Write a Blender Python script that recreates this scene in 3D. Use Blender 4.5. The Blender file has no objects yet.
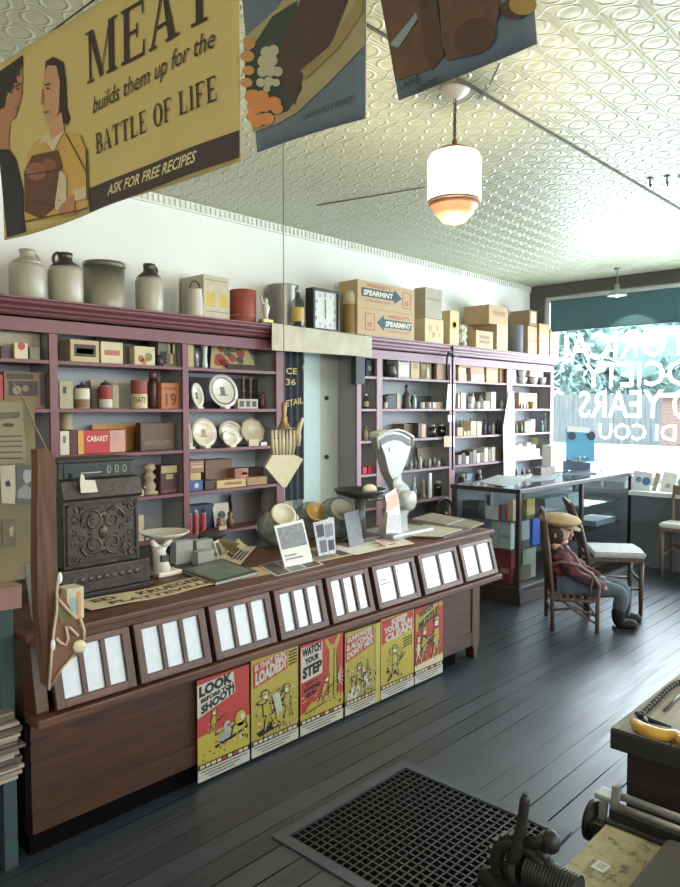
import bpy, bmesh, math, random
from mathutils import Vector, Matrix, noise as mnoise
rnd = random.Random(7)
SC = bpy.context.scene
COL = SC.collection
PI = math.pi

# ------------------------------------------------------------------ camera and measuring helpers
YAW, PITCH, FPX, CAMH = math.radians(43.1), math.radians(-2.74), 725.0, 1.55
FW = Vector((math.cos(YAW)*math.cos(PITCH), math.sin(YAW)*math.cos(PITCH), math.sin(PITCH)))
RT = Vector((math.sin(YAW), -math.cos(YAW), 0))
UP = RT.cross(FW)
CAM = Vector((0, 0, CAMH))
def ray(px, py): return FW*FPX + RT*(px-340) - UP*(py-443.5)
def onX(px, py, v): d = ray(px, py); return CAM + d*(v/d.x)
def onY(px, py, v): d = ray(px, py); return CAM + d*(v/d.y)
def onZ(px, py, v): d = ray(px, py); return CAM + d*((v-CAMH)/d.z)
def onP(px, py, p, n): d = ray(px, py); return CAM + d*((Vector(p)-CAM).dot(n)/d.dot(n))

cam_d = bpy.data.cameras.new('camera'); cam = bpy.data.objects.new('camera', cam_d); COL.objects.link(cam)
cam_d.sensor_fit = 'HORIZONTAL'; cam_d.sensor_width = 36; cam_d.lens = FPX/680*36
cam_d.clip_start = .02; cam_d.clip_end = 300
cam.matrix_world = Matrix.Translation(CAM) @ Matrix((RT, UP, -FW)).transposed().to_4x4()
SC.camera = cam

# ------------------------------------------------------------------ materials
def lin(h):
    h = h.lstrip('#'); o = []
    for i in (0, 2, 4):
        c = int(h[i:i+2], 16)/255
        o.append(c/12.92 if c <= .04045 else ((c+.055)/1.055)**2.4)
    return (*o, 1)
_m = {}
def newmat(name):
    m = bpy.data.materials.new(name); m.use_nodes = True
    nt = m.node_tree; b = nt.nodes['Principled BSDF']
    return m, nt, b
def N(nt, t, **kw):
    n = nt.nodes.new(t)
    for k, v in kw.items():
        if k.startswith('i_'): n.inputs[k[2:].replace('_', ' ')].default_value = v
        else: setattr(n, k, v)
    return n
def math_(nt, op, a, b=None, c=None, clamp=False):
    n = nt.nodes.new('ShaderNodeMath'); n.operation = op; n.use_clamp = clamp
    for i, v in enumerate((a, b, c)):
        if v is None: continue
        if isinstance(v, (int, float)): n.inputs[i].default_value = v
        else: nt.links.new(v, n.inputs[i])
    return n.outputs[0]
def P(hexc, rough=.65, var=.12, scale=9, metal=0, bump=0, coat=0, spec=.5):
    key = ('P', hexc, rough, var, scale, metal, bump, coat, spec)
    if key in _m: return _m[key]
    m, nt, b = newmat('surface_'+hexc.strip('#'))
    b.inputs['Roughness'].default_value = rough; b.inputs['Metallic'].default_value = metal; b.inputs['Specular IOR Level'].default_value = spec
    if coat: b.inputs['Coat Weight'].default_value = coat; b.inputs['Coat Roughness'].default_value = .06
    c = lin(hexc)
    tc = N(nt, 'ShaderNodeTexCoord')
    nz = N(nt, 'ShaderNodeTexNoise'); nz.inputs['Scale'].default_value = scale; nz.inputs['Detail'].default_value = 5
    nt.links.new(tc.outputs['Object'], nz.inputs['Vector'])
    mx = N(nt, 'ShaderNodeMix', data_type='RGBA')
    mx.inputs[6].default_value = tuple(v*max(.12, 1-var*1.6) for v in c[:3])+(1,)
    mx.inputs[7].default_value = tuple(min(1, v*(1+var*1.2)) for v in c[:3])+(1,)
    nt.links.new(nz.outputs['Fac'], mx.inputs[0]); nt.links.new(mx.outputs[2], b.inputs['Base Color'])
    if bump:
        bp = N(nt, 'ShaderNodeBump'); bp.inputs['Strength'].default_value = bump; bp.inputs['Distance'].default_value = .01
        nt.links.new(nz.outputs['Fac'], bp.inputs['Height']); nt.links.new(bp.outputs[0], b.inputs['Normal'])
    _m[key] = m; return m
def wood(h1, h2, axis='X', scale=14, rough=.5, stretch=12):
    key = ('W', h1, h2, axis, scale, rough)
    if key in _m: return _m[key]
    m, nt, b = newmat('wood_'+h1.strip('#'))
    tc = N(nt, 'ShaderNodeTexCoord'); mp = N(nt, 'ShaderNodeMapping')
    s = [scale]*3; s['XYZ'.index(axis)] = scale/stretch; mp.inputs['Scale'].default_value = s
    nz = N(nt, 'ShaderNodeTexNoise'); nz.inputs['Scale'].default_value = 1.6; nz.inputs['Detail'].default_value = 9; nz.inputs['Distortion'].default_value = 1.2
    nt.links.new(tc.outputs['Object'], mp.inputs[0]); nt.links.new(mp.outputs[0], nz.inputs['Vector'])
    rp = N(nt, 'ShaderNodeValToRGB'); rp.color_ramp.elements[0].position = .3; rp.color_ramp.elements[1].position = .7
    rp.color_ramp.elements[0].color = lin(h1); rp.color_ramp.elements[1].color = lin(h2)
    nt.links.new(nz.outputs['Fac'], rp.inputs[0]); nt.links.new(rp.outputs[0], b.inputs['Base Color'])
    bp = N(nt, 'ShaderNodeBump'); bp.inputs['Strength'].default_value = .12; bp.inputs['Distance'].default_value = .004
    nt.links.new(nz.outputs['Fac'], bp.inputs['Height']); nt.links.new(bp.outputs[0], b.inputs['Normal'])
    b.inputs['Roughness'].default_value = rough
    _m[key] = m; return m
def emis(hexc, s, name='glow'):
    key = ('E', hexc, s)
    if key in _m: return _m[key]
    m, nt, b = newmat(name); b.inputs['Base Color'].default_value = lin(hexc)
    b.inputs['Emission Color'].default_value = lin(hexc); b.inputs['Emission Strength'].default_value = s
    _m[key] = m; return m
def glass(tint='#eef6f4', gloss=.08, rough=.02, key='clear'):
    k = ('G', tint, gloss, key)
    if k in _m: return _m[k]
    m = bpy.data.materials.new('glass_'+key); m.use_nodes = True; nt = m.node_tree
    nt.nodes.remove(nt.nodes['Principled BSDF']); out = nt.nodes['Material Output']
    t = N(nt, 'ShaderNodeBsdfTransparent'); t.inputs[0].default_value = lin(tint)
    g = N(nt, 'ShaderNodeBsdfGlossy'); g.inputs['Roughness'].default_value = rough
    lw = N(nt, 'ShaderNodeLayerWeight'); lw.inputs['Blend'].default_value = .5
    f = math_(nt, 'MULTIPLY_ADD', math_(nt, 'POWER', lw.outputs['Facing'], 5), .45, gloss*.6, clamp=True)
    mx = N(nt, 'ShaderNodeMixShader'); nt.links.new(f, mx.inputs[0])
    nt.links.new(t.outputs[0], mx.inputs[1]); nt.links.new(g.outputs[0], mx.inputs[2]); nt.links.new(mx.outputs[0], out.inputs[0])
    _m[k] = m; return m

# ------------------------------------------------------------------ mesh helpers
def worldloc(o):
    v = Vector((0, 0, 0))
    while o is not None: v = v + Vector(o.location); o = o.parent
    return v
class MB:
    def __init__(s, T=None): s.bm = bmesh.new(); s.mats = []; s.T = T
    def mi(s, m):
        if m not in s.mats: s.mats.append(m)
        return s.mats.index(m)
    def v(s, p): p = Vector(p); return s.bm.verts.new(s.T @ p if s.T else p)
    def face(s, vs, m, smooth=False):
        try: f = s.bm.faces.new(vs)
        except ValueError: return
        f.material_index = s.mi(m); f.smooth = smooth; return f
    def box(s, x0, x1, y0, y1, z0, z1, m, bev=0):
        vs = [s.v((x, y, z)) for z in (z0, z1) for y in (y0, y1) for x in (x0, x1)]
        fs = [s.face([vs[i] for i in q], m) for q in ((0,2,3,1),(4,5,7,6),(0,1,5,4),(2,6,7,3),(1,3,7,5),(0,4,6,2))]
        if bev:
            es = {e for f in fs for e in f.edges}
            r = bmesh.ops.bevel(s.bm, geom=list(es), offset=bev, segments=2, affect='EDGES', profile=.6)
            for f in r['faces']: f.material_index = s.mi(m)
        return s
    def prism(s, pts, d, m):           # closed outline (3-D points), extruded by vector d
        d = Vector(d); n = len(pts)
        a = [s.v(p) for p in pts]; b = [s.v(Vector(p)+d) for p in pts]
        s.face(list(reversed(a)), m); s.face(b, m)
        for i in range(n): s.face([a[i], a[(i+1) % n], b[(i+1) % n], b[i]], m)
        return s
    def poly(s, pts, m): s.face([s.v(p) for p in pts], m); return s
    def tube(s, pts, r, m, n=8, cap=True, closed=False):
        pts = [Vector(p) for p in pts]; L = len(pts)
        rs = r if isinstance(r, (list, tuple)) else [r]*L
        rings = []; prev = None
        for i, p in enumerate(pts):
            if closed: t = pts[(i+1) % L]-pts[i-1]
            else: t = pts[min(i+1, L-1)]-pts[max(i-1, 0)]
            t.normalize()
            if prev is None:
                a = t.orthogonal().normalized()
            else:
                a = prev-t*prev.dot(t)
                a = a.normalized() if a.length > 1e-6 else t.orthogonal().normalized()
            prev = a; b = t.cross(a)
            rings.append([s.v(p+(a*math.cos(2*PI*k/n)+b*math.sin(2*PI*k/n))*rs[i]) for k in range(n)])
        for i in range(L if closed else L-1):
            A, B = rings[i], rings[(i+1) % L]
            for k in range(n): s.face([A[k], A[(k+1) % n], B[(k+1) % n], B[k]], m, True)
        if cap and not closed: s.face(list(reversed(rings[0])), m); s.face(rings[-1], m)
        return s
    def lathe(s, prof, c, m, n=20, axis=(0, 0, 1), a0=0, a1=2*PI, mats=None, caps=True):   # prof = [(radius, height)]
        ax = Vector(axis).normalized()
        q = Vector((0, 0, 1)).rotation_difference(ax).to_matrix(); c = Vector(c)
        full = abs(a1-a0-2*PI) < 1e-4; k = n if full else n+1
        rings = []
        for r, h in prof:
            if r < 1e-6: rings.append([s.v(c+q @ Vector((0, 0, h)))])
            else: rings.append([s.v(c+q @ Vector((r*math.cos(a0+(a1-a0)*i/n), r*math.sin(a0+(a1-a0)*i/n), h))) for i in range(k)])
        for j in range(len(rings)-1):
            A, B = rings[j], rings[j+1]; mm = mats[j] if mats else m
            for i in range(n):
                i2 = (i+1) % k if full else i+1
                if len(A) == 1 and len(B) == 1: continue
                if len(A) == 1: s.face([A[0], B[i2], B[i]], mm, True)
                elif len(B) == 1: s.face([A[i], A[i2], B[0]], mm, True)
                else: s.face([A[i], A[i2], B[i2], B[i]], mm, True)
        if full and caps:
            if len(rings[0]) > 1: s.face(list(reversed(rings[0])), mats[0] if mats else m)
            if len(rings[-1]) > 1: s.face(rings[-1], mats[-1] if mats else m)
        return s
    def ball(s, c, r, m, sc=(1, 1, 1), n=12, amp=0):
        c = Vector(c); mtx = Matrix.Translation(c) @ Matrix.Diagonal((*[r*k for k in sc], 1))
        if s.T: mtx = s.T @ mtx
        g = bmesh.ops.create_uvsphere(s.bm, u_segments=n, v_segments=max(6, n*2//3), radius=1, matrix=mtx)
        i = s.mi(m)
        for v in g['verts']:
            if amp: v.co += (v.co-(s.T @ c if s.T else c))*amp*mnoise.noise(v.co*(1.6/r))
            for f in v.link_faces: f.material_index = i; f.smooth = True
        return s
    def build(s, name, parent=None, recalc=True):
        if recalc: bmesh.ops.recalc_face_normals(s.bm, faces=s.bm.faces)
        vs = [v.co for v in s.bm.verts]
        if parent is not None: o = worldloc(parent); loc = Vector((0, 0, 0))
        else:
            o = Vector(((min(v.x for v in vs)+max(v.x for v in vs))/2, (min(v.y for v in vs)+max(v.y for v in vs))/2, min(v.z for v in vs))); loc = o
        for v in s.bm.verts: v.co -= o
        me = bpy.data.meshes.new(name); s.bm.to_mesh(me); s.bm.free()
        for m in s.mats: me.materials.append(m)
        ob = bpy.data.objects.new(name, me); COL.objects.link(ob); ob.location = loc
        if parent is not None: ob.parent = parent
        return ob
def tag(o, label, cat, group=None):
    o['label'] = label; o['category'] = cat
    if group: o['group'] = group
    return o
def thing(name, label, cat, loc, group=None):
    o = bpy.data.objects.new(name, None); COL.objects.link(o); o.location = loc; o.empty_display_size = .05
    return tag(o, label, cat, group)
def struct(o): o['kind'] = 'structure'; return o
def copytree(o, parent=None):
    c = o.copy(); COL.objects.link(c); c.parent = parent
    for ch in list(o.children): copytree(ch, c)
    return c

# ------------------------------------------------------------------ lettering
_t = {}
def textgeo(body, bold=0.0):
    k = (body, bold)
    if k in _t: return _t[k]
    cu = bpy.data.curves.new('t', 'FONT'); cu.body = body; cu.offset = bold; cu.resolution_u = 2
    ob = bpy.data.objects.new('t', cu); COL.objects.link(ob)
    dg = bpy.context.evaluated_depsgraph_get(); dg.update()
    me = bpy.data.meshes.new_from_object(ob.evaluated_get(dg))
    vs = [v.co.copy() for v in me.vertices]; fs = [tuple(p.vertices) for p in me.polygons]
    x0 = min(v.x for v in vs); x1 = max(v.x for v in vs); y0 = min(v.y for v in vs); y1 = max(v.y for v in vs)
    vs = [((v.x-x0)/(x1-x0), (v.y-y0)/(y1-y0)) for v in vs]
    bpy.data.objects.remove(ob); bpy.data.curves.remove(cu); bpy.data.meshes.remove(me)
    _t[k] = (vs, fs); return _t[k]
def lettering(mb, body, O, U, V, m, bold=.02, off=(0, 0, 0)):   # O origin, U right edge vector, V up vector
    vs, fs = textgeo(body, bold); O = Vector(O)+Vector(off); U = Vector(U); V = Vector(V)
    w = [mb.v(O+U*a+V*b) for a, b in vs]
    for f in fs: mb.face([w[i] for i in f], m)
# serif capitals as outlines in a unit box
def _I(x=.5, w=.2): return [[(x-w/2,0),(x+w/2,0),(x+w/2,1),(x-w/2,1)], [(x-w*1.1,0),(x+w*1.1,0),(x+w*1.1,.06),(x-w*1.1,.06)], [(x-w*1.1,.94),(x+w*1.1,.94),(x+w*1.1,1),(x-w*1.1,1)]]
def _arc(cx, cy, rx, ry, a0, a1, t, tt, n=12):
    q = []
    for i in range(n):
        A = [math.radians(a0+(a1-a0)*j/n) for j in (i, i+1)]
        q.append([(cx+rx*math.cos(A[0]), cy+ry*math.sin(A[0])), (cx+rx*math.cos(A[1]), cy+ry*math.sin(A[1])), (cx+(rx-t)*math.cos(A[1]), cy+(ry-tt)*math.sin(A[1])), (cx+(rx-t)*math.cos(A[0]), cy+(ry-tt)*math.sin(A[0]))])
    return q
SERIF = {
 'M': [[(.1,0),(.16,0),(.16,1),(.1,1)], [(.02,0),(.25,0),(.25,.05),(.02,.05)], [(0,.95),(.24,.95),(.24,1),(0,1)], [(.08,1),(.24,1),(.56,.05),(.46,0)], [(.46,0),(.52,.1),(.82,1),(.77,1)], [(.74,0),(.9,0),(.9,1),(.74,1)], [(.66,0),(1,0),(1,.05),(.66,.05)], [(.74,.95),(1,.95),(1,1),(.74,1)]],
 'E': [[(.14,0),(.34,0),(.34,1),(.14,1)], [(.03,0),(.95,0),(.95,.06),(.03,.06)], [(.03,.94),(.9,.94),(.9,1),(.03,1)], [(.3,.48),(.68,.48),(.68,.54),(.3,.54)], [(.87,0),(.95,0),(.98,.28),(.93,.28)], [(.85,1),(.92,1),(.92,.74),(.88,.74)], [(.64,.38),(.69,.38),(.69,.64),(.64,.64)]],
 'A': [[(.06,0),(.13,0),(.5,1),(.44,1)], [(.66,0),(.88,0),(.54,1),(.42,1)], [(.26,.3),(.74,.3),(.72,.36),(.28,.36)], [(0,0),(.26,0),(.26,.05),(0,.05)], [(.56,0),(1,0),(1,.05),(.56,.05)]],
 'T': [[(.4,0),(.6,0),(.6,1),(.4,1)], [(.03,.94),(.97,.94),(.97,1),(.03,1)], [(.25,0),(.75,0),(.75,.05),(.25,.05)], [(.03,.72),(.07,.72),(.12,.95),(.03,.95)], [(.93,.72),(.97,.72),(.97,.95),(.88,.95)]],
 'L': [[(.14,0),(.34,0),(.34,1),(.14,1)], [(.03,0),(.93,0),(.93,.06),(.03,.06)], [(.03,.94),(.48,.94),(.48,1),(.03,1)], [(.85,0),(.93,0),(.97,.3),(.92,.3)]],
 'F': [[(.14,0),(.34,0),(.34,1),(.14,1)], [(.03,0),(.5,0),(.5,.06),(.03,.06)], [(.03,.94),(.93,.94),(.93,1),(.03,1)], [(.3,.48),(.7,.48),(.7,.54),(.3,.54)], [(.86,1),(.93,1),(.95,.72),(.9,.72)], [(.66,.38),(.71,.38),(.71,.64),(.66,.64)]],
 'I': _I(.5, .34),
 'O': _arc(.5,.5,.48,.52,0,360,.2,.07,20),
 'B': [[(.14,0),(.34,0),(.34,1),(.14,1)], [(.03,0),(.5,0),(.5,.06),(.03,.06)], [(.03,.94),(.5,.94),(.5,1),(.03,1)], [(.3,.49),(.55,.49),(.55,.55),(.3,.55)]]+_arc(.5,.75,.36,.26,-90,90,.19,.06)+_arc(.5,.27,.45,.28,-90,90,.2,.06),
}
SW = {'M': 1.15, 'E': .8, 'A': .95, 'T': .85, 'L': .8, 'F': .78, 'I': .42, 'O': .92, 'B': .85, ' ': .45}
def serif(mb, body, O, U, V, m, gap=.12):
    O, U, V = Vector(O), Vector(U), Vector(V)
    tot = sum(SW[c] for c in body)+gap*(len(body)-1); x = 0
    for c in body:
        for pg in SERIF.get(c, []):
            mb.poly([O+U*((x+a*SW[c])/tot)+V*b for a, b in pg], m)
        x += SW[c]+gap
class Flat:                             # printed surface: outlines measured on one plane of the room
    def __init__(s, fn, n): s.fn = fn; s.n = Vector(n); s.mb = MB()
    def p(s, q, l=0): return s.fn(*q)+s.n*(.0007*l)
    def poly(s, pts, m, l=1): s.mb.poly([s.p(q, l) for q in pts], m); return s
    def ell(s, cx, cy, rx, ry, m, l=1, n=14, rot=0):
        c, t = math.cos(rot), math.sin(rot)
        return s.poly([(cx+rx*math.cos(2*PI*i/n)*c-ry*math.sin(2*PI*i/n)*t, cy+rx*math.cos(2*PI*i/n)*t+ry*math.sin(2*PI*i/n)*c) for i in range(n)], m, l)
    def line(s, a, b, w, m, l=1):
        dx, dy = b[0]-a[0], b[1]-a[1]; L = math.hypot(dx, dy); nx, ny = -dy/L*w/2, dx/L*w/2
        return s.poly([(a[0]+nx, a[1]+ny), (b[0]+nx, b[1]+ny), (b[0]-nx, b[1]-ny), (a[0]-nx, a[1]-ny)], m, l)
    def text(s, body, BL, BR, TL, m, l=2, bold=.02, fn=lettering):
        O = s.p(BL, l); U = s.p(BR, l)-O; V = s.p(TL, l)-O
        if fn is lettering: lettering(s.mb, body, O, U, V, m, bold)
        else: fn(s.mb, body, O, U, V, m)
        return s
# ================================================================== THE ROOM
WY, WX, CZ = 4.40, 8.15, 3.03
XB, YR = -3.2, -4.6
# floor: painted boards running towards the window, with a pit under the grate
def floor_mat():
    m, nt, b = newmat('painted_boards')
    tc = N(nt, 'ShaderNodeTexCoord'); sp = N(nt, 'ShaderNodeSeparateXYZ'); nt.links.new(tc.outputs['Object'], sp.inputs[0])
    wob = N(nt, 'ShaderNodeTexNoise'); wob.inputs['Scale'].default_value = 1.3; nt.links.new(tc.outputs['Object'], wob.inputs['Vector'])
    y = math_(nt, 'MULTIPLY_ADD', wob.outputs['Fac'], .012, sp.outputs['Y'])
    t = math_(nt, 'DIVIDE', y, .104)
    row = math_(nt, 'FLOOR', t); fr = math_(nt, 'FRACT', t)
    e = math_(nt, 'ABSOLUTE', math_(nt, 'SUBTRACT', fr, .5))           # .5 at the seam
    # seam width varies along the board
    cb = N(nt, 'ShaderNodeCombineXYZ'); nt.links.new(math_(nt, 'MULTIPLY', sp.outputs['X'], 1.1), cb.inputs[0]); nt.links.new(math_(nt, 'MULTIPLY', row, 3.7), cb.inputs[1])
    sn = N(nt, 'ShaderNodeTexNoise'); sn.inputs['Scale'].default_value = 1; sn.inputs['Detail'].default_value = 2; nt.links.new(cb.outputs[0], sn.inputs['Vector'])
    thr = math_(nt, 'MULTIPLY_ADD', sn.outputs['Fac'], -.17, .562)
    seam = math_(nt, 'MULTIPLY', math_(nt, 'SUBTRACT', e, thr), 60, clamp=True)
    wn = N(nt, 'ShaderNodeTexWhiteNoise', noise_dimensions='1D'); nt.links.new(row, wn.inputs['W'])
    # grain
    mp = N(nt, 'ShaderNodeMapping'); mp.inputs['Scale'].default_value = (2.2, 40, 1); nt.links.new(tc.outputs['Object'], mp.inputs[0])
    gr = N(nt, 'ShaderNodeTexNoise'); gr.inputs['Scale'].default_value = 1; gr.inputs['Detail'].default_value = 8; nt.links.new(mp.outputs[0], gr.inputs['Vector'])
    bl = N(nt, 'ShaderNodeTexNoise'); bl.inputs['Scale'].default_value = 2.1; bl.inputs['Detail'].default_value = 4; nt.links.new(tc.outputs['Object'], bl.inputs['Vector'])
    f = math_(nt, 'ADD', math_(nt, 'MULTIPLY', gr.outputs['Fac'], .5), math_(nt, 'ADD', math_(nt, 'MULTIPLY', wn.outputs['Value'], .3), math_(nt, 'MULTIPLY', bl.outputs['Fac'], .35)))
    rp = N(nt, 'ShaderNodeValToRGB'); rp.color_ramp.elements[0].position = .25; rp.color_ramp.elements[1].position = .9
    rp.color_ramp.elements[0].color = lin('#202328'); rp.color_ramp.elements[1].color = lin('#3b4149'); nt.links.new(f, rp.inputs[0])
    mx = N(nt, 'ShaderNodeMix', data_type='RGBA'); mx.inputs[7].default_value = lin('#0b0c0e')
    nt.links.new(seam, mx.inputs[0]); nt.links.new(rp.outputs[0], mx.inputs[6]); nt.links.new(mx.outputs[2], b.inputs['Base Color'])
    ht = math_(nt, 'MULTIPLY', gr.outputs['Fac'], .3)
    bp = N(nt, 'ShaderNodeBump'); bp.inputs['Strength'].default_value = .35; bp.inputs['Distance'].default_value = .006
    nt.links.new(ht, bp.inputs['Height']); nt.links.new(bp.outputs[0], b.inputs['Normal'])
    ro = math_(nt, 'MULTIPLY_ADD', gr.outputs['Fac'], .34, .24); nt.links.new(ro, b.inputs['Roughness'])
    nt.links.new(math_(nt, 'MULTIPLY_ADD', seam, -.8, .8), b.inputs['Specular IOR Level'])
    return m
FM = floor_mat()
GX0, GX1, GY0, GY1 = 1.74, 2.42, 1.19, 1.88
mb = MB()
for a in ((XB, GX0, YR, WY), (GX1, WX+.1, YR, WY), (GX0, GX1, YR, GY0), (GX0, GX1, GY1, WY)): mb.box(*a, -.06, 0, FM)
fl = mb.build('floor'); struct(fl)
for v in fl.data.vertices: v.co += fl.location
fl.location = (0, 0, 0)
black = P('#0a0a0b', .9)
mb = MB(); x0, x1, y0, y1 = GX0, GX1, GY0, GY1
mb.box(x0-.01, x1+.01, y0-.01, y1+.01, -.5, -.48, black)
for a in ((x0-.01, x0, y0, y1), (x1, x1+.01, y0, y1), (x0, x1, y0-.01, y0), (x0, x1, y1, y1+.01)): mb.box(*a, -.48, -.061, black)
struct(mb.build('trim_5'))

# ceiling: pressed tin
def tin_mat():
    m, nt, b = newmat('pressed_tin')
    tc = N(nt, 'ShaderNodeTexCoord'); sp = N(nt, 'ShaderNodeSeparateXYZ'); nt.links.new(tc.outputs['Object'], sp.inputs[0])
    T = .150
    p = math_(nt, 'FRACT', math_(nt, 'DIVIDE', sp.outputs['X'], T)); q = math_(nt, 'FRACT', math_(nt, 'DIVIDE', sp.outputs['Y'], T))
    pc = math_(nt, 'SUBTRACT', p, .5); qc = math_(nt, 'SUBTRACT', q, .5)
    d = math_(nt, 'SQRT', math_(nt, 'ADD', math_(nt, 'POWER', pc, 2), math_(nt, 'POWER', qc, 2)))
    def bump(x, c, w): return math_(nt, 'SUBTRACT', 1, math_(nt, 'DIVIDE', math_(nt, 'ABSOLUTE', math_(nt, 'SUBTRACT', x, c)), w), clamp=True)
    ring = bump(d, .33, .07)
    sw = math_(nt, 'MULTIPLY', math_(nt, 'SINE', math_(nt, 'MULTIPLY', q, 2*PI)), .13)
    pw = math_(nt, 'SUBTRACT', math_(nt, 'FRACT', math_(nt, 'ADD', p, .5)), .5)
    sq = bump(pw, sw, .06) if False else math_(nt, 'SUBTRACT', 1, math_(nt, 'DIVIDE', math_(nt, 'ABSOLUTE', math_(nt, 'SUBTRACT', pw, sw)), .06), clamp=True)
    qa = math_(nt, 'ABSOLUTE', qc)
    ridge = bump(qa, .44, .05)
    disc = math_(nt, 'MULTIPLY', math_(nt, 'SUBTRACT', .3, d, clamp=True), 1.2)
    h = math_(nt, 'ADD', math_(nt, 'MAXIMUM', math_(nt, 'MAXIMUM', ring, sq), math_(nt, 'MULTIPLY', ridge, .8)), disc)
    bp = N(nt, 'ShaderNodeBump'); bp.inputs['Strength'].default_value = .75; bp.inputs['Distance'].default_value = .009
    nt.links.new(h, bp.inputs['Height']); nt.links.new(bp.outputs[0], b.inputs['Normal'])
    nz = N(nt, 'ShaderNodeTexNoise'); nz.inputs['Scale'].default_value = 1.2; nz.inputs['Detail'].default_value = 5; nt.links.new(tc.outputs['Object'], nz.inputs['Vector'])
    mx = N(nt, 'ShaderNodeMix', data_type='RGBA'); mx.inputs[6].default_value = lin('#aeb092'); mx.inputs[7].default_value = lin('#bec0a4')
    nt.links.new(nz.outputs['Fac'], mx.inputs[0])
    # sheet joints
    j = math_(nt, 'MULTIPLY', bump(math_(nt, 'FRACT', math_(nt, 'DIVIDE', sp.outputs['X'], 1.2)), .5, .006), .6)
    m2 = N(nt, 'ShaderNodeMix', data_type='RGBA'); m2.inputs[7].default_value = lin('#6d6e58'); nt.links.new(j, m2.inputs[0]); nt.links.new(mx.outputs[2], m2.inputs[6])
    nt.links.new(m2.outputs[2], b.inputs['Base Color']); b.inputs['Roughness'].default_value = .36
    return m
mb = MB().box(XB, WX+.1, YR, WY+.1, CZ, CZ+.1, tin_mat()); ce = struct(mb.build('ceiling'))
for v in ce.data.vertices: v.co += ce.location
ce.location = (0, 0, 0)
white = P('#e4e6e0', .8, .05, 2); cream_w = P('#dcdcd0', .7, .06, 3)
struct(MB().box(XB, WX+.1, WY, WY+.1, 0, CZ, white).build('wall_left'))
struct(MB().box(XB-.1, XB, YR, WY+.1, 0, CZ, P('#b9b5a6', .8, .06)).build('wall_back'))
# right wall: unseen parapet, height set for the light, open above to admit skylight
struct(MB().box(XB, WX+.1, YR-.1, YR, 0, 1.0, P('#cfcfc4', .8, .05)).build('wall_right'))
dk = P('#57534f', .6, .08)
mb = MB()
mb.box(WX, WX+.1, YR, WY, 0, .72, P('#a9adb0', .7)); mb.box(WX, WX+.1, YR, WY, 2.9, CZ, dk); mb.box(WX, WX+.1, 4.23, WY, .72, 2.9, dk)
struct(mb.build('wall_front'))
mb = MB(); mb.box(WX-.06, WX-.001, YR, WY-.001, 2.885, CZ-.001, dk); mb.box(WX-.06, WX-.001, 4.2, WY-.001, 2.2, 2.885, dk); struct(mb.build('trim_4'))
# bead moulding between wall and ceiling
mb = MB(); mold = P('#dfe0d6', .6, .04)
mb.box(XB, WX-.07, WY-.022, WY-.001, CZ-.07, CZ-.001, mold)
x = XB+.02
while x < WX-.1: mb.box(x, x+.022, WY-.034, WY-.0215, CZ-.058, CZ-.012, mold); x += .044
struct(mb.build('trim_1'))
# baseboards
struct(MB().box(XB, .6, WY-.02, WY-.001, 0, .16, P('#4b3a34', .5)).build('baseboard_left'))
# window_1: the shop window
mb = MB(); fr = P('#e9efef', .5, .03)
mb.box(WX, WX+.06, YR, 4.23, .72, .80, fr); mb.box(WX, WX+.06, YR, 4.23, 2.82, 2.9, fr); mb.box(WX, WX+.06, 4.17, 4.23, .80, 2.82, fr); mb.box(WX, WX+.06, -.6, -.5, .8, 2.82, fr)
w1 = struct(mb.build('window_1'))
MB().box(WX+.025, WX+.031, YR, 4.17, .80, 2.82, glass('#f6fafa', .03)).build('pane', w1)
# raised window platform
mb = MB(); pf = P('#5b6068', .55, .1); 
mb.box(7.2, WX-.001, YR, 2.78, .0, .70, pf); mb.box(7.17, WX-.001, YR, 2.8, .70, .74, P('#c9d2d6', .5, .05))
for y in (2.05, 1.2, .35): mb.box(7.185, 7.2, y-.75, y, .12, .62, P('#50545b', .55, .1))
struct(mb.build('trim_2'))
# doorway between the two shelving units
teal = P('#a9bcb6', .55, .06); gg = P('#a0a59b', .55, .06); grn = P('#a3a89f', .5, .06)
D1 = 4.28
xd = [onY(px, 420, D1).x for px in (303, 320, 332, 357)]
mb = MB(); mb.box(xd[0], xd[1], D1, WY-.001, 0, 2.12, teal); struct(mb.build('trim_3'))
d1 = struct(MB().box(xd[1]+.001, xd[2], D1+.02, WY-.001, 0, 2.12, gg).box(xd[2], xd[3]+.12, D1+.035, WY-.001, 0, 2.12, grn).build('door_1'))
q = onY(325, 400, D1+.02)
for py in (398, 457): 
    z = onY(325, py, D1+.02).z
    MB().lathe([(.016, 0), (.02, .006), (.016, .022), (.0, .028)], (q.x+.01, D1+.0195, z), P('#3b342c', .4, metal=.6), 10, axis=(0, -1, 0)).build('door_knob' if py > 450 else 'lock', d1)

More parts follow.
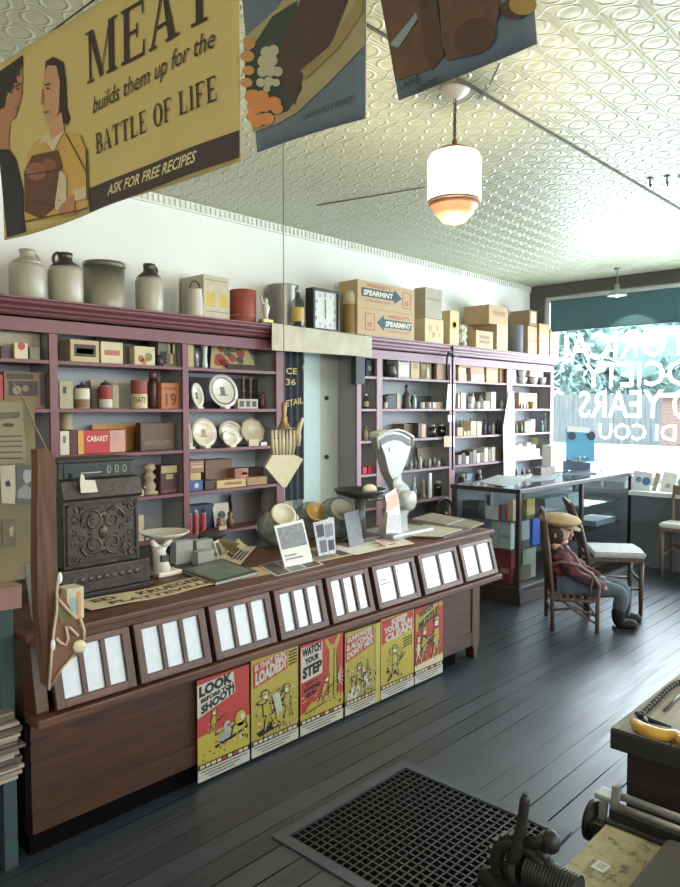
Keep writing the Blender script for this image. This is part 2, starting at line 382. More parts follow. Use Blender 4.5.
# ------------------------------------------------------------------ outdoors
pave = P('#b5b8b8', .9, .08, 1.2)
o = struct(MB().box(WX+.1, 70, -60, 80, -.3, -.12, pave).build('street')); 
mb = MB(); fw_ = wood('#454e51', '#5c676a', 'Z', 4)
y = 11.8
while y < 30: mb.box(34, 34.05, y, y+.24, -.12, 2.2+.12*rnd.random(), fw_); y += .25
t = thing('board_fence', 'tall weathered grey board fence across the street, outside the window', 'fence', (34, 18, -.12))
mb.build('boards', t); MB().box(34.05, 34.13, 11.8, 30, .3, .45, fw_).box(34.05, 34.13, 11.8, 30, 1.6, 1.75, fw_).build('rail', t)
def brick_mat():
    m, nt, b = newmat('brick'); tc = N(nt, 'ShaderNodeTexCoord'); mp = N(nt, 'ShaderNodeMapping'); mp.inputs['Rotation'].default_value = (PI/2, 0, PI/2)
    bk = N(nt, 'ShaderNodeTexBrick'); bk.inputs['Scale'].default_value = 4; bk.inputs['Color1'].default_value = lin('#5f4a44'); bk.inputs['Color2'].default_value = lin('#574039'); bk.inputs['Mortar'].default_value = lin('#9a9088')
    sp = N(nt, 'ShaderNodeSeparateXYZ'); cb = N(nt, 'ShaderNodeCombineXYZ'); nt.links.new(tc.outputs['Object'], sp.inputs[0]); nt.links.new(sp.outputs['Y'], cb.inputs[0]); nt.links.new(sp.outputs['Z'], cb.inputs[1])
    nt.links.new(cb.outputs[0], bk.inputs['Vector']); nt.links.new(bk.outputs['Color'], b.inputs['Base Color']); b.inputs['Roughness'].default_value = .9
    return m
t = thing('brick_building', 'low pinkish brick building across the street behind the window lettering', 'building', (34, 0, -.12))
MB().box(33.6, 38, -18, 11.7, -.12, 2.05, brick_mat()).build('wall', t); MB().box(33.4, 38.2, -18.1, 11.75, 2.051, 2.25, P('#c9c4bf', .8)).build('coping', t)
def tree(x, y, h, r, label, leafc, seed):
    rr = random.Random(seed); t = thing('street_tree', label, 'tree', (x, y, -.12), 'trees behind the fence')
    MB().tube([(x, y, -.12), (x+.1, y, h*.35), (x, y+.15, h*.7)], [.3, .22, .12], P('#6b6257', .9), 8).build('trunk', t)
    mb = MB(); m = [P(c, .7, .2) for c in leafc]
    for i in range(4200):
        u, v, w = rr.gauss(0, 1), rr.gauss(0, 1), rr.gauss(0, 1); L = (u*u+v*v+w*w)**.5; k = r*rr.random()**.35/L
        c = Vector((x+u*k, y+v*k*1.2, h*.55+w*k*1.0)); s = .2+.3*rr.random()
        a = Vector((rr.gauss(0, 1), rr.gauss(0, 1), rr.gauss(0, 1))).normalized(); b = a.orthogonal().normalized()
        mb.poly([c-a*s, c-b*s*.5, c+a*s, c+b*s*.5], m[i % 3])
    for k in range(9): mb.ball((x+rr.uniform(-.5, .5)*r, y+rr.uniform(-.7, .7)*r, h*.55+rr.uniform(-.55, .5)*r), r*.42, m[0], (1, 1.1, .9), 18, .6)
    mb.build('foliage', t, recalc=False)
LC = [['#7a9c84', '#92b09a', '#aac4b0'], ['#7c9c9a', '#94b0ae', '#aac4c2'], ['#7e9e82', '#94b094', '#acc6ac']]
tree(50, 37, 10.5, 4.6, 'leafy green tree behind the fence, leftmost seen through the window', LC[2], 1)
tree(47, 27.5, 10.5, 4.2, 'leafy green tree behind the fence, second from left through the window', LC[0], 2)
tree(46, 18.8, 10, 4.1, 'bluish green tree behind the fence, in the middle of the window', LC[1], 3)
tree(56, 2.5, 11, 4.6, 'pale green tree farthest right, rising behind the brick building', LC[0], 6)
tree(50, 10.5, 11, 4.2, 'bluish green tree behind the brick building, left one above the brick building', LC[1], 4)

# ------------------------------------------------------------------ window lettering, painted outside on the glass, read from the street
def paintmat():
    m = bpy.data.materials.new('window_paint'); m.use_nodes = True; nt = m.node_tree; b = nt.nodes['Principled BSDF']; out = nt.nodes['Material Output']
    b.inputs['Base Color'].default_value = (.9, .9, .9, 1); tr = N(nt, 'ShaderNodeBsdfTranslucent'); tr.inputs[0].default_value = (.95, .97, .97, 1)
    mx = N(nt, 'ShaderNodeMixShader'); mx.inputs[0].default_value = .7; nt.links.new(b.outputs[0], mx.inputs[1]); nt.links.new(tr.outputs[0], mx.inputs[2]); nt.links.new(mx.outputs[0], out.inputs[0])
    return m
PM = paintmat(); GXp = WX+.034
t = thing('window_lettering', 'white painted lettering arched on the shop window, seen reversed from inside', 'lettering', (GXp, 2.8, .95))
def wtext(name, body, pl, pr, yt, yb):
    a = onX(pl, (yt+yb)/2, GXp); b = onX(pr, (yt+yb)/2, GXp); zt = onX((pl+pr)/2, yt, GXp).z; zb = onX((pl+pr)/2, yb, GXp).z
    mb = MB(); lettering(mb, body, (GXp, b.y, zb), (0, a.y-b.y, 0), (0, 0, zt-zb), PM, .004); mb.build(name, t, recalc=False)
wtext('word', 'HISTORICAL', 556, 742, 328, 357)
wtext('word', 'SOCIETY', 585, 708, 361, 386)
wtext('word', '50 YEARS', 579, 704, 390, 418)
wtext('word', 'DI COU', 599, 676, 424, 440)
# green roller shade
t = thing('roller_shade', 'dark teal roller shade drawn part way down the shop window', 'blind', (8.05, 0, 2.48))
MB().tube([(8.06, 4.15, 2.85), (8.06, -4.4, 2.85)], .022, P('#d5dbd8', .4, .03), 12).build('roller', t)
MB().box(8.082, 8.085, -4.3, 4.12, 2.485, 2.85, P('#4c7078', .75, .05, 2)).build('fabric', t)
MB().box(8.076, 8.091, -4.3, 4.12, 2.465, 2.485, P('#43646b', .6)).build('hem_bar', t)
MB().tube([(8.03, 4.14, 2.84), (8.03, 4.14, 2.2)], .004, P('#dfe4e2', .5), 6).build('pull_cord', t)
# little cone lamp in front of the shade
LX = 7.62; a = onX(617, 294, LX)
t = thing('cone_lamp', 'small grey metal cone lamp hanging before the teal window shade', 'lamp', (LX, a.y, a.z))
k = P('#8f9392', .4, .05, metal=.4)
MB().tube([(LX, a.y, CZ), (LX, a.y, a.z+.10)], .006, k, 8).build('stem', t)
MB().lathe([(.03, CZ-a.z-.02), (.035, CZ-a.z)], (LX, a.y, a.z), k, 12).build('canopy', t)
MB().lathe([(.10, 0), (.103, .008), (.04, .06), (.026, .075), (.026, .12), (0, .122)], (LX, a.y, a.z-.02), k, 20).build('lamp_shade', t)
MB().ball((LX+.0, a.y, a.z-.012), .022, emis('#fff2d8', 6)).build('bulb', t)
sp = bpy.data.lights.new('cone_lamp_light', 'SPOT'); sp.energy = 5; sp.spot_size = 1.25; sp.shadow_soft_size = .02; sp.color = (1, .93, .8)
so = bpy.data.objects.new('cone_lamp_light', sp); COL.objects.link(so); so.location = (LX, a.y, a.z-.045); so.parent = None; so.rotation_euler = (0, -.7, 0)

# ------------------------------------------------------------------ ceiling things
LP = onZ(455, 88, CZ); lx, ly = LP.x, LP.y
milk = emis('#fff0cc', 1.3, 'lit_milk_glass'); amber = P('#b98a68', .35, .2, 20)
PWR = 20
def pendant(x, y, label):
    t = thing('pendant_lamp', label, 'lamp', (x, y, 2.36))
    MB().lathe([(.0, -.05), (.03, -.045), (.065, -.02), (.07, 0)], (x, y, CZ), P('#e8dfd6', .4), 20).build('canopy', t)
    mb = MB()
    for i in range(8):
        z = CZ-.05-i*.0235; pts = []
        for j in range(10):
            A = 2*PI*j/10; u, w = .007*math.cos(A), .018*math.sin(A)
            pts.append((x+(u if i % 2 else 0), y+(0 if i % 2 else u), z-.013+w))
        mb.tube(pts, .0028, P('#6b5d4a', .4, metal=.7), 5, closed=True)
    mb.build('chain', t)
    MB().tube([(x+.004, y, CZ-.05), (x+.005, y+.004, 2.8150)], .002, P('#3d352a', .6), 5).build('cord', t)
    MB().lathe([(.008, .06), (.012, .05), (.014, .03), (.07, .012), (.085, 0), (0, 0)], (x, y, 2.7400), P('#8a6f55', .35, metal=.5), 24).build('fitter', t)
    MB().lathe([(.08, 2.7390), (.112, 2.7250), (.124, 2.7000), (.124, 2.5300), (.122, 2.5170), (0, 2.5160)], (x, y, 0), milk, 28).build('glass_shade', t)
    MB().lathe([(.124, 2.5155), (.123, 2.5110), (.119, 2.5050)], (x, y, 0), P('#6a5138', .4), 28).build('band', t)
    MB().lathe([(.112, 2.5045), (.110, 2.4870), (.094, 2.4770), (.092, 2.4590), (.074, 2.4430), (.055, 2.4210), (.02, 2.4090), (0, 2.4070)], (x, y, 0), amber, 28).build('stepped_bowl', t)
    l = bpy.data.lights.new('pendant_light', 'POINT'); l.energy = PWR; l.color = (1, .9, .72); l.shadow_soft_size = .15
    lo = bpy.data.objects.new('pendant_light', l); COL.objects.link(lo); lo.location = (x, y, 2.12)
pendant(lx, ly, 'lit cream milk glass pendant lamp on a chain below the tin ceiling')
tag(MB().tube([(XB, ly-.07, CZ-.006), (WX-.1, ly-.07, CZ-.006)], .007, P('#4a4433', .7), 6).build('ceiling_cable'), 'thin dark cable running along the tin ceiling towards the window', 'cable')
a, b = onZ(500, 62, CZ), onZ(478, 98, CZ)
tag(MB().tube([(a.x, a.y, CZ-.004), ((a.x+b.x)/2, (a.y+b.y)/2, CZ-.03), (b.x, b.y, CZ-.004)], .003, P('#4a453a', .6), 5).build('loose_wire'), 'short loose wire dangling from the ceiling right of the pendant lamp', 'wire')
for i, (px, py) in enumerate(((650, 178), (667, 176), (681, 176))):
    c = onZ(px, py, CZ); mb = MB()
    mb.tube([(c.x, c.y, CZ), (c.x, c.y, CZ-.04), (c.x+.012, c.y, CZ-.055), (c.x+.02, c.y, CZ-.035)], .005, P('#3a352e', .5, metal=.5), 6)
    mb.lathe([(.02, -.006), (.02, 0)], (c.x, c.y, CZ), P('#3a352e', .5), 8)
    tag(mb.build('ceiling_hook'), 'small dark hook in the bright ceiling, %s of three' % ('leftmost', 'middle', 'rightmost')[i], 'hook', 'ceiling hooks')
a = onZ(317, 205, CZ); b = onZ(425, 187, CZ)
tag(MB().tube([(a.x, a.y, CZ-.003), (b.x, b.y, CZ-.003)], .003, P('#5a5846', .6), 5).build('ceiling_wire'), 'thin dark wire crossing the tin ceiling left of the pendant lamp', 'wire')

# ------------------------------------------------------------------ hanging paper posters
BX = 1.0
tag(MB().tube([(BX+.012, WY-.003, 2.70), (BX+.012, 2.4, 2.656), (BX+.012, 1.2, 2.64), (BX+.012, -1, 2.64), (BX+.012, YR+.002, 2.70)], .0025, P('#2c2a26', .5), 5).build('hanging_wire'), 'dark wire strung across the shop holding the meat posters', 'wire')
a = onX(296, 108, BX+.2); 
def wave(y, z): return .007*math.sin(y*5+z*2)+.0015*math.sin(y*17)
def sheet(fl, name, parent, ox=0):      # gives the printed paper its slight waves
    ob = None
    bm = fl.mb.bm
    bmesh.ops.triangulate(bm, faces=[f for f in bm.faces if len(f.verts) > 4])
    for it in range(4):
        le = [e for e in bm.edges if e.calc_length() > .045]
        if le: bmesh.ops.subdivide_edges(bm, edges=le, cuts=1)
        bmesh.ops.triangulate(bm, faces=[f for f in bm.faces if len(f.verts) > 4])
    for v in bm.verts: v.co.x += wave(v.co.y, v.co.z)-.0016+ox
    return fl.mb.build(name, parent, recalc=False)
def paper(pyq, nx, nz, mat, yl, yr, zb, zt, ox=0):   # front and back sheet, finely divided
    mb = MB(); g = {}
    if not isinstance(yl, tuple): yl, yr = (yl, yl), (yr, yr)
    for s, dx in ((0, 0), (1, .0016)):
        for i in range(nx+1):
            for j in range(nz+1):
                w_ = j/nz; ya = yl[0]+(yl[1]-yl[0])*w_; yb = yr[0]+(yr[1]-yr[0])*w_; y = ya+(yb-ya)*i/nx; z0 = zb[0]+(zb[1]-zb[0])*i/nx; z1 = zt[0]+(zt[1]-zt[0])*i/nx; z = z0+(z1-z0)*j/nz+.004*math.sin(y*8)*(j == 0)
                g[s, i, j] = mb.v((BX+ox+dx+wave(y, z), y, z))
    m2 = P('#b5a58c', .8, .1)
    for i in range(nx):
        for j in range(nz):
            mb.face([g[0,i,j], g[0,i,j+1], g[0,i+1,j+1], g[0,i+1,j]], mat, True)
            mb.face([g[1,i,j], g[1,i+1,j], g[1,i+1,j+1], g[1,i,j+1]], m2, True)
    for i in range(nx):
        for j in (0, nz): mb.face([g[0,i,j], g[0,i+1,j], g[1,i+1,j], g[1,i,j]], m2)
    for j in range(nz):
        for i in (0, nx): mb.face([g[0,i,j], g[0,i,j+1], g[1,i,j+1], g[1,i,j]], m2)
    return mb
fx = lambda px, py: onX(px, py, BX)
# first poster
pA = thing('meat_poster', 'large yellow meat poster with a couple and big serif lettering', 'poster', (BX, 1.83, 2.08), 'meat posters on the wire')
ochre = P('#b5a468', .75, .08, 4); dkb = P('#3a2f2c', .75, .1); ink = P('#33251f', .75, .1)
paper(None, 40, 14, ochre, 2.425, 1.22, (2.095, 2.075), (2.655, 2.60)).build('paper', pA, recalc=False)
F = Flat(fx, (-1, 0, 0)); navy = P('#23232a', .75, .1); skin = P('#a07355', .75, .12); hair = P('#2c211d', .75); skin2 = P('#b08a68', .75, .12)
F.poly([(88, 188), (242, 131), (242, 158), (88, 212)], dkb, 2)                        # dark band
F.poly([(2, 150), (12, 150), (18, 160), (24, 190), (24, 220), (26, 232), (9, 238)], navy, 3)      # man in dark suit, far left
F.poly([(2, 105), (14, 94), (18, 100), (18, 118), (12, 122), (11, 150), (2, 152)], skin, 2)
F.poly([(1, 74), (25, 56), (25, 66), (20, 84), (14, 96), (10, 92), (8, 108), (1, 112)], hair, 3)
F.poly([(14, 92), (24, 66), (25, 82), (22, 92), (24, 96), (21, 100), (21, 106), (19, 114), (12, 121), (8, 112)], skin, 3)
F.poly([(47, 62), (54, 57), (63, 62), (65, 80), (66, 108), (69, 118), (66, 125), (61, 121), (58, 100), (46, 80)], hair, 3)   # woman
F.poly([(45, 76), (49, 66), (57, 66), (60, 82), (59, 110), (54, 124), (48, 126), (45, 112), (46, 104), (44, 98)], skin2, 4)
F.poly([(51, 122), (61, 112), (64, 132), (52, 150), (46, 146)], skin2, 4)
blouse = P('#b3924f', .75, .1); wht = P('#b9ae90', .75, .08)
F.poly([(29, 152), (36, 142), (50, 134), (64, 131), (78, 134), (84, 146), (86, 170), (87, 205), (70, 216), (26, 222), (26, 176)], blouse, 2)
F.poly([(64, 130), (54, 152), (47, 142), (40, 144), (50, 130), (52, 140)], wht, 5)
F.poly([(66, 132), (79, 135), (85, 150), (86, 190), (76, 192), (64, 166)], P('#b8954e', .75, .1), 5); F.poly([(72, 190), (86, 186), (86, 198), (74, 201)], wht, 6)
F.poly([(26, 172), (34, 156), (58, 150), (62, 166), (60, 182), (56, 206), (42, 219), (26, 212)], P('#5a3c2a', .75, .2, 30), 6)
F.ell(38, 172, 10, 9, P('#8a5a40', .75, .3, 40), 7); F.ell(50, 165, 7, 6, P('#7a4f38', .75, .2), 7)
F.poly([(60, 170), (66, 176), (66, 200), (57, 212), (55, 206)], wht, 7); F.poly([(58, 200), (74, 194), (74, 214), (62, 216)], skin, 7)
F.line((47, 86), (52, 84), 1.2, hair, 8); F.ell(50, 89, 1.6, .9, ink, 8, 8); F.line((46, 113), (51, 112), 1.8, P('#8a4a3a', .7), 8); F.poly([(45, 88), (43, 104), (46, 105)], skin, 8)
F.line((19, 88), (24, 84), 1.4, hair, 8); F.ell(21, 90, 1.4, .9, ink, 8, 8); F.line((18, 110), (22, 108), 1.4, P('#7a4434', .7), 8)
F.line((26, 176), (60, 170), 1, ink, 9); F.line((30, 200), (56, 206), 1, ink, 9); F.line((66, 134), (86, 172), 1, ink, 9); F.line((86, 148), (87, 200), 1, ink, 9); F.line((26, 222), (88, 208), 1, ink, 9)
F.text('MEAT', (85, 84), (220, 17), (84, 33), ink, 3, fn=serif)
F.text('builds them up for the', (91, 119), (217, 56), (93, 96), ink, 3, bold=.0)
F.text('BATTLE OF LIFE', (95, 154), (221, 101), (94, 134), ink, 3, fn=serif)
F.text('ASK FOR FREE RECIPES', (108, 196), (199, 164), (110, 185), P('#c9bd92', .7), 4)
sheet(F, 'print', pA)
# second poster
pB = thing('meat_poster', 'narrow blue roast poster with carrots and onions, hanging left of the pendant lamp', 'poster', (BX, 1.03, 2.07), 'meat posters on the wire')
blue = P('#5a6773', .75, .1, 5)
paper(None, 12, 14, blue, (1.168, 1.236), (.879, .872), (2.079, 2.071), (2.60, 2.60)).build('paper', pB, recalc=False)
F = Flat(fx, (-1, 0, 0)); green = P('#2e3d30', .75, .25, 40); crm = P('#958a66', .75, .15, 20); brn = P('#44332a', .75, .3, 25); orn = P('#c07d48', .7, .12)
F.poly([(246, 40), (280, 10), (300, -20), (364, -30), (364, 44), (330, 82), (300, 112), (280, 124), (255, 133), (248, 90)], crm, 1)
F.poly([(250, 56), (275, 18), (300, 2), (300, 60), (304, 90), (290, 112), (268, 118), (250, 98), (247, 72)], green, 2)
F.poly([(296, 20), (312, -20), (360, -30), (340, 10), (330, 50), (306, 74), (297, 106), (288, 96), (280, 60), (288, 50)], brn, 3)
F.poly([(330, 48), (352, 10), (362, -10), (363, 12), (340, 48), (308, 80), (303, 72)], P('#8a7a4c', .75, .2, 20), 4)
for (x, y, r) in ((270, 54, 6), (277, 52, 5.5), (267, 63, 6), (275, 62, 6), (266, 73, 5.5), (274, 72, 6), (281, 73, 5), (264, 84, 4.5), (272, 83, 5), (279, 84, 4), (270, 90, 3.5)): F.ell(x, y, r, r, P('#a9a58c', .7, .1), 5)
for (x, y, r) in ((256, 98, 8), (265, 98, 7), (258, 108, 8), (268, 106, 8), (277, 104, 7), (280, 110, 6), (260, 122, 7), (270, 120, 7), (254, 118, 5)): F.ell(x, y, r, r*.9, orn, 5)
for (x, y, r) in ((253, 46, 6), (251, 58, 7), (252, 72, 6), (250, 84, 6)): F.ell(x, y, r, r*.8, P('#b5824c', .7, .12), 5)
F.text('CHUCK POT ROAST', (304, 121), (353, 101), (304, 115), P('#2c3036', .7), 3, .0)
sheet(F, 'print', pB)
# third poster
pC = thing('meat_poster', 'blue meat poster with brown chops and lamb lettering, right of the others', 'poster', (BX, .68, 2.08), 'meat posters on the wire')
paper(None, 12, 14, blue, (.81, .92), (.544, .60), (2.088, 2.099), (2.60, 2.60), .008).build('paper', pC, recalc=False)
F = Flat(fx, (-1, 0, 0)); m1 = P('#5d4331', .75, .35, 35); m2 = P('#4c372a', .75, .3, 30)
F.poly([(377, -4), (420, -20), (424, 12), (430, 40), (427, 66), (392, 78), (388, 60), (382, 30)], m1, 1)
F.poly([(414, -20), (430, -20), (440, 52), (428, 68), (420, 50)], m2, 2)
F.poly([(434, -20), (492, -25), (496, 10), (490, 30), (470, 52), (444, 58), (438, 40)], m1, 3); F.ell(472, 34, 22, 18, m2, 4, rot=-.6)
F.poly([(386, 42), (412, 10), (414, 16), (394, 46)], P('#7f8a8c', .7), 4); F.ell(520, 2, 14, 11, P('#9a7f4a', .7, .15), 4); F.ell(512, 6, 16, 10, m2, 3)
F.text('LAMB', (396, 88), (417, 80), (395, 80), P('#23272c', .7), 5, .0); F.text('CHOPS', (414, 90), (436, 80), (413, 84), P('#23272c', .7), 5, .0)
sheet(F, 'print', pC, .008)
# ================================================================== THE COUNTER
oak = wood('#3c2416', '#5c3a25', 'X', 26, .5); oakd = wood('#301d12', '#4a2e1d', 'X', 20, .45); oakz = wood('#372214', '#543522', 'Z', 26, .52)
CX0, CX1, CT = 1.03, 3.90, .80
ct = thing('shop_counter', 'long dark oak store counter with slanted glass bin fronts', 'counter', (2.48, 2.7, 0))
MB().box(CX0-.02, CX1+.03, 2.36, 3.0, .775, .80, oak, .006).build('worktop', ct)
# carcass above the base
mb = MB()
prof = [(2.38, .774), (2.332, .545), (2.36, .50), (2.96, .50), (2.96, .774)]
mb.prism([(CX0, y, z) for y, z in prof], (.04, 0, 0), oakz); mb.prism([(CX1-.04, y, z) for y, z in prof], (.04, 0, 0), oakz)
mb.box(CX0+.04, CX1-.04, 2.93, 2.96, .5, .774, oakd); mb.box(CX0+.04, CX1-.04, 2.42, 2.93, .5, .515, oakd)
mb.build('bin_carcass', ct)
MB().box(CX0-.015, CX1+.015, 2.292, 2.40, .503, .535, oak, .005).build('bottom_rail', ct)
MB().box(CX0, CX1, 2.372, 2.385, .752, .774, oak).build('top_rail', ct)
mb = MB(); BY = 2.425
mb.box(CX0+.02, CX1-.03, BY+.008, 2.95, .085, .499, oakd); mb.box(CX0+.0, CX0+.019, BY+.01, 2.95, .085, .499, P('#0e0b0a', .9, spec=.05))  # near-black end panel: shade beside the side table put into its colour
for x0, x1 in ((CX1-.11, CX1-.03),): mb.box(x0, x1, BY, BY+.0078, .085, .499, oakz)
mb.box(CX0+.02, CX1-.111, BY+.003, BY+.0078, .085, .17, oakd); mb.box(CX0+.02, CX1-.111, BY+.003, BY+.0078, .45, .499, oak)
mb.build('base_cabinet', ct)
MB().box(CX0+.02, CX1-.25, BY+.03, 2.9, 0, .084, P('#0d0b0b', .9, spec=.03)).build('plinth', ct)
for x in (CX1-.10,):
    mb = MB(); mb.prism([(x, BY+.005, .0845), (x+.07, BY+.005, .0845), (x+.06, BY+.005, .03), (x+.045, BY+.005, 0), (x+.02, BY+.005, 0), (x+.012, BY+.005, .06)], (0, .06, 0), oakz); mb.build('foot', ct)
# the slanted bin doors
tA, tB = Vector((0, 2.375, .752)), Vector((0, 2.318, .537))
dn = (tB-tA); dl = dn.length; dn.normalize(); nn = Vector((0, dn.z, -dn.y)) 
if nn.y > 0: nn = -nn
bins = [(50, 131, 3, 0), (134, 206, 3, 0), (209, 271, 3, 0), (274, 323, 3, 0), (326, 369, 3, 2), (372, 415, 2, 1), (418, 457, 2, 1), (459, 492, 2, 3)]
paleg = [P('#8a9494', .25, .1, 30, coat=1), P('#868c88', .25, .1, 30, coat=.7), P('#777266', .25, .12, 30, coat=.6), P('#a5b0b4', .12, .06, 30, coat=1)]
def onbin(px, py): return onP(px, py, tA, nn)
for k, (l, r, n, kind) in enumerate(bins):
    pm = (l+r)/2; yy = 660-(pm-90)*.28
    x0, x1 = onbin(l, yy+.28*(pm-l)*.5).x, onbin(r, yy-.28*(r-pm)*.5).x
    T = Matrix((( 1, 0, 0, 0), (0, -dn.y, nn.y, tA.y), (0, -dn.z, nn.z, tA.z), (0, 0, 0, 1)))   # local x, up the slope, outward
    h = dl-.004; w = .032; g = []
    mb = MB(T)
    mb.box(x0, x0+w, -h, -.002, -.012, .012, oakz, .003); mb.box(x1-w, x1, -h, -.002, -.012, .012, oakz, .003)
    mb.box(x0+w, x1-w, -.026, -.002, -.012, .012, oak, .003); mb.box(x0+w, x1-w, -h, -h+.028, -.012, .012, oak, .003)
    pwid = (x1-x0-2*w-(n-1)*.018)/n
    for i in range(1, n): xx = x0+w+i*pwid+(i-1)*.018; mb.box(xx, xx+.018, -h+.028, -.026, -.010, .010, oakz)
    fr = mb.build('bin_door', ct)
    for i in range(n):
        xx = x0+w+i*(pwid+.018); mm = paleg[kind]
        if kind == 2: mm = [paleg[1], P('#6d655c', .25, .5, 14, coat=1), P('#5a5550', .25, .5, 14, coat=1)][i]
        mb = MB(T); mb.box(xx, xx+pwid, -h+.028, -.026, -.004, .001, mm)
        if kind == 2 and i: mb.box(xx+pwid*.3, xx+pwid*.75, -h+.03, -h+.055, .0012, .0018, P('#c9c6bb', .6))
        mb.build('pane', fr)
        if kind == 1 and i == 0 and k == 5:
            mb = MB(T)
            for q in range(2): mb.box(xx+.02, xx+pwid*(.6+.2*q), -.085-.02*q, -.079-.02*q, .0012, .0016, P('#5a5850', .6))
            mb.build('handwriting', fr)

# the six safety posters hung on the counter front
PYP = BY-.012
red = P('#9c352c', .6, .06, 6); yel = P('#9a8b38', .6, .06, 6); yel2 = P('#a39335', .6, .05, 6); pwh = P('#aeab9c', .65, .06, 8); blk = P('#1a1817', .6, .1); crmp = P('#bdb08a', .65, .08)
fy = lambda px, py: onY(px, py, PYP)
def poster(corners, label, draw, base):
    (x0, t0), (x1, t1), (xb1, b1), (xb0, b0) = corners
    A, B = fy(x0, t0), fy(x1, t1); zb = min(fy(xb0, b0).z, fy(xb1, b1).z); zb = max(.012, zb); zt = max(A.z, B.z)
    t = thing('safety_poster', label, 'poster', ((A.x+B.x)/2, PYP, zb), 'gun safety posters on the counter front')
    mb = MB(); n = 10
    pts = []
    for i in range(n+1): pts.append((zb+(zt-zb)*i/n))
    for i in range(n):
        mb.box(A.x, B.x, PYP, PYP+.003, pts[i], pts[i+1], base)
    mb.build('paper', t)
    # drawing coordinates: u across, v down, 0..1 on the sheet
    F = Flat(lambda u, v: Vector((A.x+(B.x-A.x)*u, PYP, zt+(zb-zt)*v)), (0, -1, 0))
    # printed footer of every sheet
    F.poly([(0, .83), (1, .83), (1, .885), (0, .885)], blk if base is not red else blk, 1)
    for i in range(9): F.poly([(.04+i*.105, .842), (.12+i*.105, .842), (.12+i*.105, .872), (.04+i*.105, .872)], crmp if i not in (4, 6) else base, 2)
    F.poly([(0, .885), (1, .885), (1, 1), (0, 1)], pwh, 1)
    for i, (a, b) in enumerate(((.05, .95), (.12, .8), (.2, .7))): F.poly([(a, .905+i*.03), (b, .905+i*.03), (b, .914+i*.03), (a, .914+i*.03)], blk, 2)
    draw(F); F.mb.build('print', t, recalc=False)
    return t
def hunter(F, x, y, s, body, line, flip=1, lean=0.0):     # a plain cartoon hunter: hat, head, coat, legs, gun
    s *= 1.22
    def q(pts, m, l): F.poly([(x+flip*(a+lean*b)*s, y-b*s*.56) for a, b in pts], m, l)
    q([(-.16, 0), (-.22, .02), (-.08, .5), (.0, .55), (.08, .5), (.24, .02), (.17, 0), (.02, .36)], line, 3)
    q([(-.13, .02), (-.17, .03), (-.05, .5), (.05, .5), (.2, .03), (.15, .02), (.01, .38)], body, 4)
    q([(-.17, .46), (-.13, .95), (.13, .95), (.19, .46)], line, 3); q([(-.14, .49), (-.11, .92), (.11, .92), (.16, .49)], body, 4)
    q([(-.1, .98), (-.12, 1.18), (0, 1.25), (.12, 1.16), (.1, .98)], line, 3); q([(-.08, 1), (-.09, 1.16), (0, 1.2), (.09, 1.14), (.08, 1)], crmp, 4)
    q([(-.2, 1.16), (-.1, 1.32), (.08, 1.34), (.2, 1.16)], line, 5); q([(-.14, 1.19), (-.08, 1.29), (.06, 1.3), (.13, 1.19)], body, 6)
    q([(.1, .86), (.42, .72), (.43, .66), (.1, .76)], line, 5); q([(.05, .84), (.4, .72), (.38, .69), (.06, .79)], body, 6)
    q([(.2, .58), (.64, .86), (.66, .83), (.24, .52)], line, 7)
def busy(F, u0, v0, u1, v1, n, seed, cols):            # the hatching and small figures of the cartoons
    r_ = random.Random(seed)
    for i in range(n):
        u, v = r_.uniform(u0, u1), r_.uniform(v0, v1); A = r_.uniform(0, PI); L = r_.uniform(.02, .075); w_ = r_.uniform(.006, .02)
        F.line((u, v), (u+L*math.cos(A), v+L*.7*math.sin(A)), w_, r_.choice(cols), 2 if i % 2 else 8)
def d1_(F):
    busy(F, .34, .53, .96, .72, 60, 1, [blk, pwh, yel]); busy(F, .16, .44, .36, .56, 8, 2, [blk, yel])
    F.poly([(0, .56), (.3, .545), (.6, .54), (1, .52), (1, .83), (0, .83)], yel2, 1)
    F.poly([(0, .05), (.68, .02), (.72, .235), (.0, .37)], pwh, 2)
    F.text('LOOK', (.03, .175), (.66, .12), (.03, .065), blk, 3, .06); F.text('BEFORE YOU', (.06, .235), (.68, .165), (.06, .19), blk, 3, .06); F.text('SHOOT!', (.06, .345), (.70, .235), (.06, .255), blk, 3, .06)
    hunter(F, .27, .56, .26, yel, blk, 1, .1)
    F.ell(.82, .52, .12, .09, blk, 2); F.ell(.82, .52, .11, .082, yel2, 3); F.poly([(.66, .56), (.92, .55), (.98, .64), (.6, .7)], blk, 2); F.poly([(.68, .57), (.9, .56), (.95, .635), (.64, .685)], yel2, 3); F.ell(.86, .51, .04, .035, pwh, 4)
    F.poly([(.38, .65), (.5, .57), (.62, .62), (.6, .69), (.4, .71)], P('#8e8d86', .6), 3); F.ell(.55, .55, .07, .06, P('#9a9992', .6), 4); F.ell(.58, .54, .02, .015, blk, 5)
    F.poly([(.3, .7), (.9, .63), (.92, .645), (.34, .725)], blk, 5)
    for (u, v) in ((.12, .75), (.22, .73), (.3, .77), (.42, .74), (.5, .78), (.1, .8)): F.ell(u, v, .02, .007, blk, 2, 6)
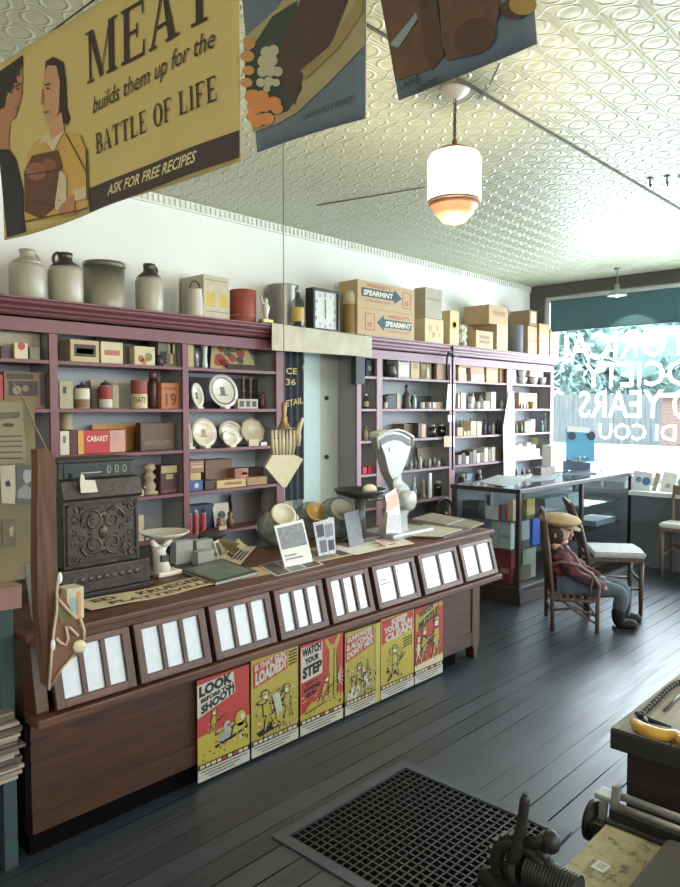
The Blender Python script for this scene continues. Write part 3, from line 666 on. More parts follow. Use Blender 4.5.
def d2_(F):
    busy(F, .06, .36, .96, .8, 110, 3, [blk, blk, yel, crmp])
    F.poly([(.03, .05), (.74, .015), (.76, .2), (.04, .3)], red, 1)
    F.text('IS THAT GUN', (.07, .125), (.71, .07), (.07, .06), pwh, 3, .05); F.text('LOADED?', (.08, .275), (.74, .185), (.08, .14), pwh, 3, .06)
    for i in range(5): F.poly([(.79, .03+.033*i), (.97, .02+.033*i), (.97, .035+.033*i), (.79, .047+.033*i)], blk, 2)
    hunter(F, .36, .77, .47, yel, blk, 1, -.12); hunter(F, .78, .72, .4, yel, blk, -1, .08)
    F.poly([(.42, .42), (.56, .4), (.64, .62), (.52, .66)], P('#a9a696', .6), 8); F.ell(.22, .46, .12, .03, blk, 5); F.ell(.22, .455, .09, .02, yel, 6); F.poly([(.1, .76), (.4, .72), (.5, .78), (.16, .81)], blk, 2)
def d3_(F):
    busy(F, .06, .56, .98, .8, 60, 4, [blk, yel, yel2])
    F.poly([(.02, .03), (.5, .03), (.5, .38), (.02, .42)], pwh, 1)
    F.text('WATCH', (.04, .14), (.47, .115), (.04, .045), blk, 3, .06); F.text('YOUR', (.1, .23), (.42, .205), (.1, .16), blk, 3, .06); F.text('STEP', (.05, .385), (.49, .345), (.05, .255), blk, 3, .06)
    F.text('WITH A', (.1, .47), (.4, .445), (.1, .44), blk, 3, .05); F.text('LOADED', (.08, .535), (.46, .51), (.08, .485), blk, 3, .06); F.text('GUN', (.12, .6), (.36, .58), (.12, .55), blk, 3, .06)
    F.poly([(.0, .78), (.25, .68), (.6, .66), (1, .7), (1, .83), (0, .83)], yel2, 1)
    F.poly([(.6, .0), (.7, .1), (.78, .1), (.88, .0), (.94, .02), (.84, .16), (.84, .68), (.96, .72), (.56, .72), (.66, .64), (.66, .16), (.56, .04)], yel, 2); F.line((.78, .14), (.76, .68), .02, blk, 3); F.line((.84, .2), (.85, .66), .02, blk, 3)
    hunter(F, .46, .70, .3, yel, blk, 1, .35); F.poly([(.1, .74), (.5, .68), (.62, .72), (.2, .79)], yel, 3); F.line((.1, .77), (.6, .72), .012, blk, 4)
    for i in range(6): A = -.9+.32*i; F.line((.86, .5), (.86+.14*math.cos(A), .5+.16*math.sin(A)), .012, pwh, 3)
def d4_(F):
    busy(F, .04, .4, .84, .8, 100, 5, [blk, blk, pwh, yel])
    F.poly([(.02, .06), (.8, .01), (.82, .24), (.02, .36)], red, 1)
    F.text('GUNPOWDER', (.05, .13), (.76, .075), (.05, .065), pwh, 3, .05); F.text('& ALCOHOL', (.04, .23), (.79, .15), (.04, .15), pwh, 3, .05); F.text("DON'T MIX", (.05, .33), (.79, .225), (.05, .245), pwh, 3, .06)
    F.poly([(.86, 0), (1, 0), (1, 1), (.86, 1)], P('#a99a4c', .6), 3)
    hunter(F, .34, .74, .36, yel, blk, 1, .1); hunter(F, .66, .78, .34, P('#b4b0a0', .6), blk, -1, .3)
    F.poly([(.04, .74), (.3, .66), (.44, .72), (.3, .82), (.06, .82)], P('#b4b2a6', .6), 3)
    for (u, v) in ((.1, .72), (.2, .76), (.3, .74), (.5, .8), (.7, .8), (.12, .56), (.16, .6), (.82, .62), (.6, .52)): F.poly([(u, v), (u+.06, v-.02), (u+.04, v+.025)], blk, 6)
def d5_(F):
    busy(F, .12, .4, .64, .8, 70, 6, [blk, P('#8d8660', .6)])
    F.poly([(.02, .02), (.97, .0), (.97, .24), (.02, .32)], red, 1)
    F.text('KEEP', (.3, .11), (.78, .09), (.3, .035), pwh, 3, .06); F.text('YOUR GUN', (.08, .2), (.93, .165), (.08, .12), pwh, 3, .06); F.text('CLEAN', (.12, .31), (.93, .245), (.12, .215), pwh, 3, .06)
    for i in range(4): F.poly([(.66, .33+.034*i), (.94, .315+.034*i), (.94, .332+.034*i), (.66, .348+.034*i)], blk, 2)
    hunter(F, .4, .75, .42, P('#a5985a', .6, .3, 40), blk, 1, .0); F.line((.2, .8), (.4, .7), .04, blk, 3); F.line((.4, .7), (.52, .77), .04, blk, 3); F.ell(.2, .68, .05, .02, blk, 3)
def d6_(F):
    busy(F, .03, .36, .95, .74, 70, 7, [blk, yel, crmp])
    F.poly([(.03, .08), (.8, .0), (.82, .14), (.04, .32)], yel, 1)
    F.text('WATCH', (.12, .145), (.62, .06), (.12, .07), blk, 3, .06); F.text('MUZZLE', (.12, .3), (.8, .15), (.12, .2), blk, 3, .06)
    F.poly([(0, .76), (.5, .74), (1, .72), (1, .83), (0, .83)], crmp, 1)
    hunter(F, .3, .72, .5, yel, blk, 1, .05); hunter(F, .74, .74, .62, yel, blk, -1, -.02); F.poly([(.84, .0), (.97, .0), (.97, .05), (.86, .08)], yel, 2); hunter(F, .1, .7, .36, crmp, blk, 1, .05)
poster([(197, 682), (249, 664), (249, 762), (198, 783)], 'red and yellow paper poster reading LOOK BEFORE YOU SHOOT on the counter front', d1_, red)
poster([(251, 661), (298, 647), (298, 738), (251, 758)], 'yellow paper poster reading IS THAT GUN LOADED on the counter front', d2_, yel)
poster([(300, 649), (343, 632), (343, 720), (300, 735)], 'red paper poster reading WATCH YOUR STEP on the counter front', d3_, red)
poster([(345, 636), (380, 622), (380, 704), (345, 716)], 'yellow paper poster reading GUNPOWDER AND ALCOHOL on the counter front', d4_, yel)
poster([(381, 621), (414, 609), (414, 688), (381, 698)], 'red headed yellow poster reading KEEP YOUR GUN CLEAN on the counter', d5_, yel2)
poster([(415, 610), (443, 600), (443, 675), (415, 685)], 'red paper poster with slanted WATCH MUZZLE lettering, last towards the window', d6_, red)

# ------------------------------------------------------------------ things on the counter
Zc = CT+.0005
def at(px, py): return onZ(px, py, CT)
iron = P('#3d3733', .42, .35, 35, metal=.55, bump=.4); irond = P('#2b2725', .45, .2, 30, metal=.5)
# cash register
RX0, RX1, RY = onY(63, 520, 2.70).x, onY(139, 520, 2.70).x, 2.70
t = thing('cash_register', 'ornate dark brass cash register at the near end of the counter', 'cash register', ((RX0+RX1)/2, 2.83, CT))
zs = {k: onY(100, v, RY).z for k, v in dict(base=565, lip=499, key=478, disp=462).items()}
MB().box(RX0-.03, RX1+.045, RY-.035, RY+.24, CT+.001, CT+.02, irond, .004).box(RX0-.02, RX1+.035, RY-.022, RY+.235, CT+.02, zs['base'], iron, .005).build('drawer_base', t)
mb = MB(); mb.box(RX0, RX1, RY, RY+.22, zs['base'], zs['lip'], iron, .006)
fr_ = [(RX0+.012, RX1-.012, zs['lip']-.022, zs['lip']-.014), (RX0+.012, RX1-.012, zs['base']+.014, zs['base']+.022)]
for a in fr_: mb.box(a[0], a[1], RY-.006, RY+.002, a[2], a[3], irond)
for x in (RX0+.012, RX1-.02): mb.box(x, x+.008, RY-.006, RY+.002, zs['base']+.014, zs['lip']-.014, irond)
mb.build('cabinet', t)
mb = MB(); cxr = (RX0+RX1)/2; czr = (zs['base']+zs['lip'])/2; rel = P('#4a423b', .35, .3, 40, metal=.6)
for s in (1, -1):                      # scrolled relief
    for sz in (1, -1):
        pts = []
        for i in range(22):
            A = i*.42; R_ = .05*(1-i/26); pts.append((cxr+s*(.045+R_*math.cos(A)), RY-.002, czr+sz*(.05+R_*math.sin(A))))
        mb.tube(pts, .005, rel, 6)
        pts = []
        for i in range(18):
            A = i*.45; R_ = .032*(1-i/22); pts.append((cxr+s*(RX1-RX0)*.38-s*R_*math.cos(A), RY-.002, czr+sz*(zs['lip']-zs['base'])*.36+sz*R_*math.sin(A)))
        mb.tube(pts, .004, rel, 6)
for i in range(8):
    for j in range(8):
        if (i in (3, 4) and j in (2, 3, 4, 5)) or (i+j) % 2: continue
        ux, uz = RX0+.045+i*(RX1-RX0-.09)/7, zs['base']+.045+j*(zs['lip']-zs['base']-.09)/7; hd = (1 if i < 4 else -1); pts = []
        for q_ in range(9): A = q_*.7+j; R_ = .016*(1-q_/12); pts.append((ux+hd*R_*math.cos(A), RY-.001, uz+R_*math.sin(A)))
        mb.tube(pts, .0028, rel, 5)
mb.ball((cxr, RY, czr), .022, rel, (1, .5, 1.3)); mb.ball((cxr, RY, czr+.07), .014, rel, (1.6, .5, 1)); mb.ball((cxr, RY, czr-.07), .014, rel, (1.6, .5, 1))
for i in range(9): mb.ball((RX0+.03+i*(RX1-RX0-.06)/8, RY-.022, (CT+.02+zs['base'])/2+.004), .011, rel, (1, .4, 1))
mb.box(cxr-.05, cxr+.05, RY-.003, RY-.0005, czr-.08, czr+.08, rel); mb.build('scroll_ornament', t)
MB().prism([(RX0-.006, RY-.012, zs['lip']), (RX0-.006, RY-.02, zs['lip']+.012), (RX0-.006, RY+.0, zs['key']-.006), (RX0-.006, RY+.03, zs['key']), (RX0-.006, RY+.225, zs['key']), (RX0-.006, RY+.225, zs['lip'])], (RX1-RX0+.012, 0, 0), iron).build('shoulder', t)
mb = MB(); mb.box(RX0, RX1, RY+.03, RY+.2, zs['key'], zs['disp'], iron, .003); mb.box(RX0-.012, RX1+.012, RY+.015, RY+.215, zs['disp'], zs['disp']+.014, irond, .004); mb.build('indicator_hood', t)
w = MB(); w.box(RX0+.02, RX1-.02, RY+.026, RY+.0295, zs['key']+.004, zs['disp']-.006, P('#18211f', .1, coat=1)); win = w.build('indicator_window', t)
mb = MB(); zz = (zs['key']+zs['disp'])/2
for i in range(3): lettering(mb, '0', (RX1-.13+.035*i, RY+.0255, zz-.018), (.02, 0, 0), (0, 0, .034), P('#7d7f76', .6), .0)
mb.box(RX0+.09, RX0+.18, RY+.025, RY+.0255, zz-.012, zz-.008, P('#9a9a8e', .6)); mb.build('indicator_numerals', win)
mb = MB()
for i in range(5): mb.ball((RX0+.2+.04*i, RY-.002, zs['lip']+.03), .0055, P('#9d958a', .3, metal=.8))
mb.build('studs', t)
a = onY(88, 466, RY-.03)
tg = MB(); A, B, C, D = onY(80, 481, RY-.026), onY(95, 480, RY-.026), onY(98, 492, RY-.026), onY(81, 493, RY-.026)
tg.prism([A, onY(81, 474, RY-.026), onY(84, 475, RY-.026), onY(85, 480, RY-.026), B, C, D], (0, .0015, 0), P('#c7bfa9', .7, .06))
tag(tg.build('price_tag'), 'torn cream paper tag hanging on the front of the cash register', 'tag')

# long cream sign lying along the counter edge
A, B, C, D = at(88, 610), at(200, 587), at(180, 577), at(78, 598)
A, B, C, D = Vector((1.30, 2.475, CT)), Vector((1.90, 2.475, CT)), Vector((1.93, 2.635, CT)), Vector((1.30, 2.635, CT))
sg = thing('paper_sign', 'long curled cream paper sign with dark capitals along the counter edge', 'sign', (1.6, 2.55, CT))
mb = MB(); n = 20; pap = P('#b9a987', .75, .1, 10)
def sgp(u, v): p = A.lerp(B, u).lerp(D.lerp(C, u), v); return p+Vector((0, 0, .004+.004*math.sin(u*9)+.006*max(0, .12-u)/.12))
for i in range(n):
    q = [sgp(i/n, 0), sgp((i+1)/n, 0), sgp((i+1)/n, 1), sgp(i/n, 1)]; mb.prism(q, (0, 0, -.0015), pap)
mb.build('paper', sg)
mb = MB(); lt = P('#3a2f27', .7)
for body, u0, u1, v0, v1 in (('ED', .1, .26, .5, .8), ('KRUEGER', .42, .93, .5, .85), ('PLATTEVILLE', .16, .95, .12, .36)):
    vs, fs = textgeo(body, .03); ww = [mb.v(sgp(u0+(u1-u0)*a, v0+(v1-v0)*b)+Vector((0, 0, .0012))) for a, b in vs]
    for f in fs: mb.face([ww[i] for i in f], lt)
mb.build('lettering', sg, recalc=False)
# small white balance scale
o = at(163, 577); sx, sy = o.x+.02, o.y+.03; enam = P('#c9c3b4', .35, .12, 14)
t = thing('kitchen_scale', 'small cream enamel scale with a long flat pan, beside the cash register', 'scale', (sx, sy, CT))
MB().box(sx-.05, sx+.075, sy-.045, sy+.045, CT+.0005, CT+.022, enam, .008).build('foot', t)
MB().tube([(sx-.005, sy, CT+.02), (sx-.012, sy, CT+.06), (sx-.02, sy, CT+.11), (sx-.018, sy, CT+.135)], [.042, .034, .03, .036], enam, 14).tube([(sx-.01, sy, CT+.12), (sx+.03, sy, CT+.15), (sx+.05, sy, CT+.172)], [.018, .014, .012], enam, 10).tube([(sx-.02, sy, CT+.12), (sx-.05, sy, CT+.15), (sx-.06, sy, CT+.172)], [.018, .014, .012], enam, 10).build('pedestal', t)
MB().lathe([(0, -.01), (.06, -.008), (.09, .004), (.112, .02), (.107, .022), (.09, .01), (0, .012)], (sx+.01, sy, CT+.176), P('#b9b4a6', .4, .15, 10), 24).build('pan', t)
MB().box(sx-.035, sx-.0, sy-.047, sy-.036, CT+.07, CT+.1, P('#3b3733', .4)).build('dial_plate', t)
# cream cards boxes behind
for px0, px1, pt, y, lab in ((176, 193, 541, 2.93, 'grey card box, left of two side by side behind the enamel scale'), (197, 213, 540, 2.93, 'grey card box, right of two side by side behind the enamel scale'), (198, 214, 551, 2.84, 'lower grey card box in front of the pair behind the enamel scale')):
    x0, x1 = onY(px0, 550, y).x, onY(px1, 550, y).x
    tag(MB().box(x0, x1, y, y+.05, Zc, onY((px0+px1)/2, pt, y).z, P('#8d8f8a', .7, .06), .002).build('card_box'), lab, 'box')
a = at(222, 558)
tag(MB(Matrix.Translation((a.x, a.y, CT+.001)) @ Matrix.Rotation(.5, 4, 'Z') @ Matrix.Rotation(-.35, 4, 'X')).box(-.03, .03, 0, .003, 0, .09, P('#c4c2b6', .6)).box(-.022, .022, -.0012, -.0002, .012, .08, P('#55534e', .6, .5, 40)).build('photograph'), 'small standing black and white photograph beside the open newspapers', 'photograph')
# green picture book
t = None
A, B, C, D = Vector((1.83, 2.74, 0)), Vector((2.10, 2.43, 0)), Vector((2.37, 2.62, 0)), Vector((2.12, 2.87, 0))
A, B, C, D = [Vector((*at(*q).xy, 0)) for q in ((180, 573), (216, 586), (258, 575), (222, 562))]
bk = thing('picture_book', 'large dark green picture book lying flat on the counter edge', 'book', ((A.x+C.x)/2, (A.y+C.y)/2, CT))
def slab(q, z0, z1, m, name, parent, inset=0):
    c = sum(q, Vector())/4; qq = [p+(c-p)*inset for p in q]
    return MB().prism([(p.x, p.y, z0) for p in qq], (0, 0, z1-z0), m).build(name, parent)
slab([A, B, C, D], Zc, CT+.003, P('#23282a', .5), 'back_cover', bk); slab([A, B, C, D], CT+.003, CT+.014, P('#9c9a8c', .8), 'pages', bk, .03); slab([A, B, C, D], CT+.014, CT+.018, P('#262d2c', .35, .1), 'front_cover', bk)
slab([A, B, C, D], CT+.0181, CT+.0186, P('#5d6b5c', .35, .55, 12), 'cover_picture', bk, .14)
def sheetflat(name, label, cat, pix, m, z=.0012, marks=None, group=None, zb=0):
    q = [Vector((*at(*p).xy, 0)) for p in pix]; c = sum(q, Vector())/len(q)
    mb = MB().prism([(p.x, p.y, Zc+zb) for p in q], (0, 0, z), m)
    if marks:
        for (u0, v0, u1, v1, mm) in marks:
            f = lambda u, v: q[0].lerp(q[1], u).lerp(q[3].lerp(q[2], u), v)
            mb.poly([(p.x, p.y, Zc+zb+z+.0004) for p in (f(u0, v0), f(u1, v0), f(u1, v1), f(u0, v1))], mm)
    return tag(mb.build(name), label, cat, group)
dgrey = P('#4b4b49', .6, .5, 40); mgrey = P('#77756e', .6, .4, 40); tan = P('#a58f68', .75, .1)
sheetflat('brown_paper', 'tan brown paper lying flat just right of the green picture book', 'paper', [(238, 580), (272, 574), (258, 567), (226, 571)], tan)
sheetflat('photo_sheet', 'sheet of dark grey photographs right of the tan paper on the counter', 'paper', [(276, 577), (324, 565), (304, 555), (258, 566)], P('#a6a59c', .6), .0012, [(.04, .05, .3, .95, dgrey), (.35, .05, .62, .95, mgrey), (.67, .05, .96, .95, dgrey)], zb=.0014)
sheetflat('photo_sheet', 'beige sheet of printed photographs in the middle of the counter edge', 'paper', [(318, 563), (366, 553), (344, 543), (294, 553)], P('#a99c80', .6), .0012, [(.04, .1, .45, .5, mgrey), (.5, .1, .95, .5, dgrey), (.04, .55, .95, .9, P('#8d8168', .6, .3, 30))], zb=.003)
sheetflat('white_paper', 'blank white sheet lying on the counter in front of the dark card', 'paper', [(356, 556), (388, 549), (358, 542), (328, 548)], P('#bfc2bf', .6, .03), zb=.0046)
sheetflat('printed_leaflet', 'cream printed leaflet lying on the counter before the white fan scale', 'paper', [(378, 551), (415, 545), (396, 537), (360, 541)], P('#b7b29c', .6, .05), .0012, [(.1, .2, .6, .3, mgrey), (.1, .45, .8, .55, mgrey), (.1, .7, .7, .78, mgrey)], zb=.006)
# loose newspapers
for i, (pix, z, rot) in enumerate(([(190, 560), (232, 570), (246, 560), (205, 548)], .002, 0), ) if False else []: pass
npaper = P('#a99c84', .8, .15, 20)
t = thing('newspaper_bundle', 'crumpled old newspapers folded open on the counter behind the picture book', 'newspaper', (*at(222, 562).xy, CT))
for i, (pix, zt, tilt, m) in enumerate((([(195, 560), (228, 566), (243, 553), (212, 546)], .012, .02, npaper), ([(222, 560), (240, 567), (256, 556), (238, 548)], .02, .03, P('#b6ae9a', .8, .1)), ([(205, 546), (212, 540), (240, 556), (234, 561)], .05, .02, P('#9a855f', .8, .1)))):
    q = [at(*p) for p in pix]; mb = MB(); n = 8
    for a in range(n):
        for b in range(n):
            def g(u, v): p = q[0].lerp(q[1], u).lerp(q[3].lerp(q[2], u), v); return Vector((p.x, p.y, CT+.002+zt*(.5+.5*math.sin(u*5+i*2))*(.4+v*.6)+tilt*v))
            mb.prism([g(a/n, b/n), g((a+1)/n, b/n), g((a+1)/n, (b+1)/n), g(a/n, (b+1)/n)], (0, 0, .0015), m)
    sh = mb.build('sheet', t)
    if i == 1:
        mb = MB()
        for k in range(5):
            u0 = .1+.17*k; mb.poly([g(u0, .2)+Vector((0, 0, .003)), g(u0+.1, .2)+Vector((0, 0, .003)), g(u0+.1, .7)+Vector((0, 0, .003)), g(u0, .7)+Vector((0, 0, .003))], P('#3b3f4c', .7, .4, 60))
        mb.build('headlines', sh, recalc=False)
# black bag behind the papers
a = at(208, 548)
tag(MB().ball((a.x+.06, a.y+.05, CT+.05), .07, P('#1d1b1b', .7, .2), (1.3, .6, .5), 16, .3).build('cloth_bag'), 'crumpled black cloth bag behind the newspapers on the counter', 'bag')
# three slanting jars
jg = glass('#d8dcda', .22, .06, 'jar')
def jar(px, py, rx, lidm, lab, inner):
    ax = Vector((-.30, -.72, .62)).normalized(); sn_ = math.sqrt(1-ax.z**2); lo_, hi_ = 2.40, 3.0
    prof = [(1.0, 0), (1.55, .12), (1.78, .5), (1.82, 1.2), (1.7, 1.75), (1.35, 2.2), (.95, 2.42), (.95, 2.6)]
    for _ in range(30):                  # slide along the sight line until the jar rests on the counter
        dep = (lo_+hi_)/2; c = onY(px, py, dep); R = rx*((c-CAM).dot(FW))/FPX; bc = c-ax*(R*2.75)
        low = min(bc.z+ax.z*h*R-r*R*sn_ for r, h in prof)
        if low > CT+.001: lo_ = dep
        else: hi_ = dep
    t = thing('candy_jar', lab, 'jar', (bc.x, bc.y, CT))
    MB().lathe([(r*R, h*R) for r, h in prof], bc, jg, 28, axis=ax).build('glass_body', t)
    MB().lathe([(.9*R, .08*R), (1.45*R, .2*R), (1.66*R, .5*R), (1.4*R, .7*R), (0, .8*R)], bc, inner, 22, axis=ax).build('contents', t)
    MB().lathe([(R*.99, R*2.5), (R*1.05, R*2.52), (R*1.05, R*2.7), (R*1.0, R*2.76), (R*.8, R*2.76), (R*.78, R*2.7), (0, R*2.7)], bc, lidm, 30, axis=ax).build('lid', t)
candy = P('#8c8d86', .6, .75, 26)
jar(284, 514, 12.5, P('#b3ae97', .4, .04), 'slanting glass candy jar with a pale cream lid, nearest of three', candy)
jar(316.5, 511, 10.5, P('#96793c', .35, .08), 'slanting glass candy jar with a mustard yellow lid, middle of three', candy)
jar(343, 508, 12, P('#aca995', .4, .04), 'slanting glass candy jar with a cream lid, farthest of three', candy)
def lean(name, label, cat, pix, Y, back, m, marks=(), border=None):     # a card standing on the counter, leaning back
    q = []
    for i, (px, py) in enumerate(pix): q.append(onY(px, py, Y+(back if i > 1 else 0)))
    dz = CT+.001-min(q[0].z, q[1].z); 
    for p in q[:2]: p.z = CT+.001
    mb = MB(); n = (q[1]-q[0]).cross(q[3]-q[0]).normalized()
    if n.y > 0: n = -n
    mb.prism(q, -n*.004, m)
    f = lambda u, v: q[0].lerp(q[1], u).lerp(q[3].lerp(q[2], u), v)+n*.0006
    for (u0, v0, u1, v1, mm) in marks: mb.poly([f(u0, v0), f(u1, v0), f(u1, v1), f(u0, v1)], mm)
    return tag(mb.build(name), label, cat)
lean('photo_card', 'white bordered card with a grey photograph leaning on the nearest candy jar', 'photograph', [(285, 556), (313, 549), (303, 519), (274, 526)], 2.50, .06, P('#b7b8b2', .6, .03), [(.06, .42, .94, .93, P('#6a6c6a', .6, .5, 50)), (.08, .24, .5, .28, mgrey), (.08, .16, .7, .2, mgrey)])
lean('photo_card', 'black and white picture sheet leaning between the yellow lidded and cream lidded jars', 'photograph', [(319, 549), (336, 544), (334, 517), (313, 523)], 2.56, .05, P('#8c8e90', .5, .8, 60), [(.1, .55, .45, .9, blk), (.5, .5, .9, .85, P('#55565a', .5, .8, 70)), (.15, .1, .5, .45, P('#3a3b3f', .5, .7, 70)), (.6, .12, .92, .4, blk)])
a = onY(350, 545, 2.60); x0 = a.x; x1 = onY(364, 540, 2.60).x; zt = onY(352, 514, 2.60).z
mb = MB(); mb.prism([(x0, 2.60, Zc), (x1, 2.60, Zc), (x1, 2.645, zt+.01), (x0, 2.645, zt)], (0, .004, 0), P('#3b3a3b', .4, .5, 30)); mb.prism([(x1, 2.60, Zc), (x1+.05, 2.69, Zc), (x1+.02, 2.67, zt), (x1, 2.645, zt+.01)], (.003, .002, 0), P('#b9bcc0', .5))
tag(mb.build('folded_card'), 'dark folded greeting card standing open beside the farthest candy jar', 'card')
# big fan scale
SY = 2.62
def sp_(px, py, Y=SY): return onY(px, py, Y)
en2 = P('#9b9e9a', .35, .05, 8, coat=.2)
bc = sp_(415, 540); t = thing('fan_scale', 'tall white enamel fan shaped shop scale on the counter', 'scale', (bc.x, SY+.1, CT))
mb = MB(); x0, x1 = sp_(385, 545).x, sp_(412, 540).x+.14; mb.box(x0, x1, SY-.06, SY+.2, Zc, CT+.035, en2, .012); mb.build('base', t)
def outl(pts, Y):
    q = [onY(px, py, Y) for px, py in pts]
    for v in q: v.z = max(v.z, CT+.002)
    return q
body = [(402, 533), (399, 515), (398, 502), (400, 492), (408, 484), (412, 487), (411, 500), (412, 512), (414, 534)]
col = [(385, 536), (392, 520), (396, 505), (398, 490), (393, 480), (389, 472), (385, 455), (378, 437), (379, 433), (388, 430), (402, 430), (411, 434), (413, 440), (405, 466), (401, 474), (402, 480), (408, 486), (412, 494), (413, 503), (410, 510), (407, 515), (408, 528), (412, 538)]
MB().prism(outl(col, SY), (.02, .085, 0), en2).build('column', t)
rim = MB(); pts = outl([(378, 449), (378, 438), (383, 434), (390, 431), (398, 430), (405, 432), (413, 437), (412, 446)], SY-.006); rim.tube(pts, .009, en2, 8); rim.build('fan_rim', t)
MB().prism(outl([(381, 446), (380, 440), (386, 436), (394, 434), (402, 435), (410, 440), (409, 446), (402, 441), (394, 440), (387, 442)], SY-.004), (0, .003, 0), P('#4c4e4d', .5, .1)).build('dial_window', t)
MB().prism(outl([(390, 447), (398, 447), (399, 452), (390, 452)], SY-.006), (0, .005, 0), P('#a4a5a0', .3, metal=.4)).build('name_plate', t)
MB().lathe([(.035, 0), (.04, .008), (.034, .016), (0, .018)], sp_(396, 484, SY-.002), en2, 18, axis=(0, -1, 0)).build('pivot_cover', t)
MB().lathe([(.05, 0), (.06, .01), (.058, .05), (.04, .06), (0, .06)], sp_(404, 500, SY+.0), en2, 22, axis=(0, -1, 0)).build('drum', t)
MB().prism(outl([(399, 498), (404, 498), (404, 506), (399, 506)], SY-.063), (0, .003, 0), P('#4c4c4a', .3)).build('weight_window', t)
MB().tube([sp_(394, 497, SY+.05), sp_(366, 500, SY+.06)], .012, P('#77797a', .3, metal=.7), 10).build('arm', t)
p = sp_(360, 497, SY+.06); pan = MB(); pan.lathe([(.0, -.008), (.07, -.004), (.13, .02), (.148, .045), (.142, .046), (.12, .024), (0, .006)], p, P('#2b2c2d', .4, .1, metal=.4), 30); pan.build('pan', t)
MB().tube([(p.x, p.y, p.z-.006), (p.x, p.y, CT+.03)], [.028, .035], P('#5c5d5d', .4, metal=.5), 12).build('pan_post', t)
MB().box(p.x-.04, x0-.004, p.y-.05, p.y+.05, Zc, CT+.03, P('#44423f', .5), .006).build('pan_base', t)
b = MB(); c = (p.x+.06, p.y-.02, p.z+.036)
b.ball(c, .045, P('#b9b4a0', .7, .15, 20), (1, .9, .75), 16)
bo = b.build('twine_ball'); tag(bo, 'ball of pale twine lying in the black pan of the fan scale', 'twine')
mb = MB(); mb.prism(outl([(386, 533), (388, 512), (385, 495), (396, 488), (399, 500), (402, 533)], SY-.085), (0, .002, 0), P('#d6c3bc', .7, .08)); mb.poly([q+Vector((0, -.0006, 0)) for q in outl([(386, 513), (387, 497), (397, 492), (399, 504)], SY-.085)], P('#cfa99a', .7, .2, 30)); mb.poly([q+Vector((0, -.0006, 0)) for q in outl([(388, 530), (388, 516), (400, 514), (401, 530)], SY-.085)], P('#b9b7bc', .7, .25, 60))
tag(mb.build('paper_bag'), 'pinkish printed paper bag propped against the white fan scale', 'paper bag')
mb = MB(); mb.prism([at(372, 541), at(386, 549), at(390, 544), at(378, 534)], (0, 0, .012), P('#c9a7a5', .7, .1)); tag(mb.build('pink_leaflet'), 'pink folded leaflet on the counter left of the paper bag', 'leaflet')
# stacks of magazines at the far end
for i, (pix, z0, z1, m, lab) in enumerate((([(388, 536), (444, 539), (472, 530), (420, 524)], 0, .012, P('#4c4740', .7, .2), 'dark flat book under the beige magazine at the window end of the counter'),
      ([(402, 536), (440, 537), (462, 530), (424, 525)], .0125, .017, P('#a7a18c', .6, .12, 30), 'beige magazine lying on the dark flat book by the counter edge'),
      ([(412, 521), (446, 527), (464, 521), (432, 515)], 0, .016, P('#8a7f70', .7, .2, 30), 'stack of worn brown magazines behind the beige magazine on the counter'),
      ([(446, 529), (466, 531), (484, 524), (464, 520)], 0, .008, P('#857a66', .7, .3, 30), 'worn tan booklet nearest the window end of the counter'))):
    q = [onZ(*p_, CT+z0) for p_ in pix]
    mb = MB(); mb.prism([(p_.x, p_.y, CT+z0+.0006) for p_ in q], (0, 0, z1-z0), m); tag(mb.build('magazine'), lab, 'magazine')

# ------------------------------------------------------------------ left edge of the picture
TX, TY, TZ = 1.0, 2.43, .962
grn2 = P('#2c403f', .6, .25, 6); t = thing('side_table', 'table with worn teal legs at the left edge, beside the counter', 'table', (.6, 2.75, 0))
for (x, y) in ((TX-.045, TY), (.02, TY), (TX-.045, 3.0), (.02, 3.0)): MB().box(x, x+.045, y, y+.045, 0, .927, grn2, .003).build('leg', t)
MB().box(-.02, TX+.01, TY-.02, 3.08, .927, TZ, P('#4a4038', .6), .004).build('table_top', t)
MB().box(.0, TX-.05, TY+.02, 3.0, .30, .325, P('#3a4a48', .6)).build('lower_shelf', t)
mb = MB(); n = 24
for i in range(n):
    xa, xb = -.1+(TX+.12)*i/n, -.1+(TX+.12)*(i+1)/n; f = lambda x: TY-.03-.008*math.sin(x*30)
    mb.prism([(xa, f(xa), TZ+.004), (xb, f(xb), TZ+.004), (xb, f(xb)+.003, .895+.008*math.sin(xb*17)), (xa, f(xa)+.003, .895+.008*math.sin(xa*17))], (0, .003, 0), P('#8d6d5e', .8, .06))
mb.box(-.1, TX+.02, TY-.03, 3.0, TZ+.001, TZ+.004, P('#8d6d5e', .8, .06))
tag(mb.build('table_cover'), 'dusty pink cloth cover hanging over the front of the teal legged table', 'cloth')
rr = random.Random(3); z = .326
for i in range(26):
    h = .007+.007*rr.random(); m = P(rr.choice(['#6f6558', '#5a5045', '#857868', '#4d453c', '#9a8d7a']), .85, .15)
    dx, dy = rr.uniform(-.015, .02), rr.uniform(-.015, .015)
    if z+h > .56: break
    tag(MB().box(.55, TX-.01+dx, TY-.05+dy, TY+.28+dy, z, z+h, m).build('old_newspaper'), 'yellowed old newspaper in the tall stack on the lower shelf of the table', 'newspaper', 'newspapers stacked under the table'); z += h+.0006
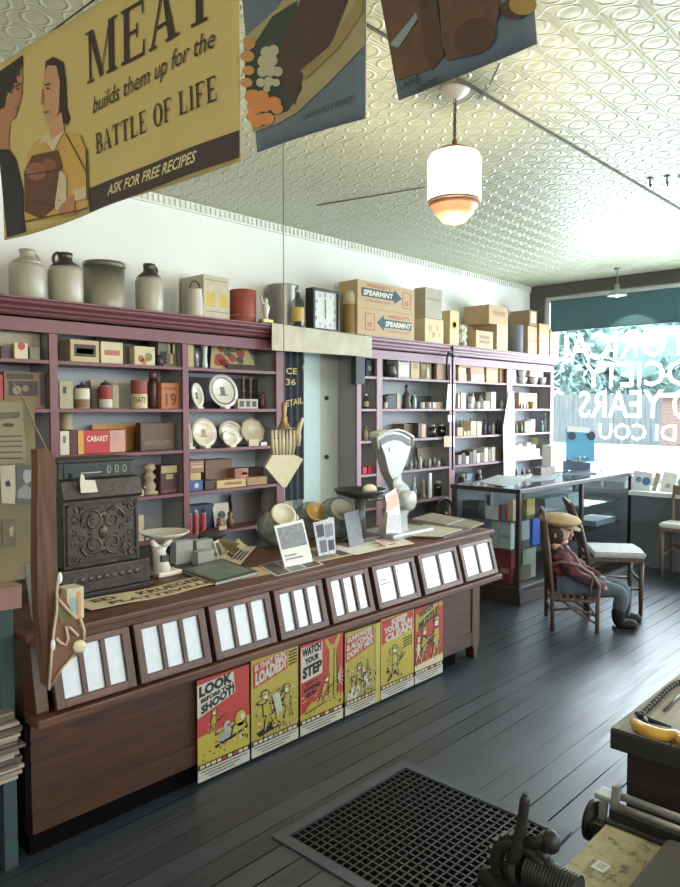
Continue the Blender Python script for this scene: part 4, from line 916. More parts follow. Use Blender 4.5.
# clippings board standing on the table
CB = 2.47; bx0, bx1 = .45, onY(36, 480, CB).x; zt = onY(30, 400, CB).z
cb = thing('clippings_board', 'tall yellowed board with pinned clippings standing on the table', 'board', (.75, CB, TZ+.005))
by = P('#6f6346', .8, .2, 6)
MB().box(bx0, bx1, CB, CB+.02, TZ+.006, zt, by).build('board', cb)
def pin(name, pix, m, dy, marks=None):
    q = [onY(*p_, CB-dy) for p_ in pix]; mb = MB().prism(q, (0, .001, 0), m)
    if marks:
        for (l, pts) in marks: mb.poly([onY(*p_, CB-dy-.0006) for p_ in pts], l)
    return mb.build(name, cb)
ol = P('#7d735a', .8, .08); tx = P('#3f382c', .8)
F = Flat(lambda a, b: onY(a, b, CB-.004), (0, -1, 0))
pin('certificate', [(-30, 402), (22, 402), (27, 463), (-30, 465)], ol, .004)
F.poly([(-8, 413), (20, 411.5), (19, 418), (-8, 420)], P('#5a5140', .8, .4, 90), 2)
for i, y in enumerate((436, 441, 446, 452, 458)): F.poly([(-8, y), (22, y-.5), (22, y+.7), (-8, y+1.2)], tx, 2)
F.ell(8, 425, 6, 2, tx, 2); F.mb.build('clipping_print', cb, recalc=False)
pin('clipping', [(0, 466), (15, 465), (16, 504), (2, 503)], P('#a39c86', .8, .1), .003, [(P('#2c2a26', .7), [(5, 482), (9, 480), (11, 486), (6, 487)])])
pin('portrait_photo', [(17, 466), (34, 465), (33, 504), (15, 503)], P('#4b4a45', .5, .3, 30), .003, [(P('#8d8a80', .5), [(24, 470), (31, 470), (31, 481), (26, 484), (23, 478)]), (P('#77746a', .5), [(18, 490), (26, 484), (32, 490), (32, 499), (17, 498)])])
pin('dark_photo', [(2, 519), (16, 518), (16, 547), (3, 547)], P('#5b5138', .6, .4, 20), .003, [(P('#8f8664', .6), [(9, 528), (14, 526), (13, 536), (10, 537)])])
tag(MB().tube([onY(12, 380, CB-.03), onY(24, 400, CB-.01), onY(36, 428, CB-.01), onY(46, 448, CB-.02), onY(54, 462, CB-.03)], .0025, P('#6f6552', .7), 6).build('cord'), 'thin cord hanging across the corner of the clippings board', 'cord')
# rough brown plank and the pouch hung on it
PX_ = 2.235
lft = [(37, 450), (38, 470), (37, 520), (37, 570), (38, 610), (42, 650), (47, 686)]; rgt = [(49, 688), (54, 655), (57, 610), (58, 575), (57, 540), (56, 500), (57, 470), (54, 455), (46, 448)]
br = wood('#3f2b1e', '#6b4a33', 'Z', 20, .8)
mb = MB(); mb.prism([onY(*p_, PX_) for p_ in lft+rgt], (.0, .045, 0), br)
tag(mb.build('rough_plank'), 'rough brown plank with torn edges standing by the clippings board', 'plank')
PC = 2.21
pc = thing('beaded_pouch', 'brown leather pouch with wavy piping and a cream button on the plank', 'pouch', tuple(onY(60, 690, PC)))
MB().prism([onY(*p_, PC) for p_ in ((49, 690), (53, 640), (57, 600), (62, 590), (72, 612), (82, 632), (85, 648), (78, 655), (68, 662), (58, 676))], (0, .02, 0), P('#6e4c38', .75, .25, 25)).build('leather', pc)
MB().prism([onY(*p_, PC-.002) for p_ in ((57, 608), (62, 604), (73, 622), (60, 622))], (0, .003, 0), P('#5c5c3a', .8, .3, 40)).build('green_panel', pc)
for pts, m, r in (([(57, 598), (66, 608), (73, 616)], '#a58d74', .005), ([(56, 638), (60, 643), (66, 645), (68, 638), (66, 626), (70, 628), (78, 636)], '#b39a80', .005), ([(80, 618), (84, 630), (84, 640)], '#b39a80', .005), ([(59, 575), (57, 590), (57, 610), (54, 630), (52, 650), (49, 690)], '#b0a48e', .004), ([(50, 688), (62, 668), (74, 655)], '#a08060', .004)):
    MB().tube([onY(*p_, PC-.006) for p_ in pts], r, P(m, .7, .1), 6).build('piping', pc)
MB().lathe([(.0, .012), (.018, .011), (.021, .006), (.021, 0), (0, 0)], onY(79, 646, PC-.006), P('#c9bd9c', .5, .08), 20, axis=(-.3, -1, 0)).build('button', pc)
for c in ((60, 578), (53, 645)): MB().ball(onY(*c, PC-.008), .011, P('#d0cdc2', .6), (.7, .5, 1.7)).build('white_bead', pc)
a = onZ(66, 617, CT); x0 = onY(67, 600, 2.43).x; x1 = onY(84, 600, 2.43).x
bx = MB().box(x0, x1-.0, 2.43, 2.50, Zc, onY(75, 588, 2.43).z, P('#b3ab94', .7, .06), .002); bx.box(x0+.01, x0+(x1-x0)*.6, 2.4292, 2.4298, CT+.02, CT+.08, P('#8a9a96', .7)); bx.box(x1-.028, x1-.012, 2.4292, 2.4298, CT+.0, CT+.1, P('#b88d55', .7))
tag(bx.build('small_carton'), 'small pale carton with an orange stripe at the near counter corner', 'box')
mb = MB(); mb.prism([onY(*p_, 2.33) for p_ in ((25, 565), (33, 562), (36, 618), (33, 621))], (.004, .02, 0), P('#8a8578', .7, .3, 30)); tag(mb.build('hanging_papers'), 'narrow sheaf of papers hanging between the pink cloth and the plank', 'paper')
# ================================================================== SHELVING UNITS AND WHAT STANDS ON THEM
SF = 4.08; SB = 4.365
mauve = P('#6b3d42', .5, .14, 12); mauve_lit = P('#8a6a70', .5, .1, 12); sgrey = P('#8d8f90', .7, .06, 4); sback = P('#9a9fa3', .75, .06, 3)  # second mauve is the same paint with window light put into the colour
LEV = [1.83, 1.55, 1.275, .985, .69]
def unit(name, label, x0, x1, posts, col, shelves, loc):
    t = thing(name, label, 'shelves', loc)
    MB().box(x0, x1, SB, SB+.015, 0, 2.06, sback).build('back_panel', t)
    for xa, xb in posts:
        xm = (xa+xb)/2
        MB().box(xa, xb, SF, SF+.022, .0, 1.984, col, .002).build('post', t)
        MB().box(xm-.012, xm+.012, SF+.022, SB, 0, 2.06, sgrey).build('divider', t)
    for (a, b, zl) in shelves:
        for z in zl: MB().box(a, b, SF+.004, SB, z-.022, z, col, .002).build('shelf', t)
    # moulded cornice
    MB().box(x0, x1, SF, SF+.024, 1.985, 2.075, col, .002).build('fascia', t)
    pr = [(SF, 2.075), (SF-.015, 2.08), (SF-.022, 2.095), (SF-.04, 2.105), (SF-.045, 2.118), (SF-.07, 2.135), (SF-.075, 2.15), (SF-.088, 2.155), (SF-.088, 2.165), (SB+.01, 2.165), (SB+.01, 2.06), (SF, 2.06)]
    MB().prism([(x0-.0, y, z) for y, z in pr], (x1-x0, 0, 0), col).build('cornice', t)
    return t
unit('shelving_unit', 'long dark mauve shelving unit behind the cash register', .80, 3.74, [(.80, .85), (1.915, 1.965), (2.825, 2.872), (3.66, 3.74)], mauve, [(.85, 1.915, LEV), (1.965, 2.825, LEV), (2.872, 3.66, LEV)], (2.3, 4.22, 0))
unit('shelving_unit', 'long mauve shelving unit, coloured pale as window-lit, between the doorway and the shop window', 4.57, 8.11, [(4.57, 4.625), (4.83, 4.905), (5.935, 6.03), (7.02, 7.14), (8.03, 8.11)], mauve_lit, [(4.625, 4.83, LEV), (4.905, 5.935, LEV+[.40]), (6.03, 7.02, LEV+[.40]), (7.14, 8.03, LEV+[.40])], (6.3, 4.22, 0))

BAYX = {'bay at left edge': (.845, 1.926), 'bay above register': (1.954, 2.834), 'plate bay': (2.863, 3.684), 'narrow bay': (4.612, 4.853), 'bay behind scale': (4.882, 5.968), 'bay behind case': (5.997, 7.066), 'bay beside window': (7.094, 8.056)}
ORD = ['first', 'second', 'third', 'fourth', 'fifth', 'sixth', 'seventh', 'eighth', 'ninth', 'tenth', 'eleventh', 'twelfth', 'thirteenth', 'fourteenth', 'fifteenth', 'sixteenth']
def X(px, py, Y): return onY(px, py, Y).x
def Zt(px, py, Y): return onY(px, py, Y).z
def h2m(h, rough=.6, var=.1): return P(h, rough, var, 14)
# --- kinds of goods; every one takes x0,x1 (front width), z0,z1, Y (front), d (depth)
def g_box(nm, lab, cat, grp, x0, x1, z0, z1, Y, d, c, o):
    mb = MB().box(x0, x1, Y, Y+d, z0, z1, h2m(c), min(.003, (x1-x0)/8))
    for (u0, v0, u1, v1, cc) in o.get('L', []):
        yy = Y-.0008
        mb.poly([(x0+(x1-x0)*u0, yy, z0+(z1-z0)*v0), (x0+(x1-x0)*u1, yy, z0+(z1-z0)*v0), (x0+(x1-x0)*u1, yy, z0+(z1-z0)*v1), (x0+(x1-x0)*u0, yy, z0+(z1-z0)*v1)], h2m(cc, .6, .2))
    for (s, u0, v0, u1, v1, cc) in o.get('T', []):
        lettering(mb, s, (x0+(x1-x0)*u0, Y-.0014, z0+(z1-z0)*v0), ((x1-x0)*(u1-u0), 0, 0), (0, 0, (z1-z0)*(v1-v0)), h2m(cc), .02)
    for (cu, cv, r, cc) in o.get('C', []):
        mb.poly([(x0+(x1-x0)*cu+r*math.cos(A*PI/7), Y-.0011, z0+(z1-z0)*cv+r*math.sin(A*PI/7)) for A in range(14)], h2m(cc, .6, .2))
    return tag(mb.build(nm, recalc=not (o.get('T'))), lab, cat, grp)
def g_can(nm, lab, cat, grp, x0, x1, z0, z1, Y, d, c, o):
    r = (x1-x0)/2; p = ((x0+x1)/2, Y+r, z0); h = z1-z0
    t = thing(nm, lab, cat, p, grp)
    m = h2m(o.get('m', '#8c8a84'), .35)
    MB().lathe([(r*.98, 0), (r, .004), (r, h-.006), (r*.97, h-.004), (r*.93, h-.004), (r*.93, h-.007), (0, h-.007)], p, m, 20).build('tin', t)
    bands = o.get('B', [(0.06, .94, c)])
    for a, b, cc in bands: MB().lathe([(r*1.006, h*a), (r*1.012, h*a+.001), (r*1.012, h*b-.001), (r*1.006, h*b)], p, h2m(cc), 20).build('paper_band', t)
    for (s, v0, v1, cc) in o.get('T', []):
        mb = MB(); vs, fs = textgeo(s, .02); ww = []
        for a, b in vs:
            A = -PI/2-.45+(a-.5)*1.5; ww.append(mb.v((p[0]+r*1.03*math.cos(A), p[1]+r*1.03*math.sin(A), z0+h*(v0+(v1-v0)*b))))
        for f in fs: mb.face([ww[i] for i in f], h2m(cc))
        mb.build('lettering', t, recalc=False)
    if o.get('lid'): MB().lathe([(r*.75, h-.0035), (r*.78, h+.008), (r*.5, h+.016), (r*.15, h+.018), (r*.15, h+.03), (0, h+.031)], p, h2m(o['lid']), 18).build('lid', t)
    return t
def g_bottle(nm, lab, cat, grp, x0, x1, z0, z1, Y, d, c, o):
    r = (x1-x0)/2; p = ((x0+x1)/2, Y+r, z0); h = z1-z0; t = thing(nm, lab, cat, p, grp)
    m = glass(c, .1, .05, 'b'+c[1:]) if o.get('clear') else P(c, .2, .1, 10)
    MB().lathe([(r*.9, 0), (r, h*.03), (r, h*.58), (r*.85, h*.68), (r*.4, h*.76), (r*.36, h*.9), (0, h*.9)], p, m, 14).build('glass_body', t)
    MB().lathe([(r*.42, h*.885), (r*.45, h*.89), (r*.45, h), (0, h)], p, h2m(o.get('cap', '#3a3835'), .4), 12).build('cap', t)
    if o.get('label'): MB().lathe([(r*1.01, h*.15), (r*1.03, h*.16), (r*1.03, h*.5), (r*1.01, h*.51)], p, h2m(o['label']), 14).build('paper_label', t)
    return t
def g_jar(nm, lab, cat, grp, x0, x1, z0, z1, Y, d, c, o):
    r = (x1-x0)/2; p = ((x0+x1)/2, Y+r, z0); h = z1-z0; t = thing(nm, lab, cat, p, grp)
    m = glass(c, .1, .05, 'b'+c[1:]) if o.get('clear', 0) else P(c, .35, .1, 10)
    MB().lathe([(r*.85, 0), (r, h*.06), (r, h*.68), (r*.7, h*.82), (0, h*.82)], p, m, 16).build('jar_body', t)
    MB().lathe([(r*.74, h*.825), (r*.76, h*.83), (r*.76, h*.96), (r*.7, h), (0, h)], p, h2m(o.get('cap', '#9a978c'), .4), 16).build('lid', t)
    return t
def g_bowl(nm, lab, cat, grp, x0, x1, z0, z1, Y, d, c, o):
    r = (x1-x0)/2; h = z1-z0; p = ((x0+x1)/2, Y+r, z0)
    return tag(MB().lathe([(r*.5, 0), (r*.55, h*.1), (r*.92, h*.6), (r, h), (r*.94, h), (r*.8, h*.6), (0, h*.25)], p, P(c, .3, .06), 20).build(nm), lab, cat, grp)
def g_plate(nm, lab, cat, grp, x0, x1, z0, z1, Y, d, c, o):
    hgt = z1-z0; R = hgt/2; asp = (x1-x0)/hgt; tl = .24; n = o.get('n', 28)
    T = Matrix.Translation(((x0+x1)/2, Y+.02, z0+.004)) @ Matrix.Rotation(-tl, 4, 'X') @ Matrix.Translation((0, 0, R)) @ Matrix.Diagonal((asp, 1, 1, 1))
    t = thing(nm, lab, cat, ((x0+x1)/2, Y+.03, z0), grp)
    MB(T).lathe([(0, 0), (R*.62, 0), (R*.68, .006), (R, .016), (R*.99, .02), (R*.66, .011), (R*.6, .006), (0, .006)], (0, 0, 0), P(c, .25, .04), n, axis=(0, -1, 0)).build('dish', t)
    if o.get('deco'):
        mb = MB(T); q = P(o['deco'], .4, .3, 40)
        if o.get('ring'): mb.lathe([(R*.74, .0135), (R*.84, .0165)], (0, 0, 0), q, n, axis=(0, -1, 0), caps=False)
        mb.box(-R*.16, R*.14, -.0085, -.0065, -R*.25, R*.25, q); mb.box(-R*.3, R*.3, -.0085, -.0065, -R*.27, -R*.2, q)
        mb.build('painted_motif', t, recalc=False)
    MB().box((x0+x1)/2-.022, (x0+x1)/2+.022, Y-.012, Y+.05, z0+.0005, z0+.014, h2m('#cfc7ae')).build('plate_stand', t)
    return t
def g_book(nm, lab, cat, grp, x0, x1, z0, z1, Y, d, c, o):
    t = thing(nm, lab, cat, ((x0+x1)/2, Y+d/2, z0), grp); w_ = min(.004, (x1-x0)*.12)
    MB().box(x0, x0+w_, Y, Y+d, z0, z1, h2m(c)).box(x1-w_, x1, Y, Y+d, z0, z1, h2m(c)).box(x0, x1, Y-w_, Y, z0, z1, h2m(c), .001).build('cover', t)
    MB().box(x0+w_, x1-w_, Y, Y+d-.004, z0+.003, z1-.004, h2m('#a39c8a')).build('pages', t)
    return t
def g_board(nm, lab, cat, grp, x0, x1, z0, z1, Y, d, c, o):     # something flat leaning on the back panel
    a = o.get('lean', .06); th = o.get('th', .008)
    T = Matrix.Translation((x0, Y, z0)) @ Matrix.Rotation(-math.atan(a), 4, 'X'); W, H = x1-x0, (z1-z0)
    mb = MB(T); q = o.get('shape') or [(0, 0), (1, 0), (1, 1), (0, 1)]
    mb.prism([(u*W, 0, v*H) for u, v in q], (0, th, 0), h2m(c, .5))
    for (cu, cv, r, cc) in o.get('C', []): mb.poly([(cu*W+r*math.cos(A*PI/6), -.001, cv*H+r*.85*math.sin(A*PI/6)) for A in range(12)], h2m(cc, .5, .3))
    for (u0, v0, u1, v1, cc) in o.get('L', []): mb.poly([(u0*W, -.0007, v0*H), (u1*W, -.0007, v0*H), (u1*W, -.0007, v1*H), (u0*W, -.0007, v1*H)], h2m(cc, .5, .2))
    for (s, u0, v0, u1, v1, cc) in o.get('T', []): lettering(mb, s, (W*u0, -.0013, H*v0), (W*(u1-u0), 0, 0), (0, 0, H*(v1-v0)), h2m(cc), .02)
    return tag(mb.build(nm), lab, cat, grp)
def g_lathe(nm, lab, cat, grp, x0, x1, z0, z1, Y, d, c, o):     # profile of (radius, height) fractions
    r = (x1-x0)/2; h = z1-z0
    return tag(MB().lathe([(a*r, b*h) for a, b in o['prof']], ((x0+x1)/2, Y+r, z0), P(c, o.get('rough', .4), .12, 12), 18).build(nm), lab, cat, grp)
KIND = dict(box=g_box, can=g_can, bottle=g_bottle, jar=g_jar, bowl=g_bowl, plate=g_plate, book=g_book, board=g_board, lathe=g_lathe)
PLACE = {0: 'top shelf', 1: 'second shelf', 2: 'third shelf', 3: 'fourth shelf', 4: 'lowest shelf', 5: 'cornice'}
def row(lev, bay, items, ybase=4.13):
    z0 = LEV[lev]+.0006 if lev < 5 else 2.1656
    order = sorted(range(len(items)), key=lambda i: items[i][3]+items[i][4]); cnt = {}; num = {}; tot = {}
    for i in items: tot[i[1]] = tot.get(i[1], 0)+1
    for i in order: k = items[i][1]; cnt[k] = cnt.get(k, 0)+1; num[i] = cnt[k]
    for i, it in enumerate(items):
        kind, desc, nm, a, b, top, c = it[:7]; o = it[7] if len(it) > 7 else {}
        Y = o.get('Y', ybase); d = o.get('d', min(.14, SB-.004-Y)); d = min(d, SB-.003-Y) if lev < 5 else d
        zz = z0+o.get('dz', 0); py = top+8
        if 'on' in o: zz = onY((a+b)/2, o['on'], Y).z
        x0, x1 = X(a, py, Y), X(b, py, Y); z1 = Zt((a+b)/2, top, Y)
        if kind in ('can', 'bottle', 'jar', 'bowl', 'lathe'): z1 = Zt((a+b)/2, top, Y+(x1-x0)/2)
        if z1-zz < .015: z1 = zz+.015
        if kind in ('can', 'bottle', 'jar', 'bowl', 'lathe'):
            r = .04
            for _ in range(4): c3 = onY((a+b)/2, py, Y+r); r = (b-a)/2*((c3-CAM).dot(FW))/FPX
            x0, x1 = c3.x-r, c3.x+r; z1 = max(Zt((a+b)/2, top, Y+r), zz+.015)
        lo, hi = BAYX.get(bay, (-9, 99))
        if kind in ('box', 'board', 'book'): x0, x1 = max(x0, lo), min(x1, hi)
        elif x0 < lo: x0, x1 = lo, x1+lo-x0
        elif x1 > hi: x0, x1 = x0+hi-x1, hi
        if x1-x0 < .012: x0 = x1-.012 if x1 > hi-.02 else x0; x1 = x0+.012
        lab = desc if tot[desc] == 1 else '%s of %d alike from left, %s' % (ORD[num[i]-1], tot[desc], desc)
        lab = lab+(' on the %s, %s' % (PLACE[lev], bay))
        lab = ' '.join(lab.split()[:16])
        KIND[kind](nm, lab, o.get('cat', nm.split('_')[-1]), o.get('g') or ('goods on the %s, %s' % (PLACE[lev], bay)), x0, x1, zz, z1, Y, d, c, o)

# ---------------- left unit
B0, B1, B2 = 'bay at left edge', 'bay above register', 'plate bay'
row(0, B0, [('box', 'long cream box', 'carton', -6, 40, 331.5, '#a39a80', dict(Y=4.2, d=.12)), ('box', 'white card with red seal', 'card_display', 14.5, 28, 343, '#c9bb9c', dict(d=.02, C=[(.5, .8, .022, '#a8503a')])), ('box', 'small purple box', 'small_box', 1, 9, 346, '#4a3242', dict(d=.05)), ('box', 'small dark green box', 'small_box', 30, 40, 347, '#7a7a62', dict(d=.05))])
row(1, B0, [('box', 'brown printed tin', 'printed_tin', 4, 45.5, 372, '#6e5438', dict(cat='tin', d=.14, L=[(.1, .35, .8, .75, '#2e211a'), (.05, .8, .7, .95, '#3a2a1e'), (.85, .1, .95, .95, '#3a2c1e')], C=[(.3, .5, .025, '#8a6e4a'), (.5, .55, .02, '#7a5e3e')])), ('box', 'red box', 'carton', -8, 3, 374, '#8f2f2a')])
row(0, B1, [('box', 'tan wooden cigar box with black oval', 'cigar_box', 70.5, 99, 340, '#b39e74', dict(cat='box', d=.15, L=[(.12, .25, .88, .8, '#3a3226'), (.2, .38, .8, .62, '#a8946a')])), ('box', 'cream cigar box with red print', 'cigar_box', 101, 123, 342, '#c0b294', dict(cat='box', L=[(.15, .38, .85, .62, '#a5624c')])), ('box', 'small dark olive box', 'small_box', 123.5, 133, 344, '#3f3f2e', dict(Y=4.2)), ('box', 'cream crate with green and red fruit print', 'fruit_box', 134.5, 155, 346.5, '#bdb190', dict(cat='box', C=[(.3, .35, .022, '#9a5636'), (.68, .45, .028, '#68703a'), (.45, .2, .02, '#a8643c')])), ('board', 'black slate tray leaning at the back', 'slate', 96, 156, 322, '#26241f', dict(cat='tray', Y=4.30, lean=.08, L=[(.06, .08, .94, .9, '#322f2a')])), ('box', 'cream and black patterned tin', 'patterned_tin', 158, 180, 337, '#6c6856', dict(cat='tin', d=.12, Y=4.16, L=[(.08, .1, .45, .5, '#1e1c1a'), (.55, .45, .9, .85, '#b7ad8c'), (.65, .1, .78, .95, '#b9ad84')])), ('lathe', 'dark beaded ring', 'bead_string', 156, 164, 355, '#3d3540', dict(cat='beads', prof=[(.9, 0), (1, .5), (.5, 1), (0, 1)]))])
row(1, B1, [('box', 'beige playing card box', 'carton', 59.5, 73, 381, '#9b9274', dict(L=[(.25, .55, .5, .8, '#38342c')])), ('can', 'white and brown can under a dark teapot lid', 'can', 74, 89.5, 387.5, '#bdb39c', dict(Y=4.12, lid='#2c2620', B=[(.06, .45, '#7d5b3a'), (.45, .94, '#c2baa6')])), ('board', 'large beige card leaning at the back', 'beige_card', 92, 131, 380, '#9d9276', dict(cat='card', Y=4.3, lean=.1)), ('can', 'small red and white can', 'can', 99, 112, 385, '#8f3b34', dict(Y=4.12, lid='#2b2926', B=[(.06, .4, '#b9b09c'), (.4, .94, '#8c2f2b')])), ('box', 'grey and tan tin', 'spice_tin', 112.5, 119, 385, '#8d8468', dict(cat='tin', Y=4.16)), ('can', 'red and cream oats can', 'oats_can', 131, 147, 379.5, '#8a4436', dict(cat='can', Y=4.12, B=[(.02, .5, '#c0b084'), (.5, .97, '#84402f')], T=[('OATS', .2, .4, '#2a2622')])), ('jar', 'dark red glass jar', 'jar', 147.5, 159, 372, '#4a2624', dict(Y=4.18, cap='#5a3a34')), ('box', 'orange calendar block reading 19', 'calendar_block', 161.5, 181, 383, '#a4683f', dict(cat='calendar', d=.05, T=[('19', .22, .1, .82, .6, '#6f2a1e')], L=[(.15, .74, .85, .83, '#8a4a30')]))])
row(2, B1, [('box', 'white box', 'carton', 60, 69.5, 431, '#c3baa6', dict(L=[(.3, .5, .6, .8, '#6a665c')])), ('book', 'dark red book', 'book', 70, 77, 430, '#4b2420', dict(d=.12)), ('box', 'bright red and yellow cracker box reading CABARET', 'cracker_box', 78, 125.5, 430, '#a82a30', dict(cat='box', d=.1, L=[(0, .0, .11, 1, '#c4923a'), (.66, .03, .99, .97, '#b88a80')], T=[('CABARET', .18, .52, .62, .76, '#d8c8b8')])), ('board', 'orange yellow carton leaning behind the red box', 'carton', 93, 136, 424, '#a87a3a', dict(Y=4.29, lean=.04, th=.02)), ('box', 'brown embossed chocolates tin', 'chocolate_tin', 140.5, 175, 422.5, '#4a382a', dict(cat='tin', Y=4.15, d=.06, L=[(.05, .06, .95, .94, '#5d4835')], T=[('CHOCOLATES', .12, .2, .88, .36, '#8a7354')])), ('can', 'cream flowered tin', 'can', 60, 72, 411, '#a3946c', dict(Y=4.25, lid='#8c7c58'))])
row(3, B1, [('lathe', 'cream carved figurine', 'figurine', 141, 158, 463, '#a3947a', dict(rough=.7, prof=[(1, 0), (1, .08), (.6, .12), (.75, .3), (.4, .45), (.8, .55), (.45, .68), (.3, .72), (.75, .82), (.6, .95), (.2, 1), (0, 1)])), ('box', 'maroon and cream tea tin', 'tea_tin', 160.5, 178, 465, '#43201f', dict(cat='tin', d=.09, L=[(.05, .72, .95, .97, '#a09468'), (.3, .5, .7, .68, '#96885c'), (.1, .05, .9, .12, '#6b3a30')])), ('box', 'small cream card', 'card_display', 140, 144, 490, '#b3a687', dict(d=.02))])
row(4, B1, [('box', 'pale wooden slat', 'slat', 138, 144, 515, '#b3a27e', dict(cat='wood', d=.02)), ('box', 'white folded paper', 'folded_paper', 146, 176, 533, '#aeb0ac', dict(cat='paper', d=.1))])
row(0, B2, [('box', 'narrow tan box', 'carton', 188, 193.5, 333, '#a58f66'), ('bottle', 'clear glass vase', 'bottle', 194, 198.5, 336, '#cdd6d2', dict(clear=1, cap='#c9cfcb')), ('lathe', 'white flared milk glass vase', 'vase', 199, 210, 338, '#b9beb9', dict(prof=[(.5, 0), (.55, .1), (.4, .4), (.55, .75), (1, 1), (.9, 1), (0, .7)])), ('board', 'yellow fruit printed serving board leaning back', 'serving_board', 210, 257, 334, '#9c9060', dict(cat='board', Y=4.17, lean=.3, shape=[(0, 0), (1, 0), (.84, 1), (.18, 1)], C=[(.25, .3, .05, '#8c3a34'), (.18, .2, .035, '#9a463a'), (.33, .2, .04, '#94403a'), (.55, .75, .07, '#3c3a34'), (.55, .75, .055, '#9a9c96'), (.5, .35, .04, '#8a4a3a'), (.66, .3, .035, '#3f4434'), (.42, .5, .035, '#4c5a3a'), (.7, .5, .04, '#8a4438'), (.3, .6, .03, '#7d4a34')])), ('board', 'dark wooden rack leaning before the board', 'rack', 228, 258, 364, '#33241f', dict(Y=4.14, lean=.3, th=.005))])
row(1, B2, [('plate', 'small oval plate with a blue ship', 'plate', 194, 205.5, 383, '#c8c3b0', dict(deco='#55606c')), ('plate', 'large round cream plate with a blue ship', 'plate', 212, 240.5, 374, '#c9c4b2', dict(deco='#5a6470', ring=1)), ('board', 'dark velvet board leaning behind the ship plates', 'dark_board', 190, 262, 378, '#2b231f', dict(cat='board', Y=4.32, lean=.02)), ('box', 'small silver toast rack', 'toast_rack', 238, 258, 399, '#a9a493', dict(cat='rack', d=.05, L=[(.08, .2, .3, .8, '#4a443c'), (.4, .2, .6, .8, '#4a443c'), (.7, .2, .92, .8, '#3a342e')])), ('lathe', 'slender silver candlestick', 'candlestick', 241, 246, 376, '#837d72', dict(Y=4.24, prof=[(1, 0), (.9, .05), (.3, .1), (.3, .5), (.8, .55), (.3, .62), (.4, .9), (.9, 1), (0, 1)])), ('lathe', 'slender silver candlestick', 'candlestick', 248, 253, 378, '#7d776c', dict(Y=4.24, prof=[(1, 0), (.9, .05), (.3, .1), (.3, .5), (.8, .55), (.3, .62), (.4, .9), (.9, 1), (0, 1)])), ('lathe', 'brown wooden bowling pin', 'wooden_pin', 259, 266, 392, '#5c3b32', dict(cat='pin', Y=4.2, prof=[(.6, 0), (1, .3), (.5, .65), (.65, .85), (.3, 1), (0, 1)]))])
row(2, B2, [('plate', 'narrow cream plate beside the post', 'plate', 188.5, 194, 421, '#c3bba4'), ('plate', 'large oval cream platter', 'platter', 194.5, 219, 418.5, '#c9bfa8', dict(cat='plate', deco='#a5876c')), ('plate', 'round flowered plate', 'plate', 221, 245, 421, '#c4bba4', dict(deco='#8a7d68', ring=1, Y=4.17)), ('plate', 'small cream saucer', 'saucer', 224, 241, 430, '#c9c0aa', dict(cat='plate', Y=4.10)), ('plate', 'octagonal tan glass plate', 'plate', 243, 267, 418, '#b8ac8e', dict(n=8, Y=4.16)), ('box', 'small cream note card', 'note_card', 249, 259, 439, '#b7a988', dict(cat='card', Y=4.105, d=.01)), ('box', 'small white note card', 'note_card', 261, 267, 442, '#cfcabc', dict(cat='card', Y=4.105, d=.01))])
row(3, B2, [('box', 'blue tin', 'tobacco_tin', 190, 203, 480.5, '#2f4a7a', dict(cat='tin', Y=4.12, C=[(.5, .5, .018, '#b5b5ae')])), ('box', 'cream cigar box', 'cigar_box', 190.5, 201, 473, '#b39b66', dict(cat='box', Y=4.13, on=480.3)), ('box', 'brown striped cigar box', 'cigar_box', 190, 204, 460.5, '#8a6544', dict(cat='box', Y=4.14, on=472.7, L=[(.1, .4, .9, .6, '#bb9a70'), (.1, .7, .9, .8, '#b08a60')])), ('box', 'small dark brown box', 'small_box', 205, 216, 480.5, '#3c2a22', dict(Y=4.12)), ('box', 'large brown leather box', 'leather_box', 205.5, 232, 459.5, '#6a4a35', dict(cat='box', Y=4.23, d=.12)), ('box', 'cream cigar box with dark lettering', 'cigar_box', 217, 246, 479.5, '#b89a62', dict(cat='box', Y=4.11, d=.11, L=[(.25, .35, .85, .7, '#7a5c34')], T=[('Dutch Boy', .25, .3, .85, .75, '#4a3620')] if False else [])), ('box', 'small grey and red box', 'small_box', 235, 248.5, 468, '#8a5a4c', dict(Y=4.15, d=.1, on=479.2, L=[(.45, .1, .95, .9, '#a8645a'), (.5, .4, .9, .6, '#c9b8a8')])), ('box', 'plain wooden box', 'wooden_box', 247, 267, 477, '#8f7444', dict(cat='box', Y=4.12)), ('box', 'long dark brown box', 'dark_box', 250, 272, 467, '#43302a', dict(cat='box', Y=4.26, d=.09))])
